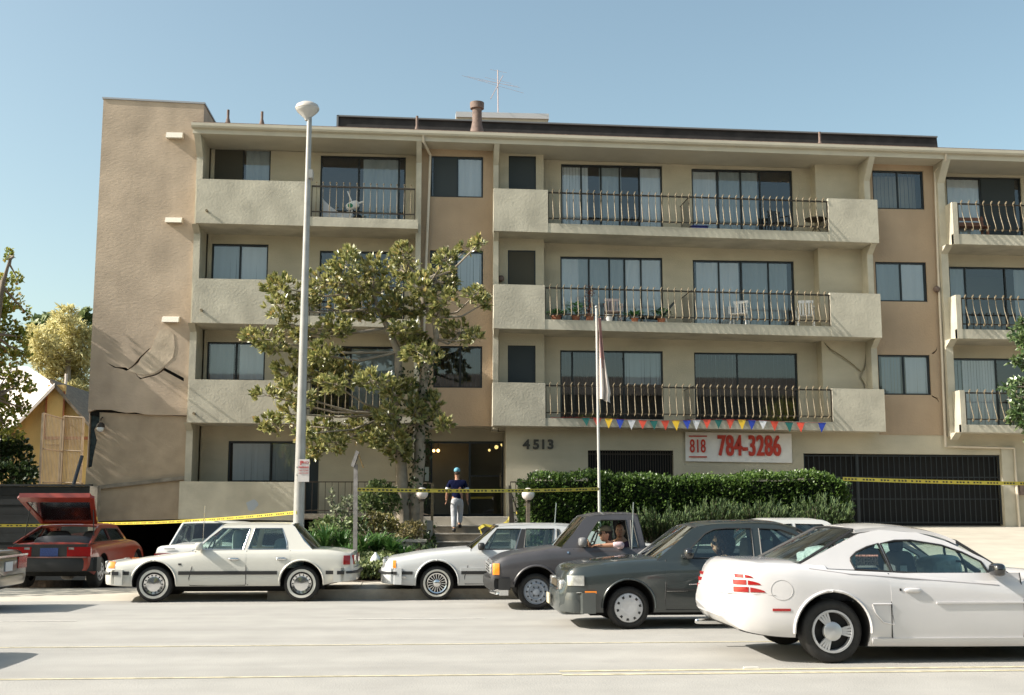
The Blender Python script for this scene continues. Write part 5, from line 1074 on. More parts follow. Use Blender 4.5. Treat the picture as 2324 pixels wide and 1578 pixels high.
# street lamp
b_ = P(677, 1200, 21.2); x0 = PX(677, 1190, 21.2)
L = thing('street_lamp', (x0, 21.2, .165), 'tall grey street lamp standing behind the cream white sedan', 'street lamp')
topz = PZ(697, 262, 21.2); xt = PX(702, 270, 21.2)
m = MB(); m.tube([(x0 + (xt - x0) * t, 21.2, .165 + (topz - .165) * t) for t in (0, .2, .5, .8, 1.02)], [.105, .095, .075, .055, .045], 16); m.build('pole', M_lamp, L, smooth=60)
m = MB(); m.lathe([(.15, 0), (.15, .05), (.11, .08), (.11, .5), (.105, .52)], 16, (x0, 21.2, .165)); m.build('pole_base', M_lamp, L, smooth=40)
c = P(697, 258, 21.2); q = MB(); q.lathe([(.04, -.14), (.05, -.10), (.19, .03), (.215, .07), (.215, .085)], 22, (c.x, 21.2, c.z)); q.build('diffuser', mat('lamp diffuser', (.45, .44, .42), .25, coat=.4), L, smooth=50)
q = MB(); q.lathe([(.222, .08), (.225, .10), (.20, .16), (.12, .205), (.02, .22)], 22, (c.x, 21.2, c.z)); q.build('lamp_head', mat('lamp head', (.50, .46, .42), .5), L, smooth=50)
m = MB(); s_ = P(704, 395, 21.2); m.box(s_.x - .02, s_.x + .05, 21.1, 21.3, s_.z - .10, s_.z + .06); m.build('pole_bracket', M_lamp, L)
# parking sign strapped to the pole
p = P(689, 1068, 21.0); w, h = .10, .20
Sg = thing('parking_sign', (p.x, 21.0, p.z - h), 'small white parking rules sign with red lettering fixed to the street lamp', 'sign')
m = MB(); m.box(p.x - w, p.x + w, 20.99, 20.995, p.z - h, p.z + h); m.build('sign_plate', mat('sign white', (.62, .58, .56), .5), Sg)
M_sr = mat('sign red', (.45, .04, .04), .6)
letters('P', .10, (p.x - .04, 20.985, p.z + .13), M_sr, 'sign_lettering', Sg, .002, bold=.004)
letters('NO', .065, (p.x + .035, 20.985, p.z + .14), M_sr, 'sign_lettering', Sg, .002)
letters('PARKING', .044, (p.x, 20.985, p.z + .055), M_sr, 'sign_lettering', Sg, .002, bold=.001)
letters('7AM TO 9AM', .03, (p.x, 20.985, p.z + .0), M_sr, 'sign_lettering', Sg, .002)
letters('4PM TO 6PM', .03, (p.x, 20.985, p.z - .05), M_sr, 'sign_lettering', Sg, .002)
m = MB(); m.box(p.x - w - .03, p.x - w + .03, 20.996, 21.12, p.z + .05, p.z + .07); m.box(p.x - w - .03, p.x - w + .03, 20.996, 21.12, p.z - .09, p.z - .07); m.build('strap', M_lamp, Sg)
# thin post with a slanted board
Y = 23.4; px_ = P(806, 1270, Y)
Bp = thing('garden_post', (px_.x, Y, ground_z(px_.x, Y)), 'thin grey wooden post with a small slanted roof board on top', 'post')
zt = PZ(806, 1054, Y); xt = PX(807, 1054, Y)
m = MB(); g = ground_z(px_.x, Y); w = .04; m.hexa([(px_.x - w, Y - w, g), (px_.x + w, Y - w, g), (px_.x + w, Y + w, g), (px_.x - w, Y + w, g), (xt - w, Y - w, zt), (xt + w, Y - w, zt), (xt + w, Y + w, zt), (xt - w, Y + w, zt)]); m.build('post', M_woodg, Bp)
a, b2 = P(800, 1058, Y), P(812, 1023, Y)
m = MB(); m.hexa([(a.x - .03, Y - .14, a.z), (a.x + .03, Y - .14, a.z - .03), (a.x + .03, Y + .14, a.z - .03), (a.x - .03, Y + .14, a.z), (b2.x - .03, Y - .14, b2.z), (b2.x + .03, Y - .14, b2.z - .03), (b2.x + .03, Y + .14, b2.z - .03), (b2.x - .03, Y + .14, b2.z)]); m.build('roof_board', M_woodg, Bp)
c, d = P(812, 1026, Y), P(825, 1062, Y)
m = MB(); m.hexa([(d.x - .02, Y - .12, d.z), (d.x + .01, Y - .12, d.z), (d.x + .01, Y + .12, d.z), (d.x - .02, Y + .12, d.z), (c.x - .02, Y - .12, c.z), (c.x + .01, Y - .12, c.z), (c.x + .01, Y + .12, c.z), (c.x - .02, Y + .12, c.z)]); m.build('roof_board', mat('ochre wood', (.30, .20, .09), .8), Bp)
# globe lamps on posts
for i, (gx, gy_, Y, lab) in enumerate(((957, 1120, 28.2, 'round white globe lamp on a brown post left of the entrance steps'), (1198, 1122, 27.6, 'round white globe lamp on a brown post beside the end of the hedge'))):
    c = P(gx, gy_, Y); gz = ground_z(c.x, Y); G_ = thing('garden_lamp', (c.x, Y, gz), lab, 'lamp', 'globe lamps either side of the steps')
    m = MB(); m.ball((c.x, Y, c.z), .15, 20, 14); m.build('globe', M_globe, G_, smooth=180)
    m = MB(); m.box(c.x - .045, c.x + .045, Y - .045, Y + .045, gz, c.z - .17); m.build('post', M_wood, G_)
    m = MB(); m.lathe([(.06, -.02), (.075, .0), (.07, .03)], 14, (c.x, Y, c.z - .165)); m.build('collar', M_iron, G_, smooth=40)
# flagpole and flag
Y = 26.4; a, t = P(1360, 1165, Y), P(1353, 700, Y); gz = ground_z(a.x, Y)
Fp = thing('flagpole', (a.x, Y, gz), 'slim white flagpole in front of the hedge', 'flagpole')
m = MB(); xb = a.x + (a.x - t.x) / (a.z - t.z) * (gz - a.z); m.tube([(xb, Y, gz), (a.x, Y, a.z), (t.x, Y, t.z)], [.036, .034, .026], 12); m.build('pole', mat('flagpole paint', (.55, .54, .52), .4, metal=.2), Fp, smooth=60)
m = MB(); m.ball((t.x, Y, t.z + .03), .04, 10, 8); m.build('finial', M_lamp, Fp, smooth=180)
M_flr = mat('flag red', (.42, .26, .24), .8); M_flw = mat('flag cream', (.62, .55, .50), .8)
rows = []; tp, bt = P(1354, 722, Y), P(1357, 905, Y); N = 18
for i in range(N + 1):
    v = i / N; z = tp.z + (bt.z - tp.z) * v; xc = tp.x + (bt.x - tp.x) * v + .03; wd = .05 + .24 * v ** 1.3 * (1 if v < .93 else .8)
    rows.append([(xc + wd * u + .015 * math.sin(u * 9 + v * 5), Y - .03 + .07 * math.sin(u * 11 + v * 2.5) * (.3 + v), z - .10 * u * v) for u in [k / 9 for k in range(10)]])
fl = MB(); fl.loft(rows, cap=False, closed=False)
fl.m = [(0 if (k // 9) < 9 and (k % 9) > 1 else 1) if (k % 9) not in (3, 4) else 0 if (k // 9) < 11 else 1 for k in range(len(fl.f))]
single(fl.build('flag', [M_flr, M_flw], None, smooth=180, recalc=False), 'limp red and cream flag hanging down along the white flagpole', 'flag')
# caution tapes
def tape(pts, w, label, nm='caution_tape', tw=.0, y_rest=None):
    m = MB(); n = len(pts); rows = []
    for i, p in enumerate(pts):
        t = tw * math.sin(i * .9) ; rows.append([(p[0], p[1] + w * math.sin(t) / 2, p[2] + w * math.cos(t) / 2), (p[0], p[1] - w * math.sin(t) / 2, p[2] - w * math.cos(t) / 2)])
    m.loft(rows, cap=False, closed=False); k = MB()
    o = m.build(nm, M_tape, None, recalc=False); single(o, label, 'tape', 'yellow caution tapes')
    # printed words
    d = 0
    for i in range(n - 1):
        a, b_ = Vector(pts[i]), Vector(pts[i + 1]); L_ = (b_ - a).length
        u = (b_ - a).normalized()
        s = .05
        while s < L_:
            c = a + u * s
            if int((d + s) / .09) % 5 != 4: k.add([c + Vector((0, -.004, -w * .22)), c + u * .055 + Vector((0, -.004, -w * .22)), c + u * .055 + Vector((0, -.004, w * .22)), c + Vector((0, -.004, w * .22))], [(0, 1, 2, 3)])
            s += .09
        d += L_
    k.build('printed_words', M_tapek, o, recalc=False); return o
def span(a, Ya, b_, Yb, sag, n=14):
    p, q = P(a[0], a[1], Ya), P(b_[0], b_[1], Yb); return [tuple(p + (q - p) * (i / n) - Vector((0, 0, sag * 4 * (i / n) * (1 - i / n)))) for i in range(n + 1)]
tape(span((808, 1111, ), 23.36, (1358, 1110), 26.35, .035), .075, 'yellow caution tape stretched from the thin post to the flagpole', tw=.15)
tape(span((672, 1163), 21.1, (208, 1188), 31.0, .06), .06, 'yellow caution tape sloping from the street lamp to the basement driveway', tw=.1)
tape(span((207, 1188), 31.0, (-60, 1192), 29, .03, 6), .07, 'yellow caution tape running left behind the red hatchback', tw=.1)
tape(span((1912, 1087), 27.0, (2450, 1099), 28.5, .02), .09, 'yellow caution tape across the garage driveway', tw=.2)
# loose tape at the steps
m = MB()
for pts in ([(1085, 1200), (1098, 1192), (1125, 1196), (1148, 1192), (1157, 1170)], [(1157, 1170), (1150, 1186), (1138, 1192)], [(1170, 1165), (1184, 1158), (1195, 1150)], [(1088, 1196), (1092, 1212), (1096, 1226)]):
    for w_ in (.035,):
        rows = []
        for i, (a, b_) in enumerate(pts): q = P(a, b_, 30.7); rows.append([(q.x - .02 * (i % 2), 30.7, q.z + w_), (q.x + .02, 30.66, q.z - w_)])
        m.loft(rows, cap=False, closed=False)
single(m.build('caution_tape', M_tape, None, recalc=False), 'loose crumpled yellow tape lying over the right side of the steps', 'tape', 'yellow caution tapes')
# steps
x0, x1 = PX(978, 1200, 31), PX(1160, 1200, 31)
St = thing('entrance_steps', ((x0 + x1) / 2, 31, .7), 'grey concrete steps climbing to the glass entrance', 'steps')
ys = [31.598, 31.2, 30.85, 30.5, 30.15, 29.8]; zs = [lz - .004] + [PZ(1040, v, y) for v, y in ((1192.5, 31.2), (1210.5, 30.85), (1229, 30.5), (1247, 30.15))]
for i in range(4):
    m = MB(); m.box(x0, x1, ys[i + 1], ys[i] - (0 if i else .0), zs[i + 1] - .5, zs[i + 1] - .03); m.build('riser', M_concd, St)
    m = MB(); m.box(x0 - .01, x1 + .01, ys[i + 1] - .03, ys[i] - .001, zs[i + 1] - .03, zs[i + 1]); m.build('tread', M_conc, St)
m = MB(); m.box(x0, x1, 22.3, 30.12, -.2, .30); T(m.build('entrance_path', M_conc), kind='structure')
# left pier, planter wall, handrails
def post(px0, px1, pyt, pyb, Y, mt, nm, label, cat):
    a, b_ = P(px0, pyt, Y), P(px1, pyb, Y); m = MB(); m.box(a.x, b_.x, Y - (b_.x - a.x) / 2, Y + (b_.x - a.x) / 2, b_.z, a.z); o = m.build(nm, mt); return T(o, label, cat)
post(968, 981, 1181, 1245, 29.6, M_conc, 'stair_pier', 'pale concrete pier at the left foot of the steps', 'pier')
a, b_, c = P(893, 1226, 27.2), P(965, 1226, 27.2), P(930, 1262, 27.2)
m = MB(); m.box(a.x, b_.x, 27.2, 27.55, c.z - .2, a.z - .05); pw = m.build('planter_wall', M_concd); T(pw, 'low stone planter wall with a pale cap left of the steps', 'planter')
m = MB(); m.box(a.x - .03, b_.x + .03, 27.17, 27.6, a.z - .048, a.z + .01); m.build('wall_cap', M_conc, pw)
H1 = thing('handrail', (PX(981, 1170, 30.2), 30.2, .6), 'narrow iron stair handrail with a tan post left of the steps', 'handrail')
m = MB(); p, q = P(981, 1097, 30.2), P(981, 1245, 30.2); m.box(p.x - .035, p.x + .035, 30.17, 30.24, q.z, p.z); m.build('post', M_brass, H1)
m = MB(); pa, pb_, pc = P(981, 1098, 30.2), P(925, 1094, 32.2), P(981, 1135, 30.2)
m.tube([pa, pb_], .018, 6); m.tube([P(981, 1170, 30.2), P(930, 1162, 32.2)], .014, 6); m.tube([P(947, 1095, 31.4), P(947, 1165, 31.4)], .012, 6); m.build('rail', M_iron, H1)
H2 = thing('handrail', (PX(1160, 1170, 30.4), 30.4, .7), 'dark iron stair handrail with a thick timber post right of the steps', 'handrail')
m = MB(); p, q = P(1157, 1102, 30.4), P(1163, 1192, 30.4); m.hexa([(p.x - .01, 30.36, q.z - .3), (p.x + .15, 30.36, q.z - .3), (p.x + .15, 30.46, q.z - .3), (p.x - .01, 30.46, q.z - .3), (p.x - .04, 30.36, p.z), (p.x + .03, 30.36, p.z), (p.x + .03, 30.46, p.z), (p.x - .04, 30.46, p.z)]); m.build('post', M_wood, H2)
m = MB(); a, b_ = P(1158, 1094, 32.0), P(1190, 1094, 32.0); 
m.tube([a, b_], .018, 6)
for v in (1158, 1170, 1182): t = P(v, 1094, 32.0); u = P(v, 1168, 32.0); m.tube([t, u], .012, 6)
m.tube([P(1160, 1120, 30.5), P(1175, 1165, 30.0)], .02, 6); m.build('rail', M_iron, H2)
# banner
a, b_, c, d = [P(*v, 32.95) for v in ((1554.5, 981), (1795, 984.5), (1797, 1051), (1555, 1047))]
Bn = thing('phone_banner', ((a.x + b_.x) / 2, 32.95, c.z), 'white banner with a red telephone number hung on the ground floor wall', 'banner')
rows = []; N = 26
for j in range(7):
    v = j / 6; rows.append([tuple((a + (b_ - a) * (i / N)) * (1 - v) + (d + (c - d) * (i / N)) * v + Vector((0, -.012 - .012 * math.sin(i * .8 + j * .5) * .3 - .003 * math.sin(i * 2.1), 0))) for i in range(N + 1)])
m = MB(); m.loft(rows, cap=False, closed=False); m.build('banner_cloth', mat('banner cloth', (.78, .74, .70), .7, noise=(5, .05)), Bn, smooth=180, recalc=False)
M_br = mat('banner red', (.50, .045, .025), .7)
q = P(1583, 1014, 32.9); [letters('818', .54, (q.x + dx, 32.905 - .004 * k, q.z), M_br, 'banner_digits', Bn, .0015, sx=.56, bold=.002, spacing=1.05) for k, dx in enumerate((-.006, .006))]
q = P(1700, 1014, 32.9); [letters('784-3286', .82, (q.x + dx, 32.905 - .004 * k, q.z), M_br, 'banner_digits', Bn, .0015, sx=.56, bold=.013, spacing=1.06) for k, dx in enumerate((-.016, .016))]
for yy in (990, 1037): a_, b2 = P(1563, yy, 32.9), P(1604, yy, 32.9); m = MB(); m.box(a_.x, b2.x, 32.903, 32.907, a_.z - .018, a_.z + .018); m.build('banner_rule', M_br, Bn)
# pennants
cols = {'g': (.01, .10, .085), 'r': (.62, .07, .035), 'y': (.72, .46, .03), 'b': (.02, .05, .36), 'w': (.62, .62, .64)}
seq = 'grybwrgrybwrgrybwrgr'
pxs = [1329, 1355, 1381, 1407, 1433, 1458, 1483, 1509, 1533, 1558, 1580, 1604, 1630, 1657, 1683, 1706, 1731, 1757, 1790, 1816]; Y = 32.22
PN = thing('pennant_string', (PX(1329, 955, Y), Y, PZ(1329, 955, Y)), 'string of red blue yellow green and white triangular pennants under the lowest balcony', 'bunting')
def strz(px): return 949 + 3 * (px - 1250) / 100 * .45 + (5 * math.sin(px * .018)) * .5
m = MB(); m.tube([P(px, strz(px), Y) for px in range(1250, 1880, 14)], .006, 4); m.build('string', mat('pennant string', (.35, .08, .06), .7), PN)
for ch, px in list(zip(seq, pxs)) + [('b', 1865)]:
    yv = strz(px); a, b_ = P(px - 9.5, yv, Y), P(px + 9.5, yv, Y); k = rnd.uniform(-2, 2); c = P(px + k, yv + 22 + rnd.uniform(-2, 2), Y); dy = rnd.uniform(-.06, -.01)
    m = MB(); m.slab([a, b_, c + Vector((0, dy, 0))], [a + Vector((0, .003, 0)), b_ + Vector((0, .003, 0)), c + Vector((0, dy + .003, 0))]); m.build('pennant', mat('pennant ' + ch, cols[ch], .5), PN)
# antenna
Y = 40; c, b_ = P(1129, 200, Y), P(1130, 252, Y)
An = thing('tv_antenna', (b_.x, Y, b_.z - .3), 'thin pinkish television antenna on a mast above the rooftop box', 'antenna')
M_ant = mat('antenna metal', (.42, .32, .30), .5)
m = MB(); m.tube([(b_.x, Y, b_.z - .3), (c.x, Y, PZ(1129, 160, Y))], .022, 6); m.build('mast', M_ant, An)
m = MB(); e0, e1 = P(1113, 225, Y - 1.2), P(1141, 172, Y + 1.2); m.tube([e0, e1], .014, 6); m.build('boom', M_ant, An)
for (a, b2, t) in (((1048, 172), (1188, 212), 0), ((1060, 174), (1180, 200), .3), ((1085, 182), (1175, 197), .55), ((1100, 176), (1160, 190), .8), ((1112, 158), (1150, 166), 1)):
    y_ = Y - 1.2 + 2.4 * t; m = MB(); m.tube([P(*a, y_), P(*b2, y_)], .005, 5); m.build('element', M_ant, An)
# white pointed container in the ground cover
c = P(852, 1276, 23.1); W1 = thing('white_container', (c.x, 23.1, c.z - .2), 'small white pointed plastic container in the leafy ground cover', 'container')
m = MB(); m.lathe([(.09, -.2), (.11, -.12), (.11, .04), (.075, .11), (.03, .16), (.02, .19)], 14, (c.x, 23.1, c.z)); m.build('container_body', mat('white plastic', (.75, .75, .72), .4), W1, smooth=40)
m = MB(); m.box(c.x + .03, c.x + .09, 22.975, 22.99, c.z - .15, c.z - .09); m.build('orange_patch', M_amber, W1)
# electrical stumps in front of hedge
for px, py0, py1, Y in ((1262, 1140, 1170, 27.0),):
    pass
# car aerials (parts of cars)
def aerial(px, py0, py1, Y, root, mt=M_chrome):
    a, b_ = P(px[0], py0, Y), P(px[1], py1, Y); m = MB()
    inv = root.matrix_basis.inverted(); m.world = False; m.tube([inv @ a, inv @ b_], .008, 5); m.build('aerial', mt, root)
M_aer = mat('aerial grey', (.30, .34, .33), .5, metal=.4)
aerial((1433, 1437), 1262, 1140, 17.7, r3, M_aer); aerial((1258, 1262), 1196, 1142, 20.4, r2, M_aer)
# things on the balconies
M_wp = mat('white garden plastic', (.66, .66, .66), .45)
def garden_chair(px, py, Y, rz, label, arms=True, mt=M_wp, grp='white plastic chairs on the balconies', z=None):
    p = P(px, py, Y); t = thing('garden_chair', (p.x, Y, z if z is not None else p.z), label, 'chair', grp, rz)
    m = LB(); m.ball((0, 0, .40), (.23, .22, .022), 12, 6, .4); m.build('seat', mt, t, smooth=60)
    m = LB()
    for i in range(5): x = -.17 + i * .085; m.box(x - .022, x + .022, .20, .225, .42, .80)
    m.box(-.22, .22, .195, .23, .76, .84); m.build('backrest', mt, t)
    for sx in (-1, 1):
        for sy in (-1, 1): q = LB(); q.tube([(sx * .20, sy * .18, .40), (sx * .24, sy * .22, 0)], .02, 6); q.build('leg', mt, t)
        if arms: q = LB(); q.tube([(sx * .25, -.2, .40), (sx * .26, -.2, .62), (sx * .26, .0, .64), (sx * .23, .21, .66)], .02, 6); q.build('armrest', mt, t)
    return t
z3 = LBk[3][0]; z4 = LBk[4][0]
garden_chair(1678, 730, 33.0, -.5, 'white plastic armchair on the middle balcony below the right hand sliding door', z=z3(9))
garden_chair(1828, 730, 33.05, 2.9, 'white plastic chair at the right end of the middle balcony railing', z=z3(10.8))
M_web = mat('lawn chair webbing', (.55, .45, .43), .7)
garden_chair(1390, 730, 33.15, 0, 'folding lawn chair with pale webbing on the middle balcony', z=z3(5.3), mt=M_web, grp=None)
garden_chair(1765, 515, 33.1, .3, 'dark metal patio chair on the top balcony', z=z4(10), mt=mat('dark patio metal', (.03, .035, .04), .5), grp=None)
# patio tables / grill
t = thing('patio_table', (PX(1850, 500, 33), 33.0, z4(11)), 'small round dark patio table at the right end of the top balcony', 'table')
m = LB(); m.lathe([(.32, .52), (.33, .54), (.32, .56)], 20); m.build('table_top', M_iron, t)
for k in range(3): q = LB(); a = k * 2.1; q.tube([(.28 * math.cos(a), .28 * math.sin(a), 0), (.05 * math.cos(a), .05 * math.sin(a), .3), (.2 * math.cos(a), .2 * math.sin(a), .52)], .014, 5); q.build('leg', M_iron, t)
t = thing('blue_box', (PX(1585, 515, 33.2), 33.2, z4(8)), 'low blue storage box on the floor of the top balcony', 'box'); m = LB(); m.ball((0, 0, .12), (.26, .18, .12), 14, 8, .3); m.build('box_body', mat('blue plastic', (.04, .05, .22), .5), t, smooth=40)
m = LB(); m.ball((0, 0, .25), (.27, .19, .02), 14, 6, .3); m.build('lid', MT['blue plastic'], t, smooth=40)
bt_ = thing('wooden_bench', (PX(2200, 520, 33.1), 33.1, LC[4][0](16)), 'reddish wooden bench on the top right balcony', 'bench')
M_rw = mat('reddish wood', (.20, .085, .05), .6, noise=(8, .2))
for k in range(3): m = LB(); m.box(-.55, .55, -.2 + k * .14, -.09 + k * .14, .40, .425); m.build('seat_slat', M_rw, bt_)
for k in range(2): m = LB(); m.box(-.55, .55, .22, .245, .52 + k * .15, .62 + k * .15); m.build('back_slat', M_rw, bt_)
for sx in (-1, 1): m = LB(); m.box(sx * .48 - .03, sx * .48 + .03, -.18, -.12, 0, .40); m.box(sx * .48 - .03, sx * .48 + .03, .19, .219, 0, .8); m.box(sx * .48 - .03, sx * .48 + .03, -.12, .19, .34, .395); m.build('leg', M_rw, bt_)
# potted plants on the middle balcony
M_pot = mat('terracotta', (.34, .13, .07), .8, noise=(10, .12)); L_pg = leafmat('potted leaves', (.02, .07, .02), (.06, .16, .04)); L_pr = leafmat('reddish leaves', (.22, .07, .05), (.30, .14, .09))
def pot(px, Y, r, h, label, kind=None, hh=.4, z=None):
    x = PX(px, 725, Y); z = z3(x) if z is None else z; t = thing('potted_plant', (x, Y, z), label, 'plant', 'potted plants on the middle balcony')
    m = LB(); m.lathe([(r * .7, 0), (r * .95, h * .85), (r * 1.05, h * .85), (r * 1.05, h), (r * .9, h), (r * .88, h * .9), (.01, h * .9)], 16); m.build('pot', M_pot, t, smooth=40)
    if kind:
        m = LB()
        for i in range(150 if kind == 'g' else 110):
            a = rnd.uniform(0, 2 * PI); e = rnd.uniform(.1, 1); rr = rnd.uniform(.02, .28 if kind == 'g' else .17); c = Vector((rr * math.cos(a), rr * math.sin(a) * .7, h + rnd.uniform(.05, hh) * (1 if kind != 'g' else 1 - rr)))
            m.leaf(c, Vector((math.cos(a), math.sin(a), rnd.uniform(-.5, .8))), Vector((0, -.3, 1)), rnd.uniform(.09, .18) if kind == 'g' else .09, .06)
        m.tube([(0, 0, h * .9), (.02, 0, h + hh * .8)], .012, 5); m.build('foliage', L_pg if kind == 'g' else L_pr, t, recalc=False)
    return t
pot(1262, 32.75, .15, .18, 'shallow terracotta pot with few leaves at the left end of the middle balcony', 'g', .15)
pot(1306, 32.75, .13, .22, 'terracotta pot of bushy green leaves on the middle balcony', 'g', .42)
pot(1338, 32.8, .13, .26, 'terracotta pot with a tall reddish leaved plant left of the flagpole top', 'r', .85)
pot(1440, 32.8, .11, .18, 'small terracotta pot with a low plant right of the folding lawn chair', 'g', .2)
pot(1500, 32.9, .12, .2, 'terracotta pot with dark green plant near the balcony partition', 'g', .3)
t = thing('white_pot', (PX(1382, 728, 32.7), 32.7, z3(5)), 'small white pot on the middle balcony floor', 'pot'); m = LB(); m.lathe([(.08, 0), (.11, .22), (.12, .24), (.10, .24), (.09, .2), (.01, .2)], 14); m.build('pot', M_wp, t, smooth=40)
# folded lounge chair
t = thing('lounge_chair', (PX(1490, 730, 33.1), 33.1, z3(7)), 'dark reclining lounge chair on the middle balcony beside the partition', 'chair')
m = LB(); m.hexa([(-.5, -.25, .26), (.1, -.25, .24), (.1, .25, .24), (-.5, .25, .26), (-.5, -.25, .30), (.1, -.25, .28), (.1, .25, .28), (-.5, .25, .30)]); m.build('seat', M_screen, t)
m = LB(); m.hexa([(.1, -.25, .24), (.14, -.25, .22), (.14, .25, .22), (.1, .25, .24), (.48, -.25, .72), (.52, -.25, .70), (.52, .25, .70), (.48, .25, .72)]); m.build('backrest', M_screen, t)
for sx in (-.4, .2):
    for sy in (-1, 1): m = LB(); m.tube([(sx, sy * .24, .26), (sx + .08, sy * .24, 0)], .014, 5); m.build('leg', M_wp, t)
# laundry / hammock cloth on the top left balcony
rows = []; x0, x1 = PX(733, 460, 33.0), PX(800, 470, 33.0); zf = LA[4][0](-2)
for i in range(15):
    u = i / 14; x = x0 + (x1 - x0) * u; zt_ = zf + .72 - .42 * math.sin(min(1, u * 1.15) * PI * .62) + .05 * u; rows.append([(x, 33.0 + .04 * math.sin(i), zt_), (x + .01, 32.95 + .04 * math.sin(i * 1.3), zf + .03 + .0 * u)])
m = MB(); m.loft(rows, cap=False, closed=False); cl = m.build('white_cloth', mat('white cloth', (.55, .56, .58), .8), None, smooth=180, recalc=False); T(cl, 'white cloth draped over a low stand on the top left balcony', 'cloth')
c = P(800, 468, 32.95); bk = thing('balcony_sled', (c.x, 32.9, zf), 'white and green plastic wheeled toy behind the top left balcony railing', 'toy')
m = MB(); m.ball((c.x, 32.9, c.z), (.20, .10, .12), 14, 8, .7, rot=Matrix.Rotation(-.4, 3, 'Y')); m.build('shell', M_wp, bk, smooth=60)
m = MB(); m.ball((c.x - .05, 32.82, c.z - .02), (.09, .03, .07), 12, 8); m.build('green_panel', mat('green plastic', (.02, .2, .1), .5), bk, smooth=60)
m = MB(); m.tube([(c.x - .02, 32.9, c.z + .1), (c.x - .15, 32.9, c.z + .42)], .02, 6); m.tube([(c.x, 32.9, c.z), (c.x + .3, 32.9, c.z + .12)], .03, 6); m.tube([(c.x, 32.9, c.z - .1), (c.x - .1, 32.9, zf)], .02, 6); m.build('handle', M_wp, bk)
# litter on the road
for px, py in ((1703, 1497),):
    q = P(px, py, 11.0); y = 11.05; m = MB(); x = PX(px, py, y); m.box(x - .07, x + .07, y - .02, y + .02, zroad(y) + .001, zroad(y) + .014); T(m.build('paper_scrap', mat('paper scrap', (.7, .68, .64), .8)), 'small pale scrap of paper on the road behind the white coupe', 'litter')

# ---- neighbour's side at the left
M_tim = mat('dark timber', (.014, .017, .019), .85, noise=(4, .35), streak=(.3, 1, 9, .3))
x1 = PX(203, 1140, 31.1)
Tw = thing('timber_wall', (-13, 31.1, -.2), 'dark horizontal board retaining wall behind the red hatchback', 'wall')
z = -.3; i = 0
while z < 2.05:
    m = MB(); m.box(-22, x1, 31.08 + .012 * (i % 2), 31.19, z, z + .235); m.build('board', M_tim, Tw); z += .24; i += 1
m = MB(); m.box(-22, x1 + .03, 31.02, 31.25, z, z + .05); m.build('top_board', M_tim, Tw)
m = MB(); m.box(x1 + .02, x1 + .22, 31.0, 31.3, -.3, PZ(205, 1103, 31)); m.build('end_post', M_concd, Tw)
# iron gate and tall picket fence
M_gold = mat('ochre stucco', (.62, .43, .17), .9, noise=(1, .12), bump=(20, .01))
def fence(px0, px1, pyt, pyb, Ya, Yb_, n, label, mt=None):
    mt = mt or mat('tan iron', (.33, .27, .20), .6, noise=(4, .2)); a, b_ = P(px0, pyt[0], Ya), P(px1, pyt[1], Yb_); c, d = P(px0, pyb[0], Ya), P(px1, pyb[1], Yb_)
    F_ = thing('iron_fence', ((a.x + b_.x) / 2, (Ya + Yb_) / 2, min(c.z, d.z)), label, 'fence')
    for k in range(n + 1):
        u = k / n; t = a + (b_ - a) * u; e = c + (d - c) * u; m = MB(); w = .03 if k in (0, n) else .009; m.box(t.x - w, t.x + w, t.y - w, t.y + w, e.z, t.z); m.build('post' if k in (0, n) else 'picket', mt, F_)
    m = MB()
    for v in (.0, .5, .97): m.tube([a + (c - a) * v, b_ + (d - b_) * v], .022, 5)
    m.build('rail', mt, F_); return F_
fence(145, 190, (945, 948), (1100, 1102), 36, 36, 14, 'tall tan iron fence panel between the ochre gable and the stair tower')
fence(98, 141, (938, 950), (1100, 1100), 34, 36, 14, 'tall tan iron gate folded towards the street beside the ivy')
# neighbour house: white roof plane and ochre gable
Y = 47; N_ = thing('neighbour_house', (-18, Y, 1.9), 'ochre stucco gabled house with a pale roof behind the iron fence', 'house')
ap = P(122, 872, Y); la, ra = P(-40, 1030, Y), P(235, 1000, Y)
m = MB(); k = [(la.x, 1.5), (ra.x, 1.5), (ra.x, ra.z), (ap.x, ap.z), (la.x, la.z)]; m.holed(k, [], lambda a, b_: (a, Y, b_), lambda a, b_: (a, Y + .25, b_)); m.build('gable_wall', M_gold, N_)
M_nr = mat('pale roof', (.62, .56, .52), .8, noise=(3, .06))
m = MB()
def off(p, dy, dz=0): return (p.x, Y + dy, p.z + dz)
rg = P(60, 835, Y + 9)
rA, rB, rC, rD = P(124, 871, Y - .6), P(-30, 1030, Y - .6), P(-90, 826, Y + 6), P(62, 832, Y + 6)
dz = Vector((0, 0, -.16)); m.slab([rA, rB, rC, rD], [rA + dz, rB + dz, rC + dz, rD + dz]); 
rf_ = m.build('roof', M_nr, N_)
m = MB(); m.slab([off(ap, -.5, .02), off(ap, -.5, .16), off(ra, -.5, .14), off(ra, -.5, 0)], [(ap.x, Y + 9, ap.z + .02), (ap.x, Y + 9, ap.z + .16), (ra.x, Y + 9, ra.z + .14), (ra.x, Y + 9, ra.z)]); m.build('roof', M_wood, N_)
c = P(127, 905, Y - .2); m = MB(); m.box(c.x - .32, c.x + .32, Y - .25, Y - .002, c.z - 1.8, c.z + .55); m.build('chimney_chase', M_gold, N_)
m = MB(); 
for dx in (-.34, .34): m.box(c.x + dx - .03, c.x + dx + .03, Y - .30, Y - .252, c.z - 1.5, c.z + .3)
m.box(c.x - .34, c.x + 2.2, Y - .35, Y - .302, c.z - 1.62, c.z - 1.5); m.build('trim_board', mat('rust trim', (.30, .10, .04), .7), N_)
m = MB(); q = P(105, 862, Y + 2); m.tube([(q.x + .8, Y + 2, q.z - .3), (q.x + .8, Y + 2, q.z + .25)], .06, 8); m.build('roof_vent', M_nr, N_)
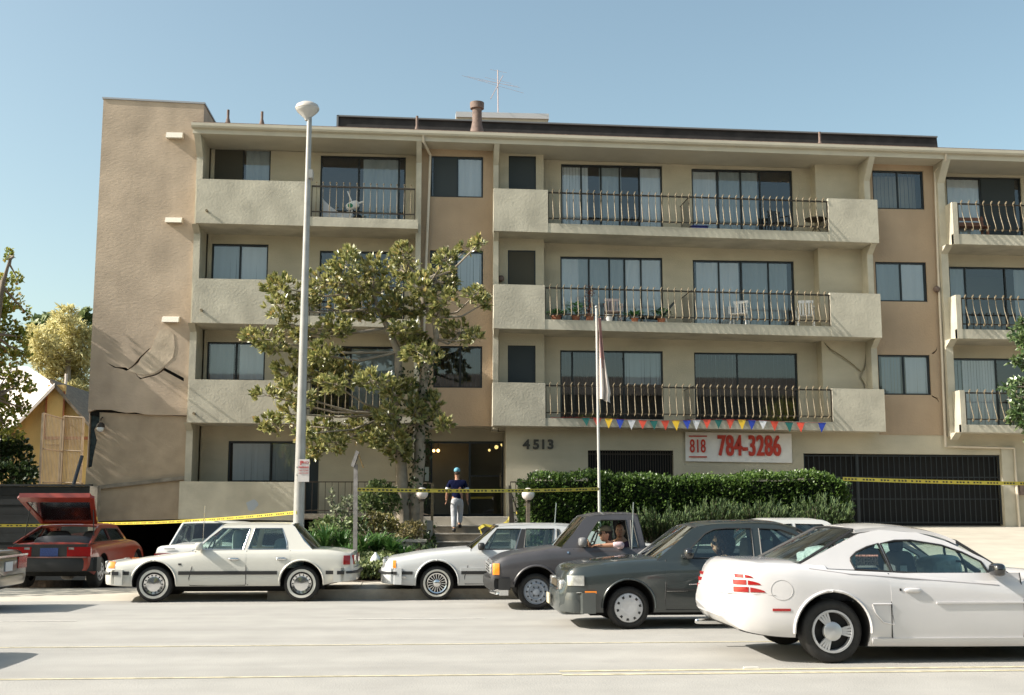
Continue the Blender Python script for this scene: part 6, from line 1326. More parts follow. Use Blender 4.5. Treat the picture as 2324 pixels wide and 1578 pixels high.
# leaning dark pole at the tower corner
a, b_ = P(163, 1112, 31.6), P(186, 1035, 31.9); m = MB(); m.tube([a, b_], .05, 8); T(m.build('leaning_pole', mat('blue black steel', (.03, .04, .06), .5)), 'dark steel pole leaning against the corner of the stair tower', 'pole')
# ---------------------------------------------------------------- trees and plants
M_bark = mat('bark', (.16, .13, .10), .95, noise=(4, .3), bump=(12, .03, (1, 1, .35)))
M_barkl = mat('bark light', (.28, .24, .19), .95, noise=(5, .25), bump=(12, .02, (1, 1, .35)))
L_mag = leafmat('magnolia leaves', (.10, .135, .035), (.47, .44, .17), (.58, .40, .16), rough=.34, trans=.28, spec=.9)
L_magb = leafmat('magnolia leaves right', (.03, .07, .02), (.12, .17, .06), rough=.3, trans=.2, spec=.7)
L_liq = leafmat('autumn leaves', (.12, .19, .035), (.42, .40, .09), (.45, .22, .06), rough=.5, trans=.45)
L_ivy = leafmat('ivy leaves', (.015, .035, .012), (.05, .08, .02), rough=.4, trans=.2)
L_hedge = leafmat('hedge leaves', (.025, .06, .014), (.13, .21, .045), rough=.35, trans=.3)
L_jun = leafmat('juniper', (.012, .04, .014), (.11, .16, .05), rough=.7, trans=.1)
L_dry = leafmat('straw shrub', (.50, .44, .18), (.72, .68, .38), rough=.8, trans=.3)
L_bush = leafmat('bush leaves', (.05, .10, .025), (.22, .26, .10), rough=.5, trans=.25)
L_pale = leafmat('pale bush leaves', (.10, .13, .07), (.26, .28, .17), rough=.6, trans=.25)
L_aga = leafmat('strap leaves', (.025, .09, .02), (.12, .22, .06), (.30, .28, .12), rough=.35, trans=.3)
L_gc = leafmat('ground cover leaves', (.06, .10, .03), (.24, .27, .11), rough=.5, trans=.2)
def rv():
    while True:
        v = Vector((rnd.uniform(-1, 1), rnd.uniform(-1, 1), rnd.uniform(-1, 1)))
        if .01 < v.length < 1: return v
def rosette(m, c, d, L, w, k, spread=1.):
    for _ in range(k):
        dr = (d + rv() * spread); dr.normalize(); m.leaf(c + rv() * .03, dr, (Vector((-.45, -.5, .6)) + rv() * .75), L * rnd.uniform(.7, 1.15), w * rnd.uniform(.8, 1.2))
# magnolia in front of the building
Y0 = 28.6
base = P(925, 1172, 29.3); Mg = thing('magnolia_tree', (base.x, 29.3, ground_z(base.x, 29.3)), 'magnolia tree with glossy leaves and two trunks in front of the building', 'tree')
def pt(px, py, Y=29.2): return P(px, py, Y)
m = MB()
gz = ground_z(base.x, 29.3) - .1
t1 = [Vector((PX(918, 1175, 29.3), 29.3, gz)), pt(913, 1120), pt(910, 1060), pt(905, 1000), pt(893, 940), pt(905, 870), pt(903, 800), pt(880, 745), pt(858, 700), pt(845, 660)]
m.tube(t1, [.20, .17, .15, .14, .12, .11, .10, .08, .06, .035], 10); m.build('trunk', M_barkl, Mg, smooth=60)
m = MB(); t2 = [Vector((PX(942, 1175, 29.3), 29.35, gz)), pt(944, 1110), pt(952, 1040), pt(953, 960), pt(957, 890), pt(970, 825), pt(990, 770), pt(985, 720), pt(960, 690), pt(955, 640), pt(925, 600)]
m.tube(t2, [.19, .17, .15, .13, .12, .10, .08, .07, .06, .045, .03], 10); m.build('trunk', M_barkl, Mg, smooth=60)
blobs = [(795, 577, 18, 20), (640, 655, 50, 28), (640, 700, 40, 22), (600, 770, 45, 26), (625, 797, 32, 16), (567, 765, 20, 13), (745, 640, 52, 32), (785, 605, 32, 28), (830, 640, 42, 38), (850, 605, 32, 22), (915, 580, 28, 26), (912, 615, 45, 28), (995, 640, 48, 34), (1010, 590, 28, 22), (1062, 565, 26, 12), (1090, 550, 12, 9), (1078, 670, 28, 18), (1105, 685, 13, 17), (1010, 680, 38, 22), (810, 700, 48, 32), (760, 745, 48, 28), (1045, 755, 42, 26), (1077, 765, 18, 11), (945, 790, 45, 24), (960, 808, 50, 18), (730, 805, 43, 25), (655, 845, 38, 26), (735, 845, 48, 32), (760, 872, 42, 22), (845, 865, 38, 20), (890, 890, 26, 26), (920, 880, 30, 22), (605, 898, 32, 14), (660, 890, 28, 30), (620, 962, 38, 22), (660, 940, 26, 22), (735, 978, 42, 30), (715, 1022, 28, 26), (810, 978, 50, 24), (762, 1005, 30, 18), (828, 945, 40, 20), (890, 995, 36, 34), (912, 1025, 30, 24), (988, 925, 22, 40), (1003, 965, 20, 13), (940, 930, 22, 34), (912, 745, 32, 17), (870, 660, 30, 25), (955, 655, 35, 30), (700, 690, 30, 20), (685, 760, 25, 22), (900, 700, 35, 25), (700, 805, 30, 20), (690, 905, 26, 18), (780, 690, 30, 24), (945, 700, 30, 26), (870, 720, 26, 18), (1000, 720, 26, 20), (790, 840, 24, 18), (880, 940, 28, 24), (845, 1000, 26, 20), (930, 760, 30, 22), (690, 985, 24, 20), (655, 735, 20, 14)]
lf = MB(); tw = MB(); nodes = t1[4:] + t2[3:]
for (bx, by, rx, ry) in blobs:
    Yb_ = Y0 + rnd.uniform(-1.0, 1.2); c = P(bx, by, Yb_); k = 1 / 90.
    n = int(rx * ry / 27) + 6; hub = min(nodes, key=lambda q: (q - c).length + (0 if q.z < c.z + .2 else .8))
    mid = (hub + c) / 2 + Vector((0, 0, -.12)) + rv() * .12
    tw.tube([hub, mid, c], [.035, .026, .014], 6)
    for _ in range(n):
        v = rv(); q = c + Vector((v.x * rx * k, v.y * rx * k * .9, v.z * ry * k))
        if rnd.random() < .4: tw.tube([c, q], .007, 4)
        rosette(lf, q, (q - c).normalized() * .7 + Vector((-.2, -.3, .55)), .175, .066, rnd.randint(7, 10), .95)
lf.build('crown', L_mag, Mg, recalc=False); tw.build('branch', M_barkl, Mg, smooth=60)
# vine leaves on the trunks
lf = MB()
for _ in range(520):
    q = rnd.choice(t2[1:6]) + rv() * .32 + Vector((0, 0, rnd.uniform(-.4, .4))); rosette(lf, q, Vector((0, -.4, -.5)), .10, .05, 2, .9)
for _ in range(160):
    q = rnd.choice(t1[3:6]) + rv() * .3 + Vector((0, 0, rnd.uniform(-.4, .4))); rosette(lf, q, Vector((0, -.4, -.5)), .10, .05, 2, .9)
lf.build('climbing_leaves', L_ivy, Mg, recalc=False)
# a generic blob tree
def blobtree(name, label, trunk, tr, blobs, Y, dY, leafm, L, w, dens, scale, bark=M_bark, grp=None, per=3, sizeY=.9):
    b0 = trunk[0]; t = thing(name, tuple(b0), label, 'tree', grp); m = MB(); m.tube(trunk, tr, 9); m.build('trunk', bark, t, smooth=60); lf = MB(); tw = MB()
    for (bx, by, rx, ry) in blobs:
        Yb_ = Y + rnd.uniform(-dY, dY); c = P(bx, by, Yb_); k = scale; n = int(rx * ry * dens) + 3
        hub = min(trunk[1:], key=lambda q: (Vector(q) - c).length); tw.tube([hub, (Vector(hub) + c) / 2 + rv() * .15, c], [.05, .03, .012], 5)
        for _ in range(n):
            v = rv(); q = c + Vector((v.x * rx * k, v.y * rx * k * sizeY, v.z * ry * k)); rosette(lf, q, (q - c).normalized() * .5 + Vector((0, -.1, .1)), L, w, per, 1.)
            if rnd.random() < .12: tw.tube([c, q], .006, 4)
    lf.build('crown', leafm, t, recalc=False); tw.build('branch', bark, t, smooth=60); return t
gx = PX(-25, 1100, 30); tr = [Vector((gx - 1.0, 30, .1)), Vector((gx - .9, 30, 2.5)), P(-30, 900, 30), P(-12, 760, 30), P(5, 650, 30), P(22, 590, 30)]
bl = [(20, 580, 12, 14), (38, 628, 14, 16), (8, 640, 26, 24), (30, 680, 26, 26), (5, 700, 30, 26), (62, 712, 8, 16), (15, 750, 36, 30), (50, 765, 22, 20), (25, 810, 40, 26), (60, 800, 12, 12), (10, 860, 38, 30), (48, 868, 24, 24), (72, 880, 10, 14), (20, 915, 36, 26), (55, 925, 14, 20), (12, 960, 30, 24), (-40, 700, 50, 60), (-50, 820, 60, 60), (-40, 920, 50, 50), (-90, 640, 60, 60), (-120, 760, 70, 70), (-120, 880, 70, 60), (30, 985, 24, 14)]
blobtree('leafy_tree', 'leafy green tree with yellowing leaves at the left edge', tr, [.22, .19, .15, .10, .06, .03], bl, 31.9, .8, L_liq, .105, .09, .10, 1 / 86., per=3)
# street tree just outside the frame on the left; its shade falls on the driveway
tx_ = -15.2
st_ = [Vector((tx_, 21.2, .1)), Vector((tx_, 21.2, 2.6)), Vector((tx_ + .3, 21.3, 4.2)), Vector((tx_ + .2, 21.4, 5.6))]
t = thing('leafy_tree', tuple(st_[0]), 'street tree just outside the left edge that shades the red hatchback', 'tree'); m = MB(); m.tube(st_, [.2, .17, .12, .06], 9); m.build('trunk', M_bark, t, smooth=60); lf = MB()
for _ in range(2600):
    v = rv(); rosette(lf, Vector((tx_ + .2 + v.x * 2.7, 22.1 + v.y * 2.2, 5.3 + v.z * 1.9)), v, .14, .11, 2, 1.)
lf.build('crown', L_liq, t, recalc=False)
# ivy bank under it
def bush(name, label, blobs, Y, dY, leafm, L, w, dens, scale, per=3, cat='shrub', kind=None, stem=True, up=.5, grp=None, gy_=None):
    c0 = P(blobs[0][0], blobs[0][1] + blobs[0][3], Y); t = thing(name, (c0.x, Y, c0.z), label, cat, grp); lf = MB(); st = MB(); g0 = Vector((c0.x, Y, c0.z - .1))
    if kind: t['kind'] = kind
    for (bx, by, rx, ry) in blobs:
        c = P(bx, by, Y + rnd.uniform(-dY, dY)); n = int(rx * ry * dens) + 3
        for _ in range(n):
            v = rv(); v.normalize(); v *= rnd.uniform(.55, 1.0); q = c + Vector((v.x * rx * scale, v.y * rx * scale * .8, v.z * ry * scale)); rosette(lf, q, v * .8 + Vector((0, 0, up)), L, w, per, .8)
        st.tube([g0 + Vector((c.x - g0.x, 0, 0)) * .6, c], [.025, .01], 5)
    lf.build('foliage', leafm, t, recalc=False); st.build('stems', M_bark, t); return t
bush('ivy_bank', 'dark ivy bank above the timber wall at the left', [(35, 1050, 42, 50), (20, 1080, 50, 30), (-30, 1030, 60, 70), (62, 1075, 22, 28), (40, 1015, 26, 24), (0, 1000, 36, 28)], 32.5, .5, L_ivy, .12, .09, .13, 1 / 80., cat='ivy')
# yellowish bushes behind the neighbour
tr = [P(150, 1000, 56), P(150, 900, 56), P(155, 820, 56), P(165, 750, 56)]
bl = [(100, 775, 30, 26), (135, 750, 34, 30), (170, 760, 34, 34), (190, 790, 24, 40), (110, 810, 40, 30), (150, 815, 46, 34), (185, 850, 24, 44), (140, 855, 44, 26), (90, 800, 24, 20), (168, 895, 30, 26), (80, 750, 16, 14), (150, 715, 24, 20), (185, 930, 18, 26)]
blobtree('dry_tree', 'bare twiggy straw coloured tree behind the neighbour house', [Vector(v) for v in tr], [.25, .2, .12, .05], bl, 56, 1.5, L_dry, .34, .08, .17, 1 / 46., bark=M_barkl, per=4)
blobtree('green_tree', 'rounded pale green tree far behind the neighbour house', [P(110, 1000, 70), P(112, 850, 70), P(112, 770, 70)], [.3, .25, .1], [(100, 745, 30, 24), (130, 735, 28, 22), (115, 770, 40, 22), (195, 735, 16, 30), (75, 780, 22, 18)], 70, 2, L_bush, .45, .3, .12, 1 / 37., per=3)
# magnolia twigs entering at the right edge
tr = [Vector((PX(2440, 1150, 27), 27, .5)), P(2430, 1050, 27), P(2410, 900, 27), P(2380, 800, 27)]
bl = [(2312, 755, 20, 22), (2330, 740, 24, 18), (2322, 775, 22, 24), (2300, 818, 14, 8), (2322, 822, 20, 16), (2285, 877, 20, 9), (2315, 870, 24, 14), (2310, 905, 20, 12), (2305, 940, 18, 22), (2325, 950, 24, 30), (2360, 780, 40, 50), (2370, 880, 40, 50), (2370, 980, 40, 40), (2420, 800, 50, 60), (2430, 920, 50, 60)]
blobtree('magnolia_tree', 'glossy leaved branches of a tree reaching in at the right edge', tr, [.15, .13, .1, .05], bl, 27, .5, L_magb, .16, .06, .06, 1 / 96., per=5)
# hedge
Yh0, Yh1 = 28.0, 29.6
def hedge_top(px): return 1078 + (10 if px < 1215 else 0) + 5 * math.sin(px * .013) + 3 * math.sin(px * .05) + (max(0, px - 1880) * .16)
xa, xb = PX(1192, 1130, Yh0), PX(1930, 1130, Yh0); Hd = thing('clipped_hedge', ((xa + xb) / 2, 28.8, 1.0), 'long clipped green hedge in front of the ground floor wall', 'hedge')
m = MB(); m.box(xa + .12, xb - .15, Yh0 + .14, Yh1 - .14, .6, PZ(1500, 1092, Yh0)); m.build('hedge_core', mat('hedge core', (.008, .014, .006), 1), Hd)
lf = MB()
def ztop(x, y): px = 985 + (x - .0) * 2630 / y * .985; return PZ(min(1935, max(1187, px)), hedge_top(px), Yh0)
for i in range(17000):
    x = rnd.uniform(xa, xb); r = rnd.random(); zt_ = ztop(x, 28)
    edge = min(1, (x - xa) / .25, (xb - x) / .35); edge = max(.05, edge)
    if r < .42: y = rnd.uniform(Yh0, Yh1); z = zt_ - .05 + rnd.gauss(0, .035) - .14 * max(0, 1 - (y - Yh0) / .25) ** 2 - (1 - edge) ** 2 * .3; d = Vector((0, -.25, 1))
    elif r < .94: z = rnd.uniform(.75, zt_ - .05); y = Yh0 + rnd.gauss(0, .05) + .10 * math.sin(x * 2.3 + z * 3) * .5 + .18 * max(0, (z - zt_ + .25) / .25) ** 2 + (1 - edge) ** 2 * .4; d = Vector((0, -1, .35))
    else: s = rnd.choice((0, 1)); x = (xa + rnd.gauss(.0, .05)) if s == 0 else xb + rnd.gauss(0, .05); y = rnd.uniform(Yh0 + .1, Yh1); z = rnd.uniform(.75, zt_ - .15); d = Vector((-1 if s == 0 else 1, 0, .4))
    rosette(lf, Vector((x, y, z)), d, .075, .045, 2, .8)
lf.build('foliage', L_hedge, Hd, recalc=False)
# junipers in front of the hedge
def juniper(px, py, wpx, hpx, Y, label):
    c = P(px, py, Y); k = 1 / (2630 / Y); gz = ground_z(c.x, Y) if c.x < 10.6 else zgar(0, Y); t = thing('juniper_shrub', (c.x, Y, gz), label, 'shrub', 'spreading junipers in front of the hedge'); lf = MB(); st = MB(); n = int(wpx * hpx / 26)
    for _ in range(n):
        a = rnd.uniform(-1, 1); v = rnd.random() ** .7; q0 = Vector((c.x + a * wpx * k * .5 * .5, Y + rnd.uniform(-.25, .3), gz + .1)); q1 = Vector((c.x + a * wpx * k * .5, Y + rnd.uniform(-.7, .5), c.z + (rnd.uniform(-.5, .35 + .15 * math.sin(a * 9 + px)) * hpx * k if rnd.random() > .1 else rnd.uniform(.4, .85) * hpx * k) * (1 - .3 * abs(a))))
        d = (q1 - q0).normalized(); st.tube([q0, q1], .006, 3)
        for s in range(9):
            u = q1 - d * (s * .05); rosette(lf, u, d + Vector((0, -.2, .5)), .11, .022, 3, .6)
    lf.build('foliage', L_jun, t, recalc=False); st.build('stems', M_bark, t); return t
juniper(1500, 1180, 150, 46, 26.8, 'dark juniper leaning beside the pickup cab'); juniper(1620, 1175, 120, 52, 26.9, 'upright feathery juniper above the dark sedan roof')
juniper(1730, 1172, 130, 50, 26.8, 'juniper with loose sprays right of the dark sedan windscreen'); juniper(1860, 1172, 130, 60, 26.6, 'broad pale tipped juniper at the hedge end by the garage gate'); juniper(1400, 1190, 120, 30, 26.9, 'low juniper hidden mostly behind the pickup roof')
# shrubs left of the steps
bush('leafy_shrub', 'rounded green shrub growing against the ground floor railing', [(862, 1125, 40, 32), (835, 1140, 24, 24), (880, 1145, 32, 26), (860, 1105, 26, 14)], 28.6, .2, L_bush, .10, .06, .16, 1 / 92., up=.3)
bush('dry_shrub', 'olive brown shrub below the rounded green shrub', [(868, 1188, 34, 22), (842, 1178, 16, 18), (895, 1195, 18, 16)], 27.2, .15, leafmat('olive leaves', (.12, .12, .03), (.26, .22, .08)), .07, .04, .22, 1 / 97.)
bush('dry_shrub', 'small tan leaved shrub on the planter wall beside the globe lamp', [(930, 1203, 26, 20), (915, 1210, 18, 14), (950, 1200, 16, 18)], 27.7, .12, leafmat('tan leaves', (.20, .18, .07), (.36, .30, .14)), .07, .04, .22, 1 / 95.)
bush('pale_shrub', 'loose whitish green shrub with thin stems left of the thin post', [(790, 1150, 24, 26), (775, 1178, 28, 16), (760, 1160, 10, 12), (752, 1130, 5, 26)], 27.0, .2, L_pale, .08, .045, .12, 1 / 97.)
bush('dark_shrub', 'dark olive shrub in front of the walkway slab', [(760, 1190, 42, 18), (810, 1190, 22, 18), (722, 1195, 20, 14)], 26.4, .2, L_bush, .09, .05, .16, 1 / 99.)
# agapanthus clumps
def clump(px, py, Y, r, h, n, label):
    x = PX(px, py, Y); gz = ground_z(x, Y) ; t = thing('strap_leaf_plant', (x, Y, gz), label, 'plant', 'strap leaved plants along the pavement'); m = MB()
    for _ in range(n):
        a = rnd.uniform(0, 2 * PI); rr = r * rnd.uniform(.4, 1.1); hh = h * rnd.uniform(.6, 1.1); w = rnd.uniform(.018, .030); pv = []
        s = Vector((math.cos(a), math.sin(a), 0)); u = Vector((-s.y, s.x, 0))
        for i in range(6): v = i / 5; q = Vector((x, Y, gz)) + s * (rr * v ** 1.5) + Vector((0, 0, hh * (v * 1.6 - v * v * (.75 + .5 * rnd.random() * .3)))); ww = w * (1 - v ** 3); pv.append([q - u * ww, q + u * ww])
        m.loft(pv, cap=False, closed=False)
    m.build('leaves', L_aga, t, recalc=False); return t
tips = [(706, 1240, 25.2, .45, .75, 'first strap leaved clump beside the lamp pole'), (738, 1240, 24.9, .55, .95, 'tall spiky strap leaved clump behind the cream sedan boot'), (775, 1245, 25.0, .5, .8, 'strap leaved clump left of the thin post'), (822, 1245, 24.6, .55, .8, 'strap leaved clump just right of the thin post'), (855, 1250, 24.8, .55, .78, 'strap leaved clump above the white container'), (888, 1252, 24.6, .5, .7, 'strap leaved clump left of the planter wall'), (915, 1262, 24.4, .4, .5, 'low strap leaved clump in front of the planter wall'), (790, 1262, 24.0, .45, .6, 'front strap leaved clump at the foot of the thin post')]
for px, py, Y, r, h, lab in tips: clump(px, py, Y, r, h, 95, lab)
# ground cover
lf = MB()
for _ in range(5200):
    px = rnd.uniform(800, 915); Y = rnd.uniform(22.45, 24.6); x = PX(px, 1290, Y); z = ground_z(x, Y) + rnd.uniform(.03, .26) * (1 - abs((px - 850) / 75) ** 3) ; 
    rosette(lf, Vector((x, Y, max(.2, z))), Vector((0, -.4, .7)), .075, .055, 2, .9)
T(lf.build('ground_cover', L_gc, None, recalc=False), 'pale green leafy ground cover beside the pavement', 'ground cover', kind='stuff')
lf = MB()
for _ in range(5200):
    Y = rnd.uniform(23, 32); x = rnd.uniform(-2.6, 10.4)
    if 0.1 < x < 2.3: continue
    rosette(lf, Vector((x, Y, ground_z(x, Y) + rnd.uniform(0, .1))), Vector((0, -.3, .7)), .12, .07, 2, 1.)
T(lf.build('low_ground_cover', L_ivy, None, recalc=False), 'dark low leaves covering the front garden soil', 'ground cover', kind='stuff')
# ---------------------------------------------------------------- people
M_skin = mat('skin', (.42, .22, .14), .6, noise=(8, .06)); M_skin2 = mat('skin pale', (.52, .30, .21), .6)
def skinmesh(name, nodes, edges, mt, parent, sub=2, root=0, smooth=True, mats=None):
    me = bpy.data.meshes.new(name); me.from_pydata([tuple(n[0]) for n in nodes], edges, [])
    o = bpy.data.objects.new(name, me); COL.objects.link(o)
    md = o.modifiers.new('s', 'SKIN'); md.use_smooth_shade = True
    for i, n in enumerate(nodes):
        r = n[1]; me.skin_vertices[0].data[i].radius = (r if isinstance(r, tuple) else (r, r)); me.skin_vertices[0].data[i].use_root = (i == root)
    sb = o.modifiers.new('u', 'SUBSURF'); sb.levels = sub; sb.render_levels = sub
    bpy.context.view_layer.update(); dg = bpy.context.evaluated_depsgraph_get(); m2 = bpy.data.meshes.new_from_object(o.evaluated_get(dg)); bpy.data.objects.remove(o)
    m2.name = name; m2.materials.clear(); m2.materials.append(mt); m2.polygons.foreach_set('use_smooth', [True] * len(m2.polygons))
    o = bpy.data.objects.new(name, m2); COL.objects.link(o); o.parent = parent; return o
def V(*a): return Vector(a)
def hand_nodes(w, d, side, r=.011):
    """palm + four fingers and thumb hanging from wrist w along d; returns nodes, edges relative index"""
    d = d.normalized(); fwd = V(0, 1, 0) if abs(d.y) < .8 else V(0, 0, 1); s = d.cross(fwd).normalized(); fwd = s.cross(d).normalized()
    N = [(w, .026), (w + d * .05, (.036, .020))]; E_ = [(0, 1)]
    for k, (o, L_) in enumerate(((-.028, .075), (-.010, .088), (.010, .082), (.027, .062))):
        b = w + d * .085 + fwd * o; N.append((b, .012)); E_.append((1, len(N) - 1)); c = b + d * L_ * .5 + s * .008 * side; N.append((c, .010)); E_.append((len(N) - 2, len(N) - 1)); e = c + d * L_ * .45 + s * .025 * side; N.append((e, .008)); E_.append((len(N) - 2, len(N) - 1))
    t = w + d * .035 + fwd * -.036; N.append((t, .012)); E_.append((1, len(N) - 1)); N.append((t + d * .045 + fwd * -.014, .009)); E_.append((len(N) - 2, len(N) - 1))
    return N, E_
# ---- man walking up the steps, seen from behind (local: facing +y)
yf = 30.95; base = P(1033, 1206, yf)
ph = 1.0
Man = thing('person', (base.x, yf, base.z), 'man in a light blue cap, navy shirt and pale grey trousers walking up the steps', 'person')
hgt = (PZ(1040, 1065, 31.1) - base.z); s = hgt / 1.78
pel, chest, neck, head = V(.045, .10, .93), V(.05, .14, 1.30), V(.045, .17, 1.50), V(.04, .20, 1.66)
N = [(pel, (.14, .10)), (V(.048, .12, 1.1), (.135, .10)), (chest, (.155, .105)), (neck, (.058, .055)), (V(.042, .185, 1.58), (.065, .075)), (head, (.078, .095)), (V(.04, .20, 1.74), (.062, .075))]
E_ = [(0, 1), (1, 2), (2, 3), (3, 4), (4, 5), (5, 6)]
def limb(st, pts):
    for p, r in pts: N.append((p, r)); E_.append((st, len(N) - 1)); st = len(N) - 1
    return st
la = limb(2, [(V(-.17, .15, 1.40), .055), (V(-.235, .13, 1.16), .042), (V(-.26, .17, .95), .034)]); ra = limb(2, [(V(.27, .15, 1.40), .055), (V(.325, .14, 1.16), .042), (V(.345, .20, .95), .034)])
for st, p, sd in ((la, V(-.262, .18, .93), -1), (ra, V(.347, .21, .93), 1)):
    n2, e2 = hand_nodes(p, V(.0, .12, -1), sd); o = len(N); N += n2; E_ += [(a + o, b + o) for a, b in e2]; E_.append((st, o))
ll = limb(0, [(V(-.05, .08, .82), .085), (V(-.045, .06, .46), .055), (V(-.04, -.06, .10), .040), (V(-.04, -.08, .04), .04), (V(-.045, .07, .03), .032)])
rl = limb(0, [(V(.135, .12, .82), .085), (V(.14, .26, .52), .055), (V(.125, .17, .20), .042), (V(.12, .16, .16), .04), (V(.13, .30, .15), .03)])
NS = [(p * s, (r[0] * s, r[1] * s) if isinstance(r, tuple) else r * s) for p, r in N]
skinmesh('body', NS, E_, M_skin, Man, 2)
def cl(nodes, edges, nm, mt, root=Man, k=s, sub=2, par=None): return skinmesh(nm, [(p * k, (r[0] * k, r[1] * k) if isinstance(r, tuple) else r * k) for p, r in nodes], edges, mt, par or root, sub)
M_navy = mat('navy shirt', (.005, .008, .035), .9, spec=.1, bump=(9, .02)); M_trs = mat('pale grey trousers', (.42, .43, .46), .85, noise=(6, .05), bump=(7, .03)); M_cap = mat('light blue cap', (.12, .34, .45), .7)
cl([(V(.045, .10, .88), (.15, .12)), (V(.045, .10, .98), (.158, .12)), (V(.048, .12, 1.12), (.155, .12)), (V(.05, .14, 1.32), (.18, .125)), (V(.045, .165, 1.46), (.075, .07)), (V(-.16, .15, 1.40), .075), (V(-.225, .135, 1.22), .068), (V(.26, .15, 1.40), .075), (V(.318, .145, 1.22), .068)], [(0, 1), (1, 2), (2, 3), (3, 4), (3, 5), (5, 6), (3, 7), (7, 8)], 'shirt', M_navy)
for p, q in ((V(-.216, .137, 1.245), V(-.228, .134, 1.19)), (V(.31, .147, 1.245), V(.322, .144, 1.19))):
    m = LB(); m.tube([p * s, q * s], .073 * s, 14); m.build('sleeve_band', M_wp, Man, smooth=50)
cl([(V(.045, .10, .93), (.150, .115)), (V(-.045, .085, .80), .115), (V(-.045, .06, .46), .092), (V(-.04, -.055, .09), .078), (V(.135, .12, .80), .115), (V(.14, .25, .52), .092), (V(.125, .17, .21), .078), (V(.045, .10, 1.0), (.14, .105))], [(0, 1), (1, 2), (2, 3), (0, 4), (4, 5), (5, 6), (0, 7)], 'trousers', M_trs)
m = LB(); hc = V(.04, .20, 1.71) * s; prof = [(.092, .0), (.098, .02), (.095, .06), (.07, .10), (.03, .118), (.004, .12)]; m.lathe([(r * s, h * s) for r, h in prof], 20, tuple(hc), sx=.92, sy=1.1); m.build('cap', M_cap, Man, smooth=60)
m = LB(); m.ball(tuple(V(.04, .31, 1.70) * s), (.07 * s, .075 * s, .012 * s), 14, 6); m.build('cap_peak', M_cap, Man, smooth=60)
m = LB(); m.ball(tuple(V(.04, .165, 1.655) * s), (.079 * s, .075 * s, .05 * s), 14, 8); m.build('hair', mat('brown hair', (.05, .03, .02), .8), Man, smooth=60)
M_shoe = mat('black shoe', (.015, .015, .015), .5)
for c in (V(-.042, .0, .035), V(.125, .23, .145)):
    m = LB(); m.ball(tuple(c * s), (.060 * s, .155 * s, .062 * s), 12, 8, .7); m.build('shoe', M_shoe, Man, smooth=60)
# ---- seated upper bodies; local frame of each person faces -x (towards the left)
def head_on(root, c, sc, face, skin, hair=None, hairm=None, glasses=False, cap=None, curly=False, par=None):
    """c head centre; face = unit vector the face looks along (horizontal)"""
    f = face.normalized(); sd = V(-f.y, f.x, 0)
    def at(a, b, h): return c + f * a * sc + sd * b * sc + V(0, 0, h * sc)
    m = LB(); ang = math.atan2(f.y, f.x); R_ = Matrix.Rotation(ang, 3, 'Z')
    m.ball(tuple(c), (.098 * sc, .076 * sc, .118 * sc), 20, 16, .9, rot=R_)
    m.ball(tuple(at(.02, 0, -.065)), (.075 * sc, .058 * sc, .062 * sc), 16, 10, .9, rot=R_)
    m.ball(tuple(at(.105, 0, -.015)), (.022 * sc, .014 * sc, .03 * sc), 10, 8, rot=R_)
    for b in (-.077, .077): m.ball(tuple(at(-.01, b, -.01)), (.022 * sc, .010 * sc, .034 * sc), 10, 8, rot=R_)
    hd = m.build('head', skin, par or root, smooth=180)
    m = LB(); m.ball(tuple(at(.088, 0, -.068)), (.012 * sc, .027 * sc, .008 * sc), 10, 6, rot=R_); m.build('mouth', mat('lips', (.30, .09, .07), .5), hd, smooth=180)
    for b in (-.032, .032):
        m = LB(); m.ball(tuple(at(.085, b, .012)), (.012 * sc, .013 * sc, .008 * sc), 10, 6, rot=R_); m.build('eye', M_plas, hd, smooth=180)
    if glasses:
        m = LB()
        for b in (-.034, .034): m.ball(tuple(at(.100, b, .010)), (.010 * sc, .030 * sc, .022 * sc), 12, 8, .7, rot=R_)
        m.tube([at(.10, -.06, .018), at(-.0, -.082, .015)], .004 * sc, 5); m.tube([at(.10, .06, .018), at(-.0, .082, .015)], .004 * sc, 5); m.build('sunglasses', M_plas, hd, smooth=60)
    if cap:
        m = LB(); q = at(-.005, 0, .045); m.lathe([(.100 * sc, 0), (.104 * sc, .02 * sc), (.085 * sc, .07 * sc), (.04 * sc, .095 * sc), (.004, .10 * sc)], 20, tuple(q)); m.build('cap', cap, root, smooth=60)
        m = LB(); m.ball(tuple(at(.13, 0, .048)), (.065 * sc, .07 * sc, .010 * sc), 14, 6, rot=R_); m.build('cap_peak', cap, root, smooth=60)
    if hair:
        m = LB()
        if curly:
            m.ball(tuple(at(-.045, 0, .03)), (.105 * sc, .105 * sc, .125 * sc), 16, 12, rot=R_)
            for _ in range(260):
                v = rv(); v.normalize()
                q = V(v.x * .125 * sc, v.y * .13 * sc, v.z * .155 * sc); p = at(-.055, 0, .005) + q
                if (p - c).dot(f) > .045 * sc and p.z < c.z + .08 * sc: continue
                m.ball(tuple(p), (.030 * sc, .030 * sc, .034 * sc), 7, 5)
        else:
            m.ball(tuple(at(-.022, 0, .035)), (.098 * sc, .088 * sc, .105 * sc), 16, 12, rot=R_); m.ball(tuple(at(-.055, 0, -.04)), (.055 * sc, .082 * sc, .11 * sc), 14, 10, rot=R_)
        m.build('hair', hairm, root, smooth=180)
def inv_pt(root, p): return root.matrix_basis.inverted() @ p
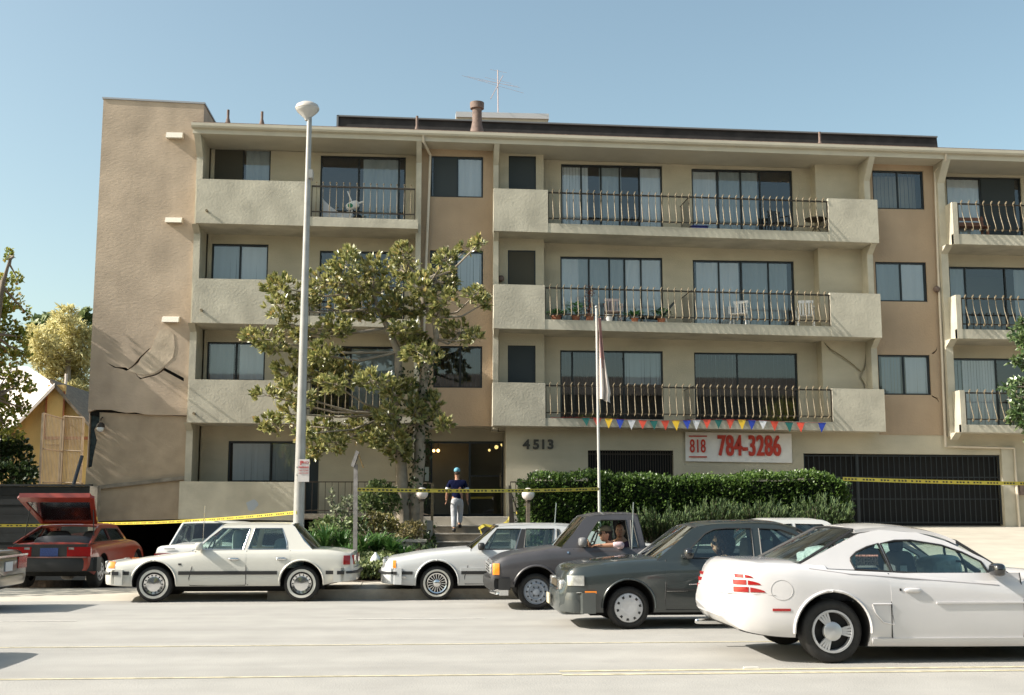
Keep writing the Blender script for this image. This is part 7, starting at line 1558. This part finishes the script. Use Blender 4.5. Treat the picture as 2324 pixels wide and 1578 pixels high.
# driver of the dark sedan
Yd = 14.62 + .62; hc = P(1633, 1234, Yd); Wd = thing('person', (hc.x, Yd, hc.z - .75), 'curly haired woman in sunglasses and a dark red top driving the dark green sedan', 'person')
o = V(0, 0, .75)
N = [(o + V(.10, 0, -.62), (.15, .17)), (o + V(.09, 0, -.38), (.12, .16)), (o + V(.06, 0, -.20), (.075, .13)), (o + V(.035, 0, -.13), (.05, .05)), (o + V(.01, 0, -.06), (.05, .05)), (o + V(.06, -.19, -.23), .05), (o + V(-.02, -.22, -.42), .042), (o + V(-.25, -.12, -.36), .033), (o + V(.06, .19, -.23), .05), (o + V(-.02, .22, -.42), .042), (o + V(-.25, .12, -.36), .033)]
E_ = [(0, 1), (1, 2), (2, 3), (3, 4), (2, 5), (5, 6), (6, 7), (2, 8), (8, 9), (9, 10)]
for st, p, sd in ((7, V(-.27, -.12, .395), -1), (10, V(-.27, .12, .395), 1)):
    n2, e2 = hand_nodes(p, V(-1, 0, .3), sd); q = len(N); N += n2; E_ += [(a + q, b + q) for a, b in e2]; E_.append((st, q))
bd = skinmesh('body', N, E_, M_skin2, Wd, 2)
skinmesh('top', [(o + V(.10, 0, -.62), (.165, .185)), (o + V(.09, 0, -.38), (.135, .175)), (o + V(.07, 0, -.26), (.09, .14)), (o + V(.06, -.19, -.25), .062), (o + V(.0, -.215, -.36), .06), (o + V(.06, .19, -.25), .062), (o + V(.0, .215, -.36), .06)], [(0, 1), (1, 2), (2, 3), (3, 4), (2, 5), (5, 6)], mat('dark red top', (.22, .02, .05), .8), Wd, 2)
head_on(Wd, o, 1.0, V(-1, -.12, 0), M_skin2, True, mat('curly brown hair', (.045, .022, .014), .9), glasses=True, curly=True)
# two people in the pickup
Yp_ = 17.65 + .30; hc = P(1374, 1212, Yp_); D1 = thing('person', (hc.x, Yp_, hc.z - .62), 'person in a dark cap and sunglasses resting an arm on the pickup window', 'person'); o = V(0, 0, .62)
e = P(1368, 1238, 17.58) - D1.location; el = P(1412, 1236, 17.56) - D1.location; shd = o + V(.12, -.03, -.20)
N = [(o + V(.20, .10, -.55), (.14, .16)), (o + V(.16, .08, -.34), (.11, .15)), (o + V(.09, .03, -.18), (.06, .10)), (o + V(.04, .0, -.10), (.045, .045)), (o + V(.02, 0, -.04), (.045, .045)), (o + V(.17, -.10, -.20), .045), (el, .038), (e, .03), (o + V(.08, .22, -.24), .045), (o + V(-.06, .24, -.34), .036), (o + V(-.22, .18, -.22), .03)]
E_ = [(0, 1), (1, 2), (2, 3), (3, 4), (2, 5), (5, 6), (6, 7), (2, 8), (8, 9), (9, 10)]
for st, p, sd in ((7, e + V(-.02, 0, 0), 1), (10, o + V(-.235, .18, -.20), 1)):
    n2, e2 = hand_nodes(p, V(-1, 0, .05) if sd and st == 7 else V(-.2, 0, 1), sd); q = len(N); N += n2; E_ += [(a + q, b + q) for a, b in e2]; E_.append((st, q))
skinmesh('body', N, E_, M_skin, D1, 2)
skinmesh('shirt', [(o + V(.20, .10, -.55), (.155, .175)), (o + V(.16, .08, -.34), (.125, .165)), (o + V(.10, .03, -.21), (.075, .11)), (o + V(.17, -.10, -.21), .058), (el + V(0, 0, 0), .05), ((el * .45 + e * .55), .046), (o + V(.08, .22, -.24), .06), (o + V(-.0, .235, -.30), .055)], [(0, 1), (1, 2), (2, 3), (3, 4), (4, 5), (2, 6), (6, 7)], mat('pink white shirt', (.55, .42, .45), .8, noise=(14, .3)), D1, 2)
head_on(D1, o, .92, V(-1, -.2, 0), M_skin, True, mat('dark hair', (.02, .012, .01), .9), glasses=True, cap=mat('tan black cap', (.10, .08, .05), .8))
Yp2 = 17.65 + .52; hc = P(1407, 1204, Yp2); D2 = thing('person', (hc.x, Yp2, hc.z - .62), 'dark haired person looking out beside the pickup driver', 'person')
N = [(o + V(.04, .06, -.55), (.16, .13)), (o + V(.03, .04, -.34), (.15, .11)), (o + V(.01, .02, -.18), (.10, .06)), (o + V(.0, .0, -.10), (.045, .045)), (o + V(0, 0, -.04), (.045, .045)), (o + V(-.17, .0, -.22), .045), (o + V(-.18, -.04, -.42), .038), (o + V(.19, .02, -.22), .045), (o + V(.19, 0, -.42), .038)]
skinmesh('body', N, [(0, 1), (1, 2), (2, 3), (3, 4), (2, 5), (5, 6), (2, 7), (7, 8)], M_skin, D2, 2)
skinmesh('shirt', [(p, (r[0] + .018, r[1] + .018) if isinstance(r, tuple) else r + .014) for p, r in N[:2] + [(o + V(.01, .02, -.20), (.10, .06))] + N[5:]], [(0, 1), (1, 2), (2, 3), (3, 4), (2, 5), (5, 6)], mat('dark purple shirt', (.05, .02, .05), .9), D2, 2)
head_on(D2, o, .92, V(-.35, -1, 0), M_skin, True, MT['dark hair'])
# ---------------------------------------------------------------- the other side of the street, behind the camera (seen in the window reflections)
M_opp = mat('opposite wall', (.10, .085, .07), .9, noise=(.8, .15)); O_ = thing('opposite_building', (4, -24, .1), 'brown apartment block across the street behind the camera', 'building')
m = MB(); m.box(-34, 34, -36, -24, 0, 10.4); m.build('wall', M_opp, O_)
m = MB(); m.slab([(-35, -36.6, 10.4), (-35, -23.4, 10.4), (-35, -30, 12.6)], [(35, -36.6, 10.4), (35, -23.4, 10.4), (35, -30, 12.6)]); m.build('roof', M_opp, O_)
for k in range(12):
    for zz in (1.2, 4.2, 7.2): m = MB(); x = -31 + k * 5.4; m.box(x, x + 2.2, -23.99, -23.93, zz, zz + 1.5); m.build('window', M_fram, O_)
for k, (x, y, h) in enumerate(((-26, -17, 9), (-9, -18, 10.5), (12, -17, 8.5), (27, -18, 10))):
    t = thing('street_tree', (x, y, .1), ('first', 'second', 'third', 'fourth')[k] + ' street tree from the left on the far pavement behind the camera', 'tree', 'trees on the opposite pavement'); m = MB(); m.tube([(x, y, .1), (x + .1, y, h * .5), (x, y, h * .75)], [.22, .16, .08], 8); m.build('trunk', M_bark, t, smooth=60); lf = MB()
    for _ in range(900): v = rv(); rosette(lf, Vector((x + v.x * 2.6, y + v.y * 2.4, h * .68 + v.z * h * .3)), v, .3, .2, 2, 1.)
    lf.build('crown', L_liq, t, recalc=False)
